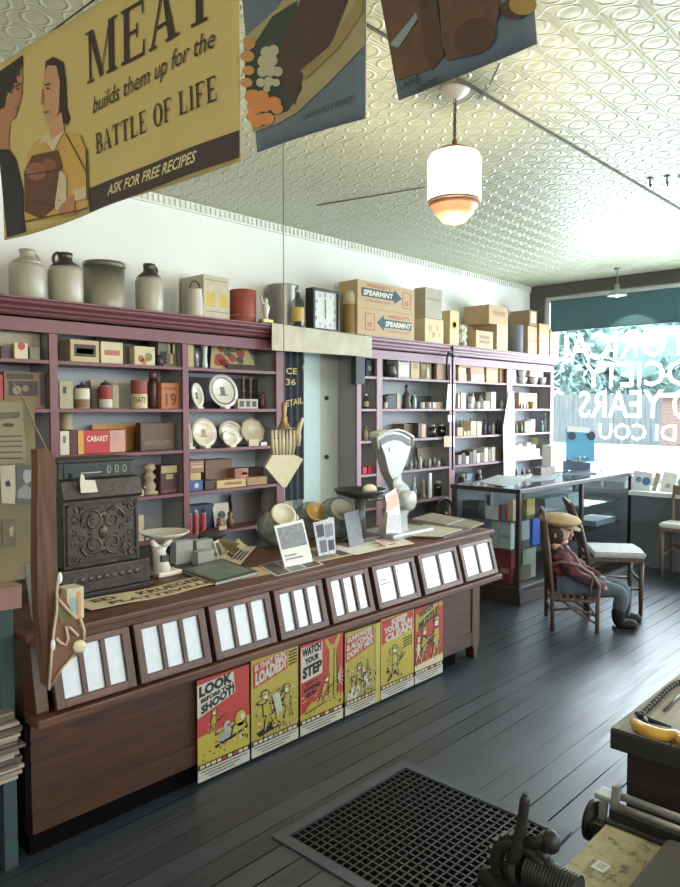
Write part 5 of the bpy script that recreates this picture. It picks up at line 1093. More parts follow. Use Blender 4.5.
row(4, B2, [('can', 'narrow red spice tin', 'spice_tin', 188.5, 192, 513, '#a4453c', dict(cat='tin', Y=4.11)), ('can', 'narrow red spice tin', 'spice_tin', 193, 198.5, 512.5, '#a8483e', dict(cat='tin', Y=4.11, lid='#9a9a96')), ('can', 'narrow red spice tin', 'spice_tin', 200.5, 206, 512, '#a8483e', dict(cat='tin', Y=4.11, lid='#2a2a2a')), ('box', 'dark blue box', 'carton', 190, 214, 505, '#242a48', dict(Y=4.25, d=.1)), ('board', 'picture of a black and cream cat-sized card', 'picture_card', 215, 231, 503, '#a8a08a', dict(cat='card', Y=4.2, lean=.2, C=[(.5, .5, .035, '#2a2420'), (.3, .25, .03, '#6b4a34')])) if False else ('board', 'cream and black picture card', 'picture_card', 215, 231, 503, '#a8a08a', dict(cat='card', Y=4.22, lean=.2, C=[(.5, .5, .035, '#2a2420'), (.3, .25, .03, '#6b4a34')])), ('lathe', 'brown carved trinket', 'trinket', 216, 224, 516, '#7a5a44', dict(prof=[(.8, 0), (1, .3), (.5, .6), (.7, .8), (0, 1)])), ('lathe', 'brown carved trinket', 'trinket', 226, 234, 510, '#6d4f3c', dict(Y=4.15, prof=[(.8, 0), (1, .3), (.5, .6), (.7, .8), (0, 1)])), ('board', 'dark brown wooden board leaning back', 'wooden_board', 233, 262, 493, '#3f3029', dict(cat='board', Y=4.27, lean=.1)), ('box', 'cream price card', 'price_card', 219, 227, 526, '#b7a988', dict(cat='card', d=.01, Y=4.10))])
# ---------------- right unit
BN, BR, BS, BT = 'narrow bay', 'bay behind scale', 'bay behind case', 'bay beside window'
row(0, BN, [('box', 'black framed box', 'black_box', 366.5, 375, 360, '#26282a', dict(cat='box', C=[(.4, .5, .025, '#7d8080')]))])
row(1, BN, [('bottle', 'small clear glass bottle', 'bottle', 363, 369, 394, '#c9d2ce', dict(clear=1, label='#b09c78', cap='#d0d0cc'))])
row(2, BN, [('jar', 'brown stoneware jar', 'jar', 362, 368, 426.5, '#7a664c', dict(cap='#6a573f'))])
row(3, BN, [('box', 'small bright red box', 'red_box', 363, 367, 467, '#b02a40', dict(cat='box', d=.05)), ('box', 'small bright red box', 'red_box', 368.5, 373, 466, '#b83048', dict(cat='box', d=.05))])
tag(MB().box(X(356, 370, 4.02), X(365, 370, 4.02), 4.02, 4.075, Zt(360, 384, 4.02), Zt(360, 357, 4.02), P('#2b2a28', .6, .3, 20), .004).build('black_case'), 'black oblong case hanging on the post right of the doorway', 'case')
row(0, BR, [('lathe', 'dark grey vase', 'vase', 385, 397, 364, '#3c3a36', dict(prof=[(.6, 0), (1, .35), (.7, .75), (.9, 1), (0, 1)])), ('box', 'white and black carton', 'carton', 398.5, 409.5, 352.5, '#b8b3a6', dict(L=[(.1, .62, .9, .95, '#4b4b48'), (.15, .1, .85, .5, '#cfc5b4')])), ('box', 'tan carton', 'carton', 411, 419.5, 358.5, '#b39b74', dict(L=[(.2, .5, .8, .8, '#93805c')])), ('box', 'yellow green carton', 'carton', 421, 431.5, 355, '#a59c6c', dict(Y=4.18, L=[(.1, .6, .9, .9, '#6b7058')])), ('bottle', 'small white bottle', 'bottle', 424.5, 429, 364, '#d2ccb8', dict(cap='#c8a860', Y=4.12)), ('box', 'brown picture card', 'picture_card', 437, 448, 363, '#a08568', dict(cat='card', d=.03)), ('box', 'small brown book box', 'small_box', 413, 420, 370, '#7a6248', dict(Y=4.3, d=.04))])
row(1, BR, [('can', 'white and black tin', 'can', 383.5, 387.5, 396, '#c8c6bc', dict(B=[(.06, .5, '#c8c6bc'), (.5, .94, '#3a3a38')])), ('box', 'black tin box', 'black_box', 388, 396, 395, '#2a2b30', dict(cat='box')), ('box', 'narrow tan box', 'carton', 397, 400.5, 394, '#a59678'), ('lathe', 'dark bronze statuette with a hat', 'statuette', 401, 412, 384, '#453d33', dict(Y=4.14, prof=[(1, 0), (.95, .1), (.7, .3), (.8, .5), (.55, .62), (.25, .7), (.35, .8), (.25, .86), (.5, .88), (.25, .95), (0, 1)])), ('bottle', 'pale blue bottle', 'bottle', 412.5, 416.5, 392, '#aeb8bc', dict(cap='#3b4a5a')), ('box', 'black cash box', 'black_box', 417, 431, 396, '#3a3a38', dict(cat='box', Y=4.25)), ('can', 'small black and white tin', 'can', 419.5, 424.5, 402, '#c4c2b8', dict(Y=4.11)), ('can', 'small black and white tin', 'can', 426.5, 431, 402, '#b9b7ae', dict(Y=4.11)), ('box', 'cream and orange box', 'carton', 433, 444, 402, '#d3c3ac', dict(L=[(.8, .1, 1, .9, '#c09a4a')]))])
row(2, BR, [('box', 'brown woven basket', 'basket', 404, 418, 424, '#6b543c', dict(Y=4.2)), ('box', 'dark small box', 'small_box', 418.5, 421, 423, '#4a4640'), ('box', 'pinkish small box', 'small_box', 421.5, 426, 424, '#b38a7c'), ('jar', 'clear glass jar', 'jar', 428, 436, 424.5, '#b9c0bd', dict(clear=1)), ('jar', 'clear glass jar', 'jar', 437.5, 445.5, 424, '#a9b0ad', dict(clear=1))])
row(3, BR, [('board', 'brown card leaning behind the small bottles', 'brown_card', 419, 439, 447, '#8a8070', dict(cat='card', Y=4.28, lean=.1))]+[('bottle', 'tiny pale bottle', 'bottle', 409+i*4.6, 412.6+i*4.6, 459-(i % 3)*2.2, ['#8c8f8a', '#6c6a62', '#a5a79f', '#4c4c48'][i % 4], dict(Y=4.11+.03*(i % 2), cap=['#333', '#b9b39c'][0] if False else '#55524a')) for i in range(8)])
row(4, BR, [('lathe', 'glass lamp chimney', 'lamp_chimney', 411, 417, 476, '#a3a9a6', dict(cat='lamp', rough=.15, prof=[(.7, 0), (.9, .1), (1, .35), (.5, .6), (.45, 1), (0, 1)])), ('lathe', 'brass lantern', 'lantern', 419, 426, 478, '#8a8068', dict(rough=.3, prof=[(1, 0), (.9, .15), (.5, .2), (.8, .4), (.5, .7), (.7, .75), (.3, .9), (0, 1)])), ('box', 'thin white card', 'white_card', 429.5, 432, 473, '#cfd2d0', dict(cat='card', d=.02)), ('jar', 'clear glass jar', 'jar', 434, 441.5, 481, '#aab0ac', dict(clear=1))])
x = X(441, 513, 4.06); zc = Zt(441, 514, 4.06)
t = thing('cast_iron_flywheel', 'dark spoked iron wheel standing before the shelves beside the display case', 'wheel', (x, 4.03, 0))
MB().tube([(x+.155*math.cos(a*PI/16), 4.03, zc+.155*math.sin(a*PI/16)) for a in range(32)], .014, P('#2e2d2b', .5, metal=.5), 8, closed=True).build('rim', t)
for a in range(6): MB().tube([(x, 4.03, zc), (x+.15*math.cos(a*PI/3), 4.03, zc+.15*math.sin(a*PI/3))], .007, P('#2e2d2b', .5, metal=.5), 6).build('spoke', t)
MB().lathe([(0, -.03), (.03, -.028), (.03, .028), (0, .03)], (x, 4.03, zc), P('#3a3835', .5, metal=.5), 12, axis=(0, 1, 0)).build('hub', t)
MB().box(x-.05, x+.05, 3.99, 4.07, .0005, zc-.165, P('#2b2826', .6)).build('stand', t)
row(0, BS, [('box', 'tan carton', 'carton', 458.5, 466.5, 374, '#b89a76', dict(Y=4.12)), ('box', 'pale tan carton', 'carton', 458.5, 466, 367.5, '#c7ae88', dict(Y=4.12, on=374)), ('box', 'orange tan carton', 'carton', 459, 470.5, 361, '#b98f60', dict(Y=4.13, on=367.3)), ('box', 'grey tan carton', 'carton', 471, 484.5, 374, '#a59884', dict(Y=4.12)), ('box', 'brown carton', 'carton', 470.5, 484, 366.5, '#a08060', dict(Y=4.13, on=374)), ('box', 'brown ribbed carton', 'carton', 486.5, 498, 366, '#b0926c', dict(L=[(.05, .75, .95, .8, '#8a6a48')])), ('box', 'tall tan carton', 'carton', 500, 504, 363, '#b58d64')])
row(1, BS, [('box', 'narrow pale box', 'carton', 458, 460, 394, '#b3a08a'), ('box', 'tall white carton', 'carton', 461.3, 466, 393, '#d6d2c4'), ('jar', 'white lidded jar', 'jar', 467.5, 475, 393.5, '#d5d2ca', dict(Y=4.2, cap='#8a6a62')), ('jar', 'low white jar', 'jar', 468, 473, 402, '#d3cfc4', dict(Y=4.11)), ('jar', 'low white jar', 'jar', 475, 480, 401, '#cfc6ba', dict(Y=4.11)), ('bottle', 'grey glass bottle', 'bottle', 478, 483, 393, '#8f979a', dict(Y=4.2)), ('box', 'olive carton', 'carton', 485, 491, 392, '#7a6c3e', dict(Y=4.2)), ('box', 'small white carton', 'carton', 484, 489.3, 401, '#d7d5cb', dict(Y=4.11)), ('box', 'tall white and olive carton', 'carton', 491.5, 496, 392, '#d9d7cc'), ('bottle', 'white bottle', 'bottle', 500, 503.5, 398, '#d0d0ca', dict(cap='#4a4a48'))])
row(2, BS, [('box', 'orange brown box', 'carton', 457.5, 463, 427.5, '#b08a66', dict(Y=4.11)), ('box', 'small brown box', 'carton', 464, 466.5, 431.5, '#c9ab7e', dict(Y=4.11)), ('box', 'small brown box', 'carton', 467.3, 470, 431, '#b9a075', dict(Y=4.11)), ('box', 'cream spice packet', 'packet', 471, 476, 421.5, '#d3c69c', dict(cat='packet')), ('box', 'cream spice packet', 'packet', 477.5, 481.5, 421.5, '#d5cc9c', dict(cat='packet'))]+[('bottle', 'brown glass bottle', 'bottle', 458.5+i*3.4, 461+i*3.4, 420-(i % 2), '#4b3a2c', dict(Y=4.24)) for i in range(4)]+[('bottle', 'dark glass bottle', 'bottle', 483+i*4.2, 486.3+i*4.2, 419.5+(i % 3), ['#3f4348', '#35373a', '#c9c6b6', '#2f3236', '#3c4248'][i], dict(Y=4.16, label='#b9b6a8' if i == 2 else None)) for i in range(5)])
hs = [455, 453, 456, 452, 450, 453, 452, 448, 449, 447, 446, 446]
row(3, BS, [('book', 'old book or boxed ware with dark sides', 'book', 458+i*3.75, 461.2+i*3.75, hs[i], ['#8a8478', '#3f3a36', '#b9b3a4', '#4a423a', '#7d7568', '#c4bfb0', '#5a4d42', '#c9c4b4', '#83705c', '#cdc8b8', '#6a5c4c', '#8a8070'][i], dict(d=.14)) for i in range(12)])
row(4, BS, [('jar', 'dark iron pot', 'pot', 458, 466, 474, '#2e3032', dict(Y=4.12)), ('box', 'pale blue tin', 'tin', 467, 474, 473, '#8fa3ae', dict(Y=4.2)), ('jar', 'dark iron kettle', 'kettle', 475, 482, 470, '#333438')])
row(0, BT, [('bowl', 'tall stack of white crockery', 'bowl_stack', 517, 527, 377.5, '#d6d5cc', dict(cat='bowls', Y=4.11)), ('bowl', 'white bowl', 'bowl', 517.5, 526.5, 368, '#d9d8d0', dict(Y=4.12, on=377.3)), ('bowl', 'white bowl', 'bowl', 529, 538, 377, '#dad9d2'), ('bowl', 'white bowl', 'bowl', 539.5, 547, 377.5, '#dcdbd4'), ('box', 'orange and white carton', 'carton', 530, 543, 369.5, '#b98a70', dict(Y=4.13, on=376.8, L=[(.65, 0, 1, 1, '#d9d6ce')])), ('box', 'tall white carton', 'carton', 512.5, 516, 370, '#d6d6d0')])
row(1, BT, [('box', 'large peach carton', 'carton', 519, 537, 393, '#c09a80', dict(Y=4.16, d=.14, L=[(.05, .7, .95, .76, '#a8806a')])), ('box', 'dark brown carton', 'carton', 537.5, 549, 393, '#7a5c52', dict(Y=4.24, d=.1))]+[('bottle', 'tiny grey bottle', 'bottle', 519.5+i*3, 522+i*3, 402.5, ['#8a8d84', '#a5a89c', '#9a9c8e'][i % 3], dict(Y=4.10)) for i in range(3)]+[('can', 'small olive and white tin', 'can', 529.5, 534.5, 401, '#a58f4c', dict(Y=4.10))])
row(2, BT, [('bottle', 'green glass bottle', 'bottle', 514.5, 517.5, 422, '#5a6a5a', dict(label='#3a5a78')), ('bottle', 'dark green glass bottle', 'bottle', 519.5, 522.5, 422, '#4a5f3a'), ('bottle', 'white bottle', 'bottle', 523.5, 527, 419, '#d9dcd8'), ('box', 'orange carton', 'carton', 527.5, 531, 421, '#c09a5c'), ('box', 'white carton', 'carton', 531.5, 535, 419.5, '#d9dcd9'), ('bottle', 'teal glass bottle', 'bottle', 540.5, 543.5, 421, '#5f807c', dict(cap='#d0d6d4')), ('bottle', 'tall pale teal bottle', 'bottle', 545, 548, 413, '#8fa6a4', dict(cap='#d0d6d4'))])
row(3, BT, [('box', 'white medicine carton', 'carton', 514+i*4.4, 517.8+i*4.4, [446, 444, 447, 443, 445, 449][i], ['#dcd9c8', '#e0dfd6', '#d8d8d2', '#dccfcf', '#d9d9d6', '#dfe3e2'][i], dict(L=[(.3, .2, .7, .6, '#a5a8a5')])) for i in range(6)]+[('box', 'yellow picture carton', 'carton', 542.5, 549.5, 437, '#cdbf86', dict(Y=4.24, C=[(.5, .5, .03, '#5a6a78')]))])
row(4, BT, [('jar', 'small black iron pot', 'pot', 514, 518, 468, '#2f3236'), ('jar', 'small black iron pot', 'pot', 521, 525, 469, '#33363a'), ('jar', 'small black iron pot', 'pot', 527, 530, 470, '#2f3236')])
# papers pinned on the posts
def pinned(name, lab, pix, Y, c, marks=()):
    mb = MB().prism([onY(*p, Y) for p in pix], (0, .0015, 0), P(c, .7, .06))
    for a, b, cc in marks: mb.poly([onY(a[0], a[1], Y-.0008), onY(b[0], a[1], Y-.0008), onY(b[0], b[1], Y-.0008), onY(a[0], b[1], Y-.0008)], h2m(cc))
    return tag(mb.build(name), lab, 'paper')
pinned('pinned_paper', 'long white printed paper hanging on the post above the tan card', [(448, 384), (456, 384), (455, 410), (446, 410)], 4.06, '#c3cad2', [((449, 392), (454, 400), '#aab4c2')])
pinned('pinned_paper', 'small white card pinned midway on the post behind the display case', [(448, 415), (454, 415), (454, 422), (448, 422)], 4.06, '#d9d4c8')
pinned('pinned_paper', 'tan card pinned to the post behind the display case', [(444, 436), (450, 436), (450, 447), (444, 447)], 4.06, '#bfa68c')
pinned('pinned_paper', 'pale card pinned beside the tan card on the post', [(450.5, 436), (455, 436), (455, 447), (450.5, 447)], 4.065, '#dcd6cc')
pinned('paper_chart', 'long white paper chart hanging in front of the bay beside the window', [(507, 402), (509, 392), (514, 391), (515, 430), (515.5, 470), (514, 489), (504, 489), (503.5, 455), (503, 428)], 4.05, '#b5bcc0', [((505, 443), (514, 450), '#b8d2dc'), ((504, 462), (513, 464), '#b09a98')])
q0 = onY(452.5, 346, 4.0); q1 = onY(452.5, 470, 4.0)
t = thing('iron_rod', 'thin black iron rod with a crossbar hanging from the pale cornice', 'rod', (q0.x, 4.0, q1.z)); ir = P('#2c2724', .5, metal=.4)
MB().tube([q0, q1], .009, ir, 8).build('shaft', t); MB().tube([onY(448, 353, 3.99), onY(459, 357, 3.985)], .008, ir, 6).build('crossbar', t)
MB().tube([onY(447, 380, 4.0), onY(447, 358, 4.0), onY(449, 352, 4.0), onY(452, 352, 4.0)], .011, ir, 8).build('hook', t)

# ---------------- on top of the left unit
CZT = 2.1656
def crock(px0, px1, ptop, Y, name, lab, prof, cols, handle=None, cat='jug'):
    c3 = onY((px0+px1)/2, ptop+20, Y); r = (px1-px0)/2*((c3-CAM).dot(FW))/FPX; c = (c3.x, Y, CZT); h = Zt((px0+px1)/2, ptop, Y)-CZT
    t = thing(name, lab, cat, c, 'stoneware on the left cornice')
    k = cols['split']
    lo = [(a*r, b*h) for a, b in prof if b <= k]; hi = [(a*r, b*h) for a, b in prof if b >= k]
    MB().lathe(lo, c, P(cols['body'], .35, .12, 8), 26).build('body', t); MB().lathe(hi, c, P(cols['neck'], .3, .12, 8), 26).build('neck' if cat == 'jug' else 'rim', t)
    if handle:
        sg, z0, z1, rr_ = handle; pts = []
        for i in range(9): A = -PI/2+PI*i/8; pts.append((c[0]+sg*(rr_[0]*r+rr_[1]*r*math.cos(A)), Y-.0, CZT+h*(z0+z1)/2+h*(z1-z0)/2*math.sin(A)))
        MB().tube(pts, r*.1, P(cols['neck'], .3, .1), 8).build('handle', t)
JUG = [(0, 0), (.94, 0), (1, .03), (1, .62), (.93, .70), (.62, .80), (.45, .84), (.40, .9), (.43, .93), (.45, .99), (.36, 1), (.3, .95), (0, .95)]
crock(10, 45, 249.5, 4.12, 'stoneware_jug', 'plain grey stoneware jug, leftmost on the cornice', JUG, dict(split=.7, body='#a8a592', neck='#a09d8a'), (1, .72, .92, (.42, .25)))
crock(49, 82, 253, 4.12, 'stoneware_jug', 'stoneware jug with a black brown neck and handle, left of the wide crock', JUG, dict(split=.7, body='#aaa692', neck='#352a24'), (-1, .72, .98, (.4, .35)))
crock(84, 125, 263, 4.16, 'stoneware_crock', 'wide grey stoneware crock with a dark rim between two jugs', [(0, 0), (.93, 0), (.95, .03), (.96, .88), (1, .9), (1, .98), (.95, 1), (.9, .97), (.88, .5), (0, .4)], dict(split=.88, body='#8f8a78', neck='#5f5a4e'), None, 'crock')
crock(135.5, 163, 264, 4.12, 'stoneware_jug', 'smaller stoneware jug with a dark neck, right of the wide crock', JUG, dict(split=.7, body='#a39f8c', neck='#2f2824'), (1, .76, .98, (.3, .35)))
TL = 'left cornice'
row(5, TL, [('box', 'big worn cardboard carton with yellow print', 'carton', 203.5, 229, 276, '#b5ad95', dict(Y=4.10, d=.26, L=[(.08, .3, .45, .62, '#bda54c'), (.6, .3, .95, .62, '#bda54c'), (.05, .88, .95, .9, '#7d766a'), (.05, .18, .95, .2, '#7d766a')], C=[(.27, .72, .018, '#c9bfa0')])), ('can', 'red coffee can with white script', 'coffee_can', 230, 256, 290, '#8c3a30', dict(cat='can', Y=4.05, B=[(.03, .97, '#8c3a30'), (.2, .26, '#b9a894')], m='#7a5248'))])
t0 = onY(195, 300, 4.04)
xa, xb = X(187, 300, 4.02), X(203, 300, 4.02)
t = thing('stoneware_pitcher', 'small cream pitcher with a dark wire handle before the worn carton', 'pitcher', (onY(195, 300, 4.07).x, 4.07, CZT)); zt_ = Zt(195, 288, 4.04); c3 = onY(195, 300, 4.08); r_ = 8.5*((c3-CAM).dot(FW))/FPX; c_ = (c3.x, 4.02+r_, CZT)
MB().lathe([(0, 0), (1.0*r_, 0), (1.0*r_, .02), (.8*r_, zt_-CZT-.01), (.85*r_, zt_-CZT), (.72*r_, zt_-CZT), (.7*r_, .03), (0, .03)], c_, P('#b3ad9c', .35, .08), 20).build('body', t)
MB().tube([(c_[0]+r_*.75*math.cos(a), c_[1], zt_-.006+.06*math.sin(a)) for a in [PI*i/8 for i in range(9)]], .006, P('#3a302a', .4), 6).build('handle', t)
Yf = 4.03; mb = MB(); cx = X(266, 300, Yf); fz = lambda py: Zt(266, py, Yf)
t = thing('trophy_figurine', 'white and gold trophy figurine before the grey pail', 'figurine', (cx, Yf, CZT))
MB().box(cx-.05, cx+.05, Yf-.025, Yf+.03, CZT, CZT+.035, P('#b9a868', .3, metal=.4), .003).box(cx-.07, cx+.07, Yf-.03, Yf+.035, CZT, CZT+.012, P('#2a2622', .4)).build('plinth', t)
MB().lathe([(.02, 0), (.012, .02), (.022, .06), (.03, .09), (.014, .115), (.018, .13), (.012, .15), (0, .155)], (cx, Yf, CZT+.035), P('#c9c4b4', .35), 12).tube([(cx-.01, Yf, CZT+.13), (cx-.04, Yf, CZT+.17), (cx-.05, Yf, CZT+.2)], .008, P('#c9c4b4', .35), 6).build('figure', t)
c3 = onY(283, 300, 4.24); r_ = 15.5*((c3-CAM).dot(FW))/FPX; c_ = (c3.x, 4.24, CZT); h_ = Zt(283, 286, 4.24)-CZT
t = thing('metal_pail', 'grey galvanised metal pail on the cornice above the cloth', 'pail', c_, None)
MB().lathe([(0, 0), (.9*r_, 0), (.92*r_, .01), (r_, h_-.01), (1.03*r_, h_), (.97*r_, h_), (.86*r_, .02), (0, .02)], c_, P('#84877f', .4, .15, 8, metal=.5), 26).build('body', t)
for s in (-1, 1): MB().lathe([(0, 0), (.014, .001), (.014, .008), (0, .009)], (c_[0]+s*r_*.98, c_[1], CZT+h_*.85), P('#6a6c66', .4, metal=.6), 8, axis=(s, 0, 0)).build('ear', t)
row(5, TL+' end', [('bottle', 'clear glass bottle with a yellow label', 'bottle', 291, 304, 288, '#b9c0ba', dict(clear=1, Y=4.0, label='#b59a4c', cap='#9a9a92')), ('can', 'amber oil tin with a broad gold label and white cap', 'oil_tin', 343, 356, 293, '#8d7a44', dict(cat='tin', Y=4.02, m='#a59a74', lid='#b5b098', B=[(.03, .72, '#85682f'), (.78, .97, '#b3ab8a')]))])
# bridge board that carries the goods over the doorway
tag(MB().box(3.745, 4.565, 4.0, 4.37, 2.135, 2.165, mauve, .003).build('shelf_board'), 'plain board bridging the doorway between the two shelving units', 'board')
# clock
Yk = 4.05; A, B = X(313.5, 310, Yk), X(340, 310, Yk); z1 = Zt(326, 289, Yk); z0 = CZT
t = thing('wall_clock', 'square black framed clock with a white face standing above the cloth', 'clock', ((A+B)/2, Yk+.03, CZT))
kb = P('#2d2c2b', .4, .05); f_ = .022
MB().box(A, B, Yk, Yk+.09, z0, z0+f_, kb, .003).box(A, B, Yk, Yk+.09, z1-f_, z1, kb, .003).box(A, A+f_, Yk, Yk+.09, z0+f_, z1-f_, kb, .003).box(B-f_, B, Yk, Yk+.09, z0+f_, z1-f_, kb, .003).build('frame', t)
fc = MB().box(A+f_, B-f_, Yk+.02, Yk+.08, z0+f_, z1-f_, P('#c3c6c0', .4, .04)).build('dial', t)
mb = MB(); cx, cz = (A+B)/2, (z0+z1)/2; R_ = min((B-A)/2, (z1-z0)/2)-f_
for i in range(12):
    a = PI/2-(i+1)*PI/6; s = .028; k = .84/max(abs(math.cos(a)), abs(math.sin(a)))**.5
    w_ = s*{0: .25, 9: 1.0, 10: .6, 11: .95}.get(i, .62); lettering(mb, str(i+1), (cx+R_*k*math.cos(a)-w_/2, Yk+.019, cz+((z1-z0)/2-f_)*k*math.sin(a)-s/2), (w_, 0, 0), (0, 0, s), P('#3b3a38', .6), .02)
mb.build('numerals', t, recalc=False)
MB().box(cx-.004, cx+.004, Yk+.016, Yk+.018, cz-.01, cz+R_*.7, kb).build('hand', t); MB().box(cx-.0035, cx+.0035, Yk+.013, Yk+.0155, cz-R_*.5, cz+.01, kb).build('hand', t)
# gum cartons
Yg = 4.0
def gum(zb, zt_, flip, lab):
    A, B = X(357.5, 310, Yg), X(414.5, 310, Yg); cb_ = '#b39a74'
    t = thing('gum_carton', lab, 'box', ((A+B)/2, Yg+.15, zb), 'stacked gum cartons'); W = B-A; H = zt_-zb
    MB().box(A, B, Yg, Yg+.21, zb, zt_, P(cb_, .7, .06), .003).build('carton', t)
    mb = MB(); yy = Yg-.0012; q = lambda u, v: (A+W*u, yy, zb+H*v); teal_ = P('#27434d', .6); rd = P('#94402a', .6); crm_ = P('#d8d2bc', .6)
    if not flip:
        mb.poly([q(.06, .42), q(.62, .42), q(.62, .30), q(.76, .56), q(.62, .86), q(.62, .74), q(.06, .74)], teal_)
        lettering(mb, 'SPEARMINT', q(.09, .47), (W*.5, 0, 0), (W*.012, 0, H*.21), crm_, .03, (0, -.0008, 0)); lettering(mb, "WRIGLEY'S", q(.14, .78), (W*.42, 0, 0), (0, 0, H*.13), rd, .02); lettering(mb, 'CHEWING GUM', q(.14, .25), (W*.42, 0, 0), (0, 0, H*.09), rd, .0)
        fx0 = .77
    else:
        mb.poly([q(.94, .36), q(.44, .36), q(.44, .22), q(.32, .52), q(.44, .82), q(.44, .68), q(.94, .68)], teal_)
        lettering(mb, 'SPEARMINT', q(.46, .41), (W*.46, 0, 0), (W*.012, 0, H*.21), crm_, .03, (0, -.0008, 0)); lettering(mb, "WRIGLEY'S", q(.5, .74), (W*.4, 0, 0), (0, 0, H*.13), rd, .02); lettering(mb, 'CHEWING GUM', q(.5, .2), (W*.4, 0, 0), (0, 0, H*.09), rd, .0)
        fx0 = .12
    for (u0, v0, u1, v1) in ((fx0, .2, fx0+.012, .82), (fx0+.15, .2, fx0+.162, .82), (fx0, .2, fx0+.162, .225), (fx0, .8, fx0+.162, .82)): mb.poly([q(u0, v0), q(u1, v0), q(u1, v1), q(u0, v1)], rd)
    lettering(mb, '10', q(fx0+.045, .3), (W*.07, 0, 0), (0, 0, H*.2), rd, .03)
    u = .94 if not flip else .03
    lettering(mb, 'PEPPER', (A+W*(u+.03), yy, zb+H*.12), (0, 0, H*.75), (-W*.03, 0, 0), rd, .0) if False else None
    mb.build('print', t, recalc=False)
zA = Zt(386, 338.5, Yg); zM = Zt(386, 312, Yg); zT = Zt(386, 284.5, Yg); zb0 = CZT
gum(zb0, zb0+(zT-zb0)/2-.001, True, 'tan gum carton reading SPEARMINT with an arrow pointing left, lower of two')
gum(zb0+(zT-zb0)/2, zT, False, 'tan gum carton reading SPEARMINT with an arrow pointing right, upper of two')
TR = 'right cornice'
row(5, TR, [('box', 'cream carton with yellow pattern', 'carton', 425, 443.5, 319, '#c3b38c', dict(Y=4.03, d=.16, C=[(.3, .6, .03, '#b59c50'), (.65, .65, .03, '#b59c50'), (.45, .35, .028, '#a8935a'), (.75, .35, .02, '#b59c50')])), ('box', 'tall grey tan carton', 'carton', 425.5, 442, 288.5, '#a39a84', dict(Y=4.03, d=.13, on=318.6, L=[(.1, .6, .9, .66, '#857c68')])), ('box', 'narrow cream carton with a yellow and red emblem', 'carton', 450, 459, 311, '#c4b084', dict(Y=4.03, d=.2, C=[(.5, .6, .05, '#c9a848'), (.5, .6, .028, '#b0603c')])), ('box', 'small tan carton stencilled with two lines', 'carton', 476, 493, 331, '#b59a74', dict(Y=4.0, d=.3, L=[(.2, .55, .8, .72, '#87705a'), (.2, .28, .8, .45, '#87705a')])), ('box', 'large tan carton', 'carton', 497, 508, 325, '#b8a07a', dict(Y=4.02, d=.3)), ('box', 'wide tan carton', 'carton', 489, 508, 306, '#b0946c', dict(Y=4.02, d=.3, on=324.7, T=[('SHERIDAN', .2, .5, .85, .75, '#8a6a4a')] if False else [], L=[(.2, .5, .85, .72, '#98785a')])), ('can', 'grey enamel can with a yellow label', 'milk_can', 510, 523, 325, '#6b7072', dict(cat='can', Y=4.1, B=[(.02, .98, '#6f7476')], m='#7a7e80')), ('box', 'brown carton with a white end label', 'carton', 529.5, 537, 310.5, '#8f7658', dict(Y=4.08, d=.24, on=326, L=[(.2, .2, .85, .9, '#c9bca0')])), ('box', 'orange tan carton', 'carton', 528, 537, 341, '#b98f70', dict(Y=4.08, d=.2)), ('box', 'light orange tan carton', 'carton', 528, 537, 326.5, '#bb9672', dict(Y=4.08, d=.2, on=340.7)), ('box', 'pale peach carton', 'carton', 539.5, 549, 341, '#c4a080', dict(Y=4.06, d=.2)), ('box', 'peach carton', 'carton', 539.5, 549, 324, '#bc9470', dict(Y=4.06, d=.2, on=340.7)), ('box', 'low peach carton', 'carton', 550.5, 559, 330, '#c09a7c', dict(Y=4.1, d=.2))])
# white paper flowers
a = onY(463, 333, 4.06); mb = MB(); rr = random.Random(5); pw_ = P('#c9c4ae', .8, .12, 20)
t = thing('paper_flowers', 'bunch of crumpled white paper flowers between cartons on the cornice', 'flowers', (a.x, 4.1, CZT))
for i in range(16):
    c = Vector((a.x+rr.uniform(-.05, .05), 4.08+rr.uniform(-.03, .05), CZT+.04+rr.random()*.15)); mb.ball(c, .032+.015*rr.random(), pw_, (1, .8, .8), 8, .5)
mb.build('petals', t); MB().lathe([(0, 0), (.035, 0), (.04, .06), (.03, .08), (0, .08)], (a.x, 4.1, CZT), P('#b0aa96', .6), 12).build('pot', t)

# ---------------- over the doorway: cloth, flag, bunch of paper fans
Yc = 3.985; mb = MB(); cl = P('#b8b39c', .85, .2, 9); n = 30
pl = [(272, 326), (372, 338)]; bl = [(275, 356), (371, 358.5)]
g = []
for i in range(n+1):
    u = i/n; px = 272+100*u; a = onY(px, 323+14*u, Yc); xx = a.x
    zt_ = a.z; zb = onY(px, 350+7*u, Yc).z; g.append([(xx, Yc-.012*math.sin(u*22)*(1-v/4)*.4-.0, zt_+(zb-zt_)*v/4) for v in range(5)])
for i in range(n):
    for j in range(4): mb.prism([g[i][j], g[i+1][j], g[i+1][j+1], g[i][j+1]], (0, .002, 0), cl)
tag(mb.build('cloth_strip'), 'stained cream cloth strip hung from the cornice across the doorway', 'cloth')
Yn = 4.2; t = thing('banner', 'dark navy banner with gold letters hanging left of the doorway', 'banner', (X(294, 420, Yn), Yn, 1.0))
xa, xb = X(285, 420, Yn), X(303.5, 420, Yn); za, zb = 2.1, Zt(295, 500, Yn)
mb = MB(); n = 14
for i in range(n):
    f = lambda k: (xa+(xb-xa)*k/n, Yn+.008*math.sin(k*1.3))
    (x0, y0), (x1, y1) = f(i), f(i+1); mb.prism([(x0, y0, zb), (x1, y1, zb), (x1, y1, za), (x0, y0, za)], (0, .003, 0), P('#1e222c', .8, .1))
mb.build('cloth', t)
mb = MB(); gold = P('#a5924c', .6)
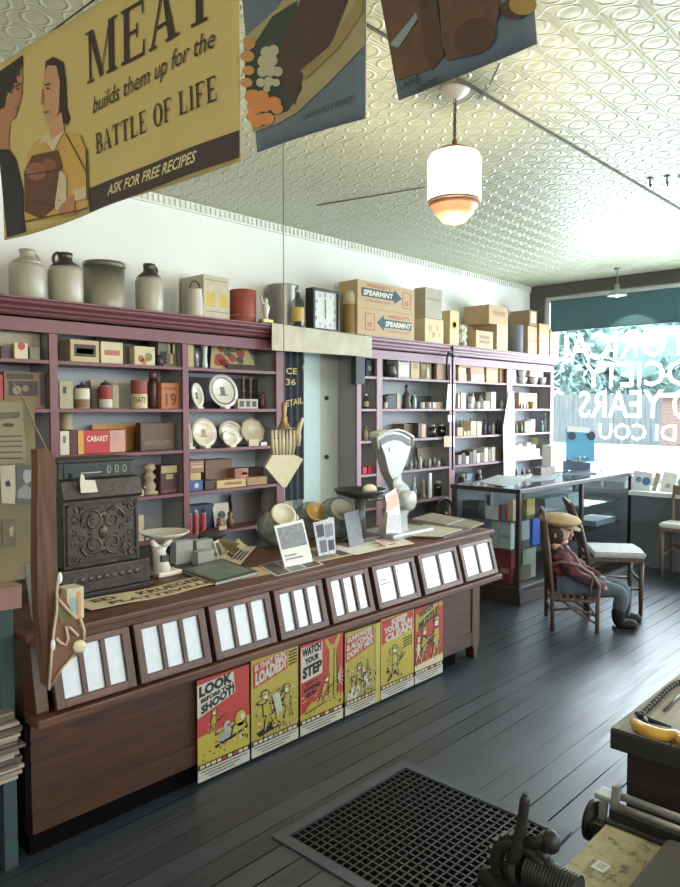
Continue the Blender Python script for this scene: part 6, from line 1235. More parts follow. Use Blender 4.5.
for s, p0, p1, py in (('CE', 286, 297, 374), ('36', 286, 296, 385), ('ETAIL', 286, 303, 407)):
    a, b = onY(p0, py, Yn-.011), onY(p1, py, Yn-.011); lettering(mb, s, a, (b.x-a.x, 0, .03 if s == 'ETAIL' else 0), (0, 0, .05), gold, .02)
mb.build('gold_letters', t, recalc=False)
MB().tube([onY(303, 352, Yn-.01), onY(304, 362, Yn-.01), onY(302, 370, Yn-.01)], .008, P('#8a8264', .7), 6).build('tassel', t)
Ys = 3.05; q = lambda px, py: onY(px, py, Ys)
top = q(284, 400); t = thing('hanging_fans', 'bunch of cream pleated paper fans hanging on a string before the doorway', 'fans', (top.x, Ys, q(284, 487).z)); cf = P('#b3ac93', .8, .1, 30); cf2 = P('#9d9375', .7, .2, 20)
MB().tube([(top.x, Ys, CZ-.001), (top.x, Ys, q(284, 402).z)], .0022, P('#4a463e', .7), 5).build('string', t)
zz = lambda py: q(284, py).z
MB().lathe([(0, zz(402)), (.014, zz(402)), (.016, zz(408)), (.013, zz(416)), (.02, zz(417)), (.018, zz(421)), (.04, zz(428)), (.05, zz(429)), (0, zz(429))], (top.x, Ys, 0), P('#7a6840', .35, metal=.4), 14).build('brass_bell', t)
MB().tube([q(266, 428.5), q(296, 428.5)], .006, P('#3a3128', .5), 6).tube([q(271, 438), q(291, 438)], .005, P('#4a4034', .5), 6).build('crossbar', t)
for i in range(7):
    px = 272+i*3.6; MB().tube([q(px, 430), q(px+.3, 445), q(px-(i-3)*.6, 457)], [.008, .011, .010], cf if i % 2 else cf2, 8).build('fan_handle', t)
for i in range(4):
    o = Vector((.006*i, .012*(i-1), 0)); MB().prism([q(*p)+o for p in ((271, 455), (294, 455), (302, 459), (285, 487), (281, 487), (264, 467))], (0, .004, 0), cf).build('fan_blade', t)
MB().tube([q(296, 440), q(299, 428), q(303, 418)], [.02, .016, .008], cf2, 8).build('side_fan', t); MB().tube([q(297, 446), q(298, 436), q(297, 430)], [.018, .02, .014], cf2, 8).build('side_fan', t)
# ================================================================== GRATE, DISPLAY CASE, CHAIRS, FIGURE, BENCH
gi = P('#3b3d40', .45, .15, 20, metal=.6); gfr = P('#4a4f55', .5, .12, 10, metal=.3)
t = thing('floor_grate', 'square black iron heating grate set in the dark board floor', 'grate', ((GX0+GX1)/2, (GY0+GY1)/2, 0))
mb = MB(); e = .045
mb.box(GX0-e, GX1+e, GY0-e, GY0-.001, .0005, .007, gfr).box(GX0-e, GX1+e, GY1+.001, GY1+e, .0005, .007, gfr).box(GX0-e, GX0-.001, GY0-.001, GY1+.001, .0005, .007, gfr).box(GX1+.001, GX1+e, GY0-.001, GY1+.001, .0005, .007, gfr); mb.build('frame', t)
mb = MB(); nx, ny = 22, 22
for i in range(nx+1): x = GX0+.003+(GX1-GX0-.006)*i/nx; mb.box(x-.0035, x+.0035, GY0, GY1, -.02, .004, gi)
for i in range(ny+1): y = GY0+.003+(GY1-GY0-.006)*i/ny; mb.box(GX0, GX1, y-.0035, y+.0035, -.02, .0035, gi)
mb.build('lattice', t)

# ---- glass display case
KX0, KX1, KY0, KY1, KZ = 5.10, 7.38, 2.84, 3.48, .915
dkw = wood('#221b19', '#3a2e2a', 'X', 18, .4); dkz = wood('#221b19', '#3a2e2a', 'Z', 18, .4); cg = glass('#eef1f1', .08, .02, 'case')
t = thing('display_case', 'long dark framed glass display case behind the seated figure', 'display case', ((KX0+KX1)/2, 3.16, 0))
MB().box(KX0-.03, KX1+.03, KY0-.03, KY1+.03, 0, .09, dkw, .006).box(KX0-.015, KX1+.015, KY0-.015, KY1+.015, .09, .13, dkw, .006).build('plinth', t)
for x in (KX0, 6.22, KX1-.035):
    for y in (KY0, KY1-.035):
        MB().box(x, x+.035, y, y+.035, .13, KZ-.03, dkz, .003).build('post', t)
MB().box(KX0-.008, KX1+.008, KY0-.008, KY0+.03, KZ-.035, KZ, dkw, .004).box(KX0-.008, KX1+.008, KY1-.03, KY1+.008, KZ-.035, KZ, dkw, .004).box(KX0-.008, KX0+.03, KY0+.03, KY1-.03, KZ-.035, KZ, dkw, .004).box(KX1-.03, KX1+.008, KY0+.03, KY1-.03, KZ-.035, KZ, dkw, .004).build('top_frame', t)
MB().box(KX0+.03, KX1-.03, KY0+.03, KY1-.03, KZ-.006, KZ, glass('#dfe8ea', .22, .05, 'top')).build('top_glass', t)
MB().box(KX0+.035, 6.22, KY0+.012, KY0+.017, .13, KZ-.035, cg).build('front_glass', t); MB().box(6.255, KX1-.035, KY0+.012, KY0+.017, .13, KZ-.035, cg).build('front_glass', t)
MB().box(KX0+.012, KX0+.017, KY0+.035, KY1-.035, .13, KZ-.035, cg).build('end_glass', t)
MB().box(KX0+.035, KX1-.035, KY1-.02, KY1-.01, .13, KZ-.035, P('#7d8288', .5)).build('back_panel', t)  # grey imitates the haze reflected in the front glass
MB().box(KX1-.017, KX1-.012, KY0+.035, KY1-.035, .13, KZ-.035, cg).build('end_glass', t)
S1, S2 = .41, .645
for z in (S1, S2): MB().box(KX0+.036, KX1-.036, KY0+.07, KY1-.025, z-.006, z, glass('#e2e8e7', .10, .03, 'shelf')).build('glass_shelf', t)
GC = 'goods inside the display case'
def inc(name, lab, cat, px0, px1, py0, zb, Xp, c, d=.08, L=()):      # goods facing the end glass
    A, B = onX(px0, py0+6, Xp), onX(px1, py0+6, Xp); zt_ = max(onX((px0+px1)/2, py0, Xp).z, zb+.02); zt_ = min(zt_, (S1 if zb < S1 else S2 if zb < S2 else KZ-.04)-.012)
    y0, y1 = max(KY0+.075, B.y), min(KY1-.03, A.y)
    if y1-y0 < .015: y1 = y0+.015
    mb = MB().box(Xp, Xp+d, y0, y1, zb+.0006, zt_, P(c, .6, .12, 14), .002)
    for (u0, v0, u1, v1, cc) in L:
        ya, yb = y1-(y1-y0)*u0, y1-(y1-y0)*u1; za, zb_ = zb+(zt_-zb)*v0, zb+(zt_-zb)*v1
        mb.poly([(Xp-.0007, ya, za), (Xp-.0007, yb, za), (Xp-.0007, yb, zb_), (Xp-.0007, ya, zb_)], h2m(cc))
    return tag(mb.build(name), lab, cat, GC)
inc('dark_box', 'long dark box on the upper glass shelf, far corner of the display case', 'box', 456, 478, 501, S2, 5.22, '#26282b', .12, [(.05, .55, .95, .62, '#55595c')])
inc('oval_frame', 'small oval picture in a white mount on the upper shelf of the case', 'picture', 485, 492, 491, S2, 5.26, '#c9cac6', .012, [(.25, .15, .75, .85, '#33353a')])
inc('white_card', 'white card at the end of the case, upper shelf', 'card', 486, 498, 506, S2-.0, 5.15, '#c9d0d2', .006)
inc('red_box', 'small red and blue box beside the white card in the display case', 'box', 499, 506, 505, S2, 5.17, '#b8463c', .05, [(.5, 0, 1, 1, '#5c8fa3')])
inc('cream_box', 'cream box near the corner post, upper shelf of the display case', 'box', 508, 513, 500, S2, 5.2, '#c7b594', .08)
inc('white_carton', 'tall white carton on the middle shelf of the display case', 'box', 492, 498, 517, S1, 5.18, '#b8c4c2', .05)
inc('white_carton', 'broad white carton on the middle shelf beside the corner post', 'box', 500, 511, 514, S1, 5.2, '#c4cccb', .06, [(.1, .4, .8, .5, '#8a9498')])
inc('red_tin', 'dark red tin box low in the end of the display case', 'tin', 491, 511, 535, .131, 5.19, '#8a2f33', .16, [(.5, .3, .9, .45, '#b9a08c')])
inc('folded_blanket', 'dark patterned cloth folded in the bottom of the display case', 'cloth', 470, 489, 560, .131, 5.2, '#4a4744', .2)
def inf(name, lab, cat, px0, px1, py0, zb, Yp, c, d=.08, L=()):      # goods facing the front glass
    A, B = onY(px0, py0+6, Yp), onY(px1, py0+6, Yp); zt_ = max(onY((px0+px1)/2, py0, Yp).z, zb+.015); zt_ = min(zt_, (S1 if zb < S1 else S2 if zb < S2 else KZ-.04)-.012)
    x1 = min(B.x, KX1-.06); x0 = min(A.x, x1-.02)
    mb = MB().box(x0, x1, Yp, Yp+d, zb+.0006, zt_, P(c, .6, .12, 14), .002)
    return tag(mb.build(name), lab, cat, GC)
inf('yellow_box', 'small yellow box behind the front glass left of the cap', 'box', 527, 535, 499, S2, 3.0, '#b39a50')
inf('blue_packet', 'bright blue packet showing beside the cap in the display case', 'packet', 533, 540, 506, S1, 2.93, '#3b5fc0', .03)
inf('white_paper_box', 'flat white box in the middle shelf of the case, left of the figure', 'box', 522, 534, 512, S1, 3.1, '#aeb8ba', .12)
inf('grey_tools', 'grey metal tool tray on the upper glass shelf behind the cap', 'tray', 545, 566, 497, S2, 3.0, '#7c868c', .14)
inf('silver_tray', 'silver flat tray on the upper glass shelf near the middle post', 'tray', 568, 579, 493, S2, 3.0, '#98a4aa', .12)
inf('white_towels', 'stack of folded white cloths on the middle shelf at the window end of the case', 'cloth', 596, 615, 519, S1, 2.95, '#98a4ac', .25)
inf('cream_jar_box', 'cream box in the bottom of the display case beside the chair', 'box', 523, 536, 548, .131, 2.95, '#a8aa96', .1)
inf('brown_bundle', 'brown bundle in the bottom of the display case at the corner post', 'bundle', 518, 531, 566, .131, 2.93, '#6a6152', .12)
# on top of the case
def ontop(px, py): return onZ(px, py, KZ)
def topsheet(name, lab, cat, pix, h, c, zb=0):
    q = [ontop(*p) for p in pix]; mb = MB().prism([(p.x, p.y, KZ+.0008+zb) for p in q], (0, 0, h), P(c, .5, .1, 20)); return tag(mb.build(name), lab, cat)
topsheet('white_papers', 'loose white papers lying on the near end of the glass case top', 'paper', [(478, 482), (508, 487), (530, 479), (498, 475)], .002, '#a8b0ae')
topsheet('grey_booklet', 'grey booklet lying on the middle of the glass case top', 'booklet', [(526, 482), (552, 480), (560, 474), (534, 475)], .008, '#8d9698')
topsheet('dark_book', 'flat dark book lying on the case top before the blue display', 'book', [(562, 476), (596, 474), (604, 469), (575, 470)], .014, '#3a414a')
def standbox(name, lab, cat, px0, px1, py0, py1, d, c, L=()):
    A = ontop(px0, py1); Yp = min(A.y, KY1-d-.02); A = onY(px0, py1, Yp); x1 = onY(px1, py1, Yp).x; zt_ = onY((px0+px1)/2, py0, Yp).z
    mb = MB().box(A.x, x1, Yp, Yp+d, KZ+.0008, max(zt_, KZ+.02), P(c, .6, .1, 14), .003)
    return tag(mb.build(name), lab, cat)
standbox('brown_box', 'small dark brown box standing on the glass display case', 'box', 541, 555, 467, 476.5, .09, '#6a5a56')
standbox('white_box', 'bright white carton standing on the case top left of the blue display', 'box', 551, 563, 445, 469, .1, '#dfe4e4')
# blue counter display with two dark badges and a tray of small goods
c = ontop(580, 471); nrm = Vector((-.82, -.57, 0)).normalized(); t = thing('blue_display', 'sky blue counter display with two dark badges and a tray of trinkets', 'display', (c.x, c.y, KZ)); sd = Vector((-nrm.y, nrm.x, 0))
if sd.dot(RT) < 0: sd = -sd
def bp(px, py, k=0): return onP(px, py, c-nrm*(.0+k), nrm)
def slab3(pix, k, th, m, name, z0=None):
    q = [bp(*p, k) for p in pix]
    if z0 is not None:
        for p in q: p.z = max(p.z, z0)
    return MB().prism(q, -nrm*th, m).build(name, t)
slab3([(566, 428), (594, 431), (595, 462), (566, 462)], .06, .006, P('#5fa3c4', .55, .05), 'back_card')
slab3([(567, 425.5), (590, 428), (590, 433), (567, 431.5)], .052, .004, P('#e4e6e6', .5, .03), 'header')
F = MB(); H0 = bp(570, 430.4, .0475); lettering(F, 'SUNRISE', H0, bp(588, 432, .0475)-H0, bp(570, 427.6, .0475)-H0, P('#34405c', .6), .03) if False else None
for px in (572, 591.5):
    MB().prism([bp(px+4.2*math.cos(i*PI/4+.39), 436+4.4*math.sin(i*PI/4+.39), .05) for i in range(8)], -nrm*.008, P('#3c4258', .5)).build('badge', t)
slab3([(563.5, 461), (591, 463), (590, 471), (563.5, 470)], .0, .10, P('#4a5a70', .6, .1), 'tray', KZ+.001)
mb = MB(); rr = random.Random(11)
for i in range(22): mb.ball(bp(566+rr.random()*22, 457+rr.random()*4, .02+.06*rr.random()), .012, P(rr.choice(['#c9c06a', '#d8d4cc', '#a85a5a', '#5a8a9a', '#e0dcd0', '#444c5c']), .5), (1, 1, .8), 7)
mb.build('trinkets', t)
# string of white beads hanging from the case corner
mb = MB(); pts = []
a = onX(635, 480, 7.43)
for i in range(14): mb.ball((7.402, a.y-.0+.012*(i % 2)-.02, KZ-.03-i*.026), .011, P('#b9c2c8', .4), (1, 1, 1.2), 8)
mb.tube([(7.402, a.y-.015, KZ+.004), (7.402, a.y-.015, KZ-.37)], .002, P('#8a9298', .5), 5)
tag(mb.build('bead_string'), 'zigzag string of white beads hanging at the window end of the case', 'beads')
# leaflets and books on the window platform
def sill(name, lab, cat, pix, Xp, c, marks=()):
    q = [onX(px, py, Xp+(.05 if i > 1 else 0)) for i, (px, py) in enumerate(pix)]; zb = .7412
    dz = zb-min(q[0].z, q[1].z); q[0].z = q[1].z = zb
    n = Vector((-1, 0, .3)).normalized(); mb = MB().prism(q, -n*.004, P(c, .6, .06))
    for (u, v, r, cc) in marks:
        ctr = q[0].lerp(q[1], u).lerp(q[3].lerp(q[2], u), v)+n*.002; ey = (q[1]-q[0]).normalized(); ez = (q[3]-q[0]).normalized()
        mb.poly([ctr+ey*r*math.cos(i*PI/6)+ez*r*math.sin(i*PI/6) for i in range(12)], h2m(cc))
    return tag(mb.build(name), lab, cat)
sill('leaflet', 'white leaflet with blue emblems standing on the window platform', 'leaflet', [(632.5, 486), (650, 488), (653, 473), (634, 470)], 7.3, '#d0d8dc', [(.3, .55, .03, '#6a86b0'), (.72, .5, .042, '#5a78a8')])
sill('magazine', 'brown spined magazine leaning beside the emblem leaflet in the window', 'magazine', [(651, 488), (656, 489), (661, 474), (656, 472)], 7.32, '#9a8e78')
sill('leaflet', 'cream printed leaflet standing right of the magazine on the window platform', 'leaflet', [(659, 489), (674, 491), (678, 474), (664, 471)], 7.34, '#d5d6ce', [(.5, .3, .025, '#a39a8c')])
sill('leaflet', 'cream leaflet with a grey print at the right frame edge of the window platform', 'leaflet', [(676, 491), (690, 493), (694, 476), (680, 473)], 7.36, '#d2d4cc', [(.2, .55, .035, '#7a7f84')])

# ---- skin helper
def skin(nodes, edges, mat, lvl=2):
    me = bpy.data.meshes.new('s'); me.from_pydata([n[0] for n in nodes], edges, []); ob = bpy.data.objects.new('s', me); COL.objects.link(ob)
    sk = ob.modifiers.new('k', 'SKIN'); sk.use_smooth_shade = True; sk.branch_smoothing = .3
    for i, n in enumerate(nodes):
        d = me.skin_vertices[0].data[i]; r = n[1]; d.radius = r if isinstance(r, tuple) else (r, r); d.use_root = (i == 0)
    ss = ob.modifiers.new('u', 'SUBSURF'); ss.levels = ss.render_levels = lvl
    dg = bpy.context.evaluated_depsgraph_get(); dg.update(); m2 = bpy.data.meshes.new_from_object(ob.evaluated_get(dg))
    bpy.data.objects.remove(ob); bpy.data.meshes.remove(me)
    mb = MB(); mb.bm.from_mesh(m2); mb.mats = [mat]
    for f in mb.bm.faces: f.material_index = 0; f.smooth = True
    bpy.data.meshes.remove(m2); return mb
# ---- seated figure in the rustic chair
OA = Vector((.55, -.835, 0)).normalized(); OS = Vector((.835, .55, 0)).normalized(); OO = Vector((4.66, 2.33, 0))
def fp(px, py, s): return onP(px, py, OO+OS*s, OS)
tw = P('#4a3a30', .55, .25, 30); tw2 = P('#5a473a', .55, .2, 30); CWd = .38
t = thing('rustic_chair', 'low rustic bentwood twig armchair holding the seated figure', 'chair', (4.85, 2.3, 0))
loc_ = lambda A_, s, z: OO+OA*A_+OS*s+Vector((0, 0, z))
n0 = fp(597, 633, 0); AL = (n0-OO).dot(OA)
for s in (0, CWd):
    MB().tube([loc_(0, s, 0), loc_(-.005, s, .3), loc_(-.03, s, .55), loc_(-.05, s+(.03 if s == 0 else -.03), .76)], [.015, .014, .013, .012], tw, 8).build('rear_post', t)
    MB().tube([loc_(AL, s, 0), loc_(AL, s, .2), loc_(AL+.01, s, .33), loc_(AL-.04, s, .41), loc_(AL-.13, s, .465), loc_(AL-.24, s, .49), loc_(-.01, s, .47)], [.016, .015, .013, .013, .013, .013, .012], tw2, 8).build('leg', t)
    MB().tube([loc_(AL-.01, s, .12), loc_(AL*.5, s, .17), loc_(.0, s, .15)], .009, tw, 7).build('stretcher', t)
    MB().tube([loc_(AL-.0, s, .06), loc_(AL*.5, s, .15), loc_(0, s, .27)], .009, tw, 7).build('brace', t)
    MB().tube([loc_(AL-.03, s, .40), loc_(AL-.05, s, .3), loc_(AL-.03, s, .21)], .009, tw, 7).build('arm_spindle', t)
MB().tube([loc_(-.05, .03, .76), loc_(-.06, .1, .82), loc_(-.065, CWd/2, .84), loc_(-.06, CWd-.1, .82), loc_(-.05, CWd-.03, .76)], .012, tw2, 8).build('back_hoop', t)
for i in range(4): s = .08+.075*i; MB().tube([loc_(-.0, s, .24), loc_(-.03, s, .5), loc_(-.058, s, .81)], .008, tw, 6).build('back_spindle', t)
MB().tube([loc_(0, 0, .12), loc_(0, CWd, .12)], .009, tw, 7).tube([loc_(AL, 0, .1), loc_(AL, CWd, .1)], .009, tw, 7).build('cross_rung', t)
mb = MB()
for i in range(7): A_ = .01+(AL-.02)*i/6; mb.tube([loc_(A_, -.01, .235), loc_(A_, CWd+.01, .235)], .011, tw2, 7)
mb.tube([loc_(-.01, 0, .22), loc_(AL, 0, .22)], .011, tw, 7).tube([loc_(-.01, CWd, .22), loc_(AL, CWd, .22)], .011, tw, 7); mb.build('seat', t)
# person: joints (a along facing, s across, z)
HD = (OA*.86-OS*.42).normalized(); HS = Vector((-HD.y, HD.x, 0))
J = lambda a_, s, z: loc_(a_, s, z)
c_ = CWd/2; pel = J(.10, c_, .30); nk = J(.035, c_, .58); hdc = J(.055, c_, .66)+HD*.01
sk_m = P('#b9937e', .5, .12, 20)
nodes = [(pel, .075), (J(.07, c_, .41), (.085, .075)), (J(.045, c_, .51), (.09, .065)), (nk, .035), (J(.045, c_, .61), .04), (hdc+Vector((0, 0, -.025)), (.068, .074)), (hdc+Vector((0, 0, .045)), (.078, .086)), (hdc+Vector((0, 0, .09)), .05)]
edges = [(0, 1), (1, 2), (2, 3), (3, 4), (4, 5), (5, 6), (6, 7)]
def limb(pts, frm):
    k = frm
    for p, r in pts: nodes.append((p, r)); edges.append((k, len(nodes)-1)); k = len(nodes)-1
    return k
arms = {}
for sd_, (el, wr) in ((-1, (J(.15, .02, .40), J(.36, .07, .30))), (1, (J(.17, CWd-.03, .41), J(.37, CWd-.12, .33)))):
    sh = J(.045, c_+sd_*.105, .525); k = limb([(sh, .034), (el, .026), (wr, .02)], 2)
    d = (wr-el).normalized(); dn_ = Vector((0, 0, -1)); pm = wr+d*.035; k2 = limb([(pm, (.022, .014))], k)
    up_ = OS*sd_
    for q in range(4):
        b_ = pm+d*.02+OS*(-.021+.014*q); L = (.028, .033, .031, .024)[q]
        limb([(b_, .0075), (b_+d*L+dn_*.006, .0068), (b_+d*L*1.35+dn_*.026, .006)], k2)
    limb([(pm-d*.015-OS*sd_*.022, .008), (pm+d*.01-OS*sd_*.036+dn_*.008, .0068)], k2)
    arms[sd_] = (sh, el, wr)
legs = {}
kn_y = [(-1, .06), (1, .06)]
for sd_ in (-1, 1):
    hp = J(.12, c_+sd_*.06, .295); kn = J(.505+.02*sd_, c_+sd_*.085, .275); an = J(.49+.03*sd_, c_+sd_*.08, .08); to = an+OA*.10+Vector((0, 0, -.04))
    k = limb([(hp, .06), (kn, .042), (an, .022), (to, (.016, .012))], 0); legs[sd_] = (hp, kn, an, to)
per = thing('person', 'small seated person in a tan flat cap, dark plaid jacket and jeans', 'person', (pel.x, pel.y, 0))
mb = skin(nodes, edges, sk_m)
# nose, ears, brow on the same body mesh
mb.ball(hdc+HD*.088+Vector((0, 0, -.003)), .011, sk_m, (1, 1, 1.4), 8)
for s_ in (-1, 1): mb.ball(hdc+HS*s_*.078-HD*.005+Vector((0, 0, -.005)), .016, sk_m, (.7, .7, 1.3), 8)
mb.ball(hdc+HD*.03+Vector((0, 0, -.058)), .03, sk_m, (1, 1, .8), 8)
mb.build('body', per)
for s_ in (-1, 1):
    MB().ball(hdc+HD*.079+HS*s_*.028+Vector((0, 0, .016)), .009, P('#e0dcd4', .3), (1, 1, .8), 8).ball(hdc+HD*.0855+HS*s_*.028+Vector((0, 0, .016)), .005, P('#2a2420', .3), (1, 1, 1), 6).build('eye', per)
    MB().tube([hdc+HD*.087+HS*s_*.014+Vector((0, 0, .034)), hdc+HD*.08+HS*s_*.042+Vector((0, 0, .032))], .004, P('#4a3a30', .7), 5).build('eyebrow', per)
MB().tube([hdc+HD*.076+HS*.02+Vector((0, 0, -.036)), hdc+HD*.084+Vector((0, 0, -.034)), hdc+HD*.076-HS*.02+Vector((0, 0, -.036))], .005, P('#94594e', .5), 6).build('lips', per)
mb = MB(); T = Matrix.Translation(hdc-HD*.028+Vector((0, 0, .025)))
mb.ball(hdc-HD*.036+Vector((0, 0, .008)), .095, P('#33261f', .8, .3, 60), (1, 1, 1.05), 14, .08); mb.build('hair', per)
# flat cap
cpm = P('#a08a66', .85, .15, 40); cc = hdc+Vector((0, 0, .085))
mb = MB(Matrix.Translation(cc) @ Matrix.Rotation(math.atan2(HD.y, HD.x), 4, 'Z') @ Matrix.Rotation(.08, 4, 'Y'))
mb.lathe([(.09, -.03), (.105, -.022), (.142, .0), (.148, .014), (.128, .036), (.075, .052), (.0, .056)], (0, 0, 0), cpm, 24); mb.ball((0, 0, .056), .012, cpm, (1, 1, .5), 8)
cap = mb.build('cap', per)
MB(Matrix.Translation(cc) @ Matrix.Rotation(math.atan2(HD.y, HD.x), 4, 'Z') @ Matrix.Rotation(.16, 4, 'Y')).prism([(.05, -.075, -.026), (.1, -.065, -.028), (.145, -.035, -.034), (.155, 0, -.036), (.145, .035, -.034), (.1, .065, -.028), (.05, .075, -.026)], (0, 0, .009), P('#94805e', .85, .15, 40)).build('brim', cap)
def plaid():
    m, nt, b = newmat('plaid'); tc = N(nt, 'ShaderNodeTexCoord'); sp = N(nt, 'ShaderNodeSeparateXYZ'); nt.links.new(tc.outputs['Object'], sp.inputs[0])
    def band(o, s): return math_(nt, 'GREATER_THAN', math_(nt, 'FRACT', math_(nt, 'MULTIPLY', o, s)), .55)
    ax = math_(nt, 'ADD', sp.outputs['X'], sp.outputs['Y'])
    f = math_(nt, 'MULTIPLY', math_(nt, 'ADD', band(ax, 19), band(sp.outputs['Z'], 19)), .5)
    rp = N(nt, 'ShaderNodeValToRGB'); rp.color_ramp.elements[0].color = lin('#2a1c22'); rp.color_ramp.elements[1].color = lin('#7a3038'); e = rp.color_ramp.elements.new(.5); e.color = lin('#4a2430')
    nt.links.new(f, rp.inputs[0]); nt.links.new(rp.outputs[0], b.inputs['Base Color']); b.inputs['Roughness'].default_value = .85; return m
pl = plaid()
nd = [(J(.105, c_, .285), (.115, .105)), (J(.07, c_, .41), (.118, .105)), (J(.045, c_, .515), (.116, .09)), (J(.042, c_, .60), (.07, .066))]; ed = [(0, 1), (1, 2), (2, 3)]
for sd_ in (-1, 1):
    sh, el, wr = arms[sd_]; k = 2
    for p, r in ((sh, .05), (el, .042), (wr, .034)): nd.append((p, r)); ed.append((k, len(nd)-1)); k = len(nd)-1
skin(nd, ed, pl).build('jacket', per)
fr = J(.045, c_, .51)+HD*.095
MB().prism([J(.045, c_-.035, .57)+HD*.075, J(.045, c_+.04, .57)+HD*.075, J(.1, c_+.01, .42)+HD*.098, J(.1, c_-.015, .42)+HD*.098], HD*.012, P('#c3c8d4', .8, .08)).build('shirt_front', per)
MB().tube([J(.04, c_-.06, .575)+HD*.06, J(.07, c_-.045, .52)+HD*.095, J(.11, c_-.035, .43)+HD*.105, J(.17, c_-.03, .37)+HD*.1], .012, P('#7c5a62', .8, .2), 7).build('lapel', per)
nd = [(J(.11, c_, .29), (.092, .085))]; ed = []
for sd_ in (-1, 1):
    hp, kn, an, to = legs[sd_]; k = 0
    for p, r in ((hp, .075), (kn, .062), (an+Vector((0, 0, .04)), .052)): nd.append((p, r)); ed.append((k, len(nd)-1)); k = len(nd)-1
skin(nd, ed, P('#44525c', .85, .25, 20)).build('jeans', per)
for sd_ in (-1, 1):
    hp, kn, an, to = legs[sd_]; bm_ = P('#161415', .6, .1, spec=.2)
    mb = skin([(an+Vector((0, 0, .10)), .056), (an+Vector((0, 0, .0)), .052), (an+OA*.01+Vector((0, 0, -.035)), .050), (an+OA*.075+Vector((0, 0, -.04)), (.044, .042)), (an+OA*.135+Vector((0, 0, -.045)), (.04, .034))], [(0, 1), (1, 2), (2, 3), (3, 4)], bm_)
    for v in mb.bm.verts: v.co.z = max(v.co.z, .012)
    b_ = mb.build('boot', per); q = an+Vector((0, 0, -an.z+.001)); MB().prism([q-OA*.035-OS*.036, q+OA*.10-OS*.034, q+OA*.132, q+OA*.10+OS*.034, q-OA*.035+OS*.036], (0, 0, .013), P('#121112', .6)).build('sole', b_)

# ---- chairs with pale seats
def chair(name, lab, front, fa, side, w_, d_, sh, bh, seatc, lean_, wd):
    fa = fa.normalized(); side = side.normalized(); F0 = Vector(front); G = lambda a_, s, z: F0+fa*a_+side*s+Vector((0, 0, z))
    t = thing(name, lab, 'chair', G(-d_/2, w_/2, 0))
    for s in (0, w_):
        MB().tube([G(0, s, .0), G(0, s, sh-.05)], [.015, .021], wd, 8).build('leg', t)
        MB().tube([G(-d_-.02, s, 0), G(-d_, s, sh-.03), G(-d_-lean_*.4, s, (sh+bh)/2), G(-d_-lean_, s, bh)], [.015, .019, .017, .014], wd, 8).build('rear_leg', t)
        MB().tube([G(0, s, .2), G(-d_, s, .22)], .010, wd, 7).build('stretcher', t)
    MB().tube([G(0, 0, .26), G(0, w_, .26)], .010, wd, 7).build('front_rung', t); MB().tube([G(-d_, 0, .26), G(-d_, w_, .26)], .010, wd, 7).build('back_rung', t)
    z = sh-.05
    mb = MB(); mb.prism([G(.02, -.02, z), G(.02, w_+.02, z), G(-d_, w_+.02, z), G(-d_, -.02, z)], (0, 0, .03), wd); mb.build('seat_frame', t)
    mb = MB(); mb.prism([G(.03, -.025, z+.031), G(.035, w_/2, z+.031), G(.03, w_+.025, z+.031), G(-d_+.03, w_+.02, z+.031), G(-d_+.03, -.02, z+.031)], (0, 0, .04), seatc); bmesh.ops.bevel(mb.bm, geom=list(mb.bm.edges), offset=.012, segments=3, affect='EDGES'); mb.build('seat', t)
    MB().prism([G(-d_-lean_, 0, bh), G(-d_-lean_, w_, bh), G(-d_-lean_*.75, w_, bh-.09), G(-d_-lean_*.75, 0, bh-.09)], fa*.02, wd).build('top_rail', t)
    for i in range(3): s = w_*(.25+.25*i); MB().tube([G(-d_-.0, s, sh), G(-d_-lean_*.8, s, bh-.08)], .010, wd, 6).build('back_slat', t)
wdk = wood('#33261f', '#4f3c31', 'Z', 18, .5); wdb = wood('#5a4a40', '#7a675a', 'Z', 18, .5)
chair('wooden_chair', 'wooden chair with a worn white speckled seat beside the seated figure', (5.45, 2.02, 0), OA, OS, .37, .38, .455, .84, P('#9a9d9b', .7, .35, 40), .14, wdk)
chair('wooden_chair', 'slatted wooden chair with a white seat by the window platform', (6.86, 2.36, 0), Vector((-1, 0, 0)), Vector((0, -1, 0)), .40, .26, .485, .83, P('#d3d6d4', .6, .08, 20), .04, wdb)

# ---- workbench chest at the right
QX, QY, QT = 2.06, .845, .62
oldw = wood('#6d6959', '#948e7a', 'X', 22, .7); dkc = wood('#1c1715', '#2e2521', 'Y', 14, .5)
t = thing('work_bench', 'low dark work bench with a pale worn top at the right edge', 'bench', (2.7, .3, 0))
MB().box(QX, 3.3, -.5, QY, QT-.065, QT-.004, P('#252220', .55, .15), .006).build('bench_frame', t)
mb = MB(); y = -.5
while y < QY-.02:
    mb.box(QX+.002, 3.298, y+.002, min(y+.165, QY-.002), QT-.0038, QT, oldw, .0015); y += .168
mb.build('plank_top', t)
MB().box(QX+.035, 3.26, -.46, QY-.035, .37, QT-.0655, dkc, .012).build('chest_body', t)
for (x, y) in ((2.2, .6), (3.1, .6), (2.2, -.35), (3.1, -.35)): MB().box(x, x+.08, y, y+.08, 0, .3695, dkc).build('leg', t)
zq = lambda px, py, dz=0: onZ(px, py, QT+dz)
mb = MB(); pts = [zq(640, 719), zq(648, 711), zq(656, 703), zq(664, 695), zq(672, 688), zq(682, 683)]
for i in range(17):
    u = i/16*(len(pts)-1); k = min(int(u), len(pts)-2); p = pts[k].lerp(pts[k+1], u-k); mb.ball((p.x, p.y, QT+.009), .0095, P('#2f2b28', .4, metal=.6), (1, 1, .9), 8)
mb.tube([(p.x, p.y, QT+.009) for p in pts], .004, P('#2f2b28', .4, metal=.6), 6)
tag(mb.build('bead_chain'), 'dark beaded iron chain trailing across the pale bench top', 'chain')
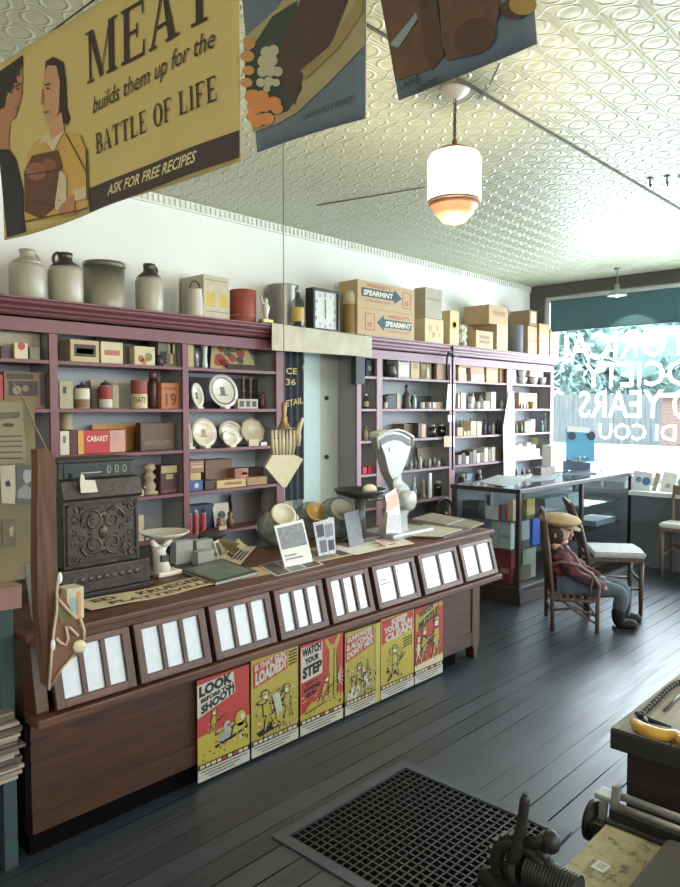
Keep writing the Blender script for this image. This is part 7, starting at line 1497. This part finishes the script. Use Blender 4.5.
t = thing('pliers', 'dark iron pliers lying on the bench top beside the yellow handle', 'pliers', zq(645, 722)); im = P('#2c2f30', .45, .15, metal=.6)
hz = lambda px, py: zq(px, py)+Vector((0, 0, .009))
MB().tube([hz(645, 721), hz(655, 725), hz(671, 730)], [.009, .007, .003], im, 8).build('jaw', t); MB().tube([hz(645, 721), hz(640, 718), hz(636, 716)], [.009, .008, .006], im, 8).build('handle', t); MB().tube([hz(645, 721), hz(646, 725), hz(642, 726)], [.009, .007, .006], im, 8).build('handle', t)
t = thing('saw_handle', 'glossy yellow curved wooden handle lying along the bench front edge', 'handle', zq(650, 735))
pts = [(630, 727), (634, 731), (642, 736), (652, 740), (664, 742.5), (674, 742.5), (680, 746), (686, 754)]
mb = MB(); mb.tube([zq(*p)+Vector((.012, 0, .016)) for p in pts], [.008, .015, .0175, .0175, .0165, .0155, .017, .014], P('#c2973e', .3, .12, 12, coat=.4), 12); mb.build('grip', t)
p = zq(657, 719); tag(MB().tube([zq(664, 712)+Vector((0, 0, .004)), zq(684, 692)+Vector((0, 0, .004))], .004, P('#35312c', .5), 6).build('iron_rod'), 'thin dark rod lying on the bench top right of the pliers', 'rod')
# ---- cast iron machine with the speckled cream bed in front of the bench
MZ = .45; mz = lambda px, py, dz=0: onZ(px, py, MZ+dz)
def speck():
    m, nt, b = newmat('speckled_cream'); tc = N(nt, 'ShaderNodeTexCoord'); n1 = N(nt, 'ShaderNodeTexNoise'); n1.inputs['Scale'].default_value = 26; n1.inputs['Detail'].default_value = 6; n1.inputs['Roughness'].default_value = .7; nt.links.new(tc.outputs['Object'], n1.inputs['Vector'])
    rp = N(nt, 'ShaderNodeValToRGB'); rp.color_ramp.elements[0].position = .34; rp.color_ramp.elements[0].color = lin('#3a3528'); rp.color_ramp.elements[1].position = .45; rp.color_ramp.elements[1].color = lin('#8f886a'); e = rp.color_ramp.elements.new(.8); e.color = lin('#a59e7c')
    nt.links.new(n1.outputs['Fac'], rp.inputs[0]); nt.links.new(rp.outputs[0], b.inputs['Base Color']); b.inputs['Roughness'].default_value = .7; return m
RXm = mz(610, 818).x; LY = mz(608, 822).y; RYm = mz(668, 846).y
t = thing('iron_machine', 'old cast iron machine with a speckled cream bed in the foreground', 'machine', (1.55, .6, 0))
ci = P('#2b2a29', .5, .2, 25, metal=.5); cg2 = P('#4a4b4c', .5, .15, 20, metal=.4); stl = P('#9a9c9a', .35, .25, 30, metal=.5)
MB().box(1.18, RXm-.008, RYm, LY, MZ-.03, MZ, speck(), .003).build('bed', t)
MB().box(RXm-.008, RXm, RYm-.3, LY+.004, MZ-.04, MZ+.03, ci, .002).box(RXm-.035, RXm-.0085, RYm-.3, LY+.004, MZ+.0005, MZ+.008, ci).build('angle_rail', t)
MB().box(1.0, RXm-.036, RYm-.5, RYm-.002, MZ-.2, MZ+.035, P('#3a3936', .6, .15, 10), .02).build('side_casing', t)
for x in (1.25, 1.75): MB().box(x, x+.06, RYm-.3, RYm-.22, 0, MZ-.03, ci).box(x, x+.06, LY-.09, LY-.03, 0, MZ-.03, ci).box(x, x+.06, RYm-.22, LY-.09, .12, .17, ci).build('frame_leg', t)
BXm = RXm+.03; bx_ = lambda px, py, k=0: onX(px, py, BXm+k)
mb = MB(); a, b = bx_(594, 792), bx_(614, 806)
mb.box(BXm, BXm+.05, b.y, a.y, b.z, a.z, stl, .006); mb.build('bracket_head', t)
mb = MB(); mb.prism([bx_(612, 786), bx_(619, 788), bx_(615, 822), bx_(608, 822)], (.02, 0, 0), stl); mb.prism([bx_(600, 800), bx_(606, 803), bx_(604, 822), bx_(598, 818)], (.02, 0, 0), stl); mb.box(BXm-.03, BXm+.02, bx_(620, 820).y, bx_(590, 820).y, MZ-.06, bx_(600, 819).z, ci, .004); mb.build('bracket_arms', t)
a = bx_(617, 795, .03); MB().tube([(a.x, a.y, a.z), (a.x, a.y-.6, a.z)], .0105, stl, 12).build('guide_rod', t)
a = bx_(612, 805, .005); MB().tube([(a.x, a.y, a.z), (a.x, a.y-.6, a.z)], .0115, stl, 12).build('guide_rod', t)
a = bx_(590, 812, .02); MB().lathe([(0, 0), (.055, .0), (.055, .02), (.02, .022), (.02, .03), (0, .03)], (a.x, a.y+.0, a.z-.02), ci, 20, axis=(0, -1, 0)).build('roller_wheel', t)
# lever and gear
GXm = 1.33; gp = lambda px, py, k=0: onX(px, py, GXm+k)
c = gp(522, 872)
MB().tube([gp(526, 793), gp(525, 800), gp(523, 815), gp(521, 830), gp(520, 842), gp(516, 860), gp(513, 880)], [.006, .011, .0105, .012, .018, .020, .02], ci, 10).build('lever', t)
mb = MB(); R_ = .06; mb.tube([c+Vector((.02*0, R_*math.cos(i*PI/10), R_*math.sin(i*PI/10))) for i in range(20)], .016, ci, 8, closed=True)
for i in range(20): A = i*PI/10; mb.box(GXm-.012, GXm+.012, c.y+(R_+.014)*math.cos(A)-.005, c.y+(R_+.014)*math.cos(A)+.005, c.z+(R_+.014)*math.sin(A)-.005, c.z+(R_+.014)*math.sin(A)+.005, ci)
for i in range(5): A = i*2*PI/5; mb.tube([c, c+Vector((0, R_*math.cos(A), R_*math.sin(A)))], .009, ci, 6)
mb.build('gear', t)
mb = MB(); mb.tube([gp(527, 845), gp(540, 842), gp(550, 838)], [.016, .014, .016], ci, 8).ball(gp(551, 842), .02, ci, (1, 1, 1.2), 10).tube([gp(538, 850), gp(548, 860)], [.014, .01], ci, 8); mb.build('pawl', t)
mb = MB(); a, b = gp(528, 868), gp(578, 893); 
mb.tube([a, b], .026, ci, 14); n = 16
for i in range(n): p = a.lerp(b, (i+.5)/n); q = (b-a).normalized()*.003; mb.tube([p-q, p+q], .033, ci, 14)
mb.build('screw_shaft', t)
mb = MB(); mb.tube([gp(482, 876), gp(500, 884), gp(516, 884)], [.02, .022, .024], ci, 10); mb.tube([gp(513, 870), c], .03, ci, 10); mb.box(GXm-.04, GXm+.04, c.y-.05, c.y+.05, .0, c.z-.02, ci); mb.build('gear_pedestal', t)
q = [mz(*p) for p in ((590, 867), (603, 874), (612, 867), (599, 861))]
mb = MB().prism([(p.x, p.y, MZ+.0007) for p in q], (0, 0, .0015), P('#b9bdb8', .6, .05)); f = lambda u, v: q[0].lerp(q[1], u).lerp(q[3].lerp(q[2], u), v)
for v in (.3, .5, .7): mb.poly([(p.x, p.y, MZ+.0026) for p in (f(.2, v), f(.8, v), f(.8, v+.08), f(.2, v+.08))], P('#5a5a58', .6))
tag(mb.build('white_tag'), 'small white printed tag lying on the speckled cream machine bed', 'tag')
q = [mz(*p) for p in ((582, 873), (590, 876), (598, 865), (594, 858))]; tag(MB().prism([(p.x, p.y, MZ+.0004) for p in q], (0, 0, .0002), P('#7a6a48', .7)).build('brown_tag'), 'small brown card under the white tag on the machine bed', 'tag')
# ================================================================== LIGHT
w = bpy.data.worlds.new('sky'); SC.world = w; w.use_nodes = True; nt = w.node_tree; bg = nt.nodes['Background']
tc = N(nt, 'ShaderNodeTexCoord'); sp_ = N(nt, 'ShaderNodeSeparateXYZ'); nt.links.new(tc.outputs['Generated'], sp_.inputs[0])
rp = N(nt, 'ShaderNodeValToRGB'); rp.color_ramp.elements[0].position = .46; rp.color_ramp.elements[0].color = (.35, .36, .36, 1); rp.color_ramp.elements[1].position = .54; rp.color_ramp.elements[1].color = (.93, .96, 1, 1)
nt.links.new(math_(nt, 'MULTIPLY_ADD', sp_.outputs['Z'], .5, .5), rp.inputs[0]); nt.links.new(rp.outputs[0], bg.inputs[0]); bg.inputs[1].default_value = 2.5
s = bpy.data.lights.new('sun', 'SUN'); s.energy = 1.8; s.angle = .03; s.color = (1, .97, .92)
so = bpy.data.objects.new('sun', s); COL.objects.link(so); so.rotation_euler = (0, math.radians(-38), math.radians(8))
vs = SC.view_settings; vs.view_transform = 'Standard'; vs.look = 'None'; vs.gamma = 1; vs.use_curve_mapping = False; vs.exposure = 1.45

# area lamp added just outside the shop window to strengthen the daylight
a = bpy.data.lights.new('added_window_fill', 'AREA'); a.shape = 'RECTANGLE'; a.size = 1.62; a.size_y = 8.4; a.energy = 210; a.color = (.80, .88, 1)
ao = bpy.data.objects.new('added_window_fill', a); COL.objects.link(ao); ao.location = (8.36, -.2, 1.63); ao.rotation_euler = (0, PI/2, 0)
# two unseen pendants added behind and beside the camera to brighten the near shop
for x, y in ((-1.1, 1.95), (.4, -1.6)): pendant(x, y, 'lit cream milk glass pendant lamp, unseen, added behind the camera for light')
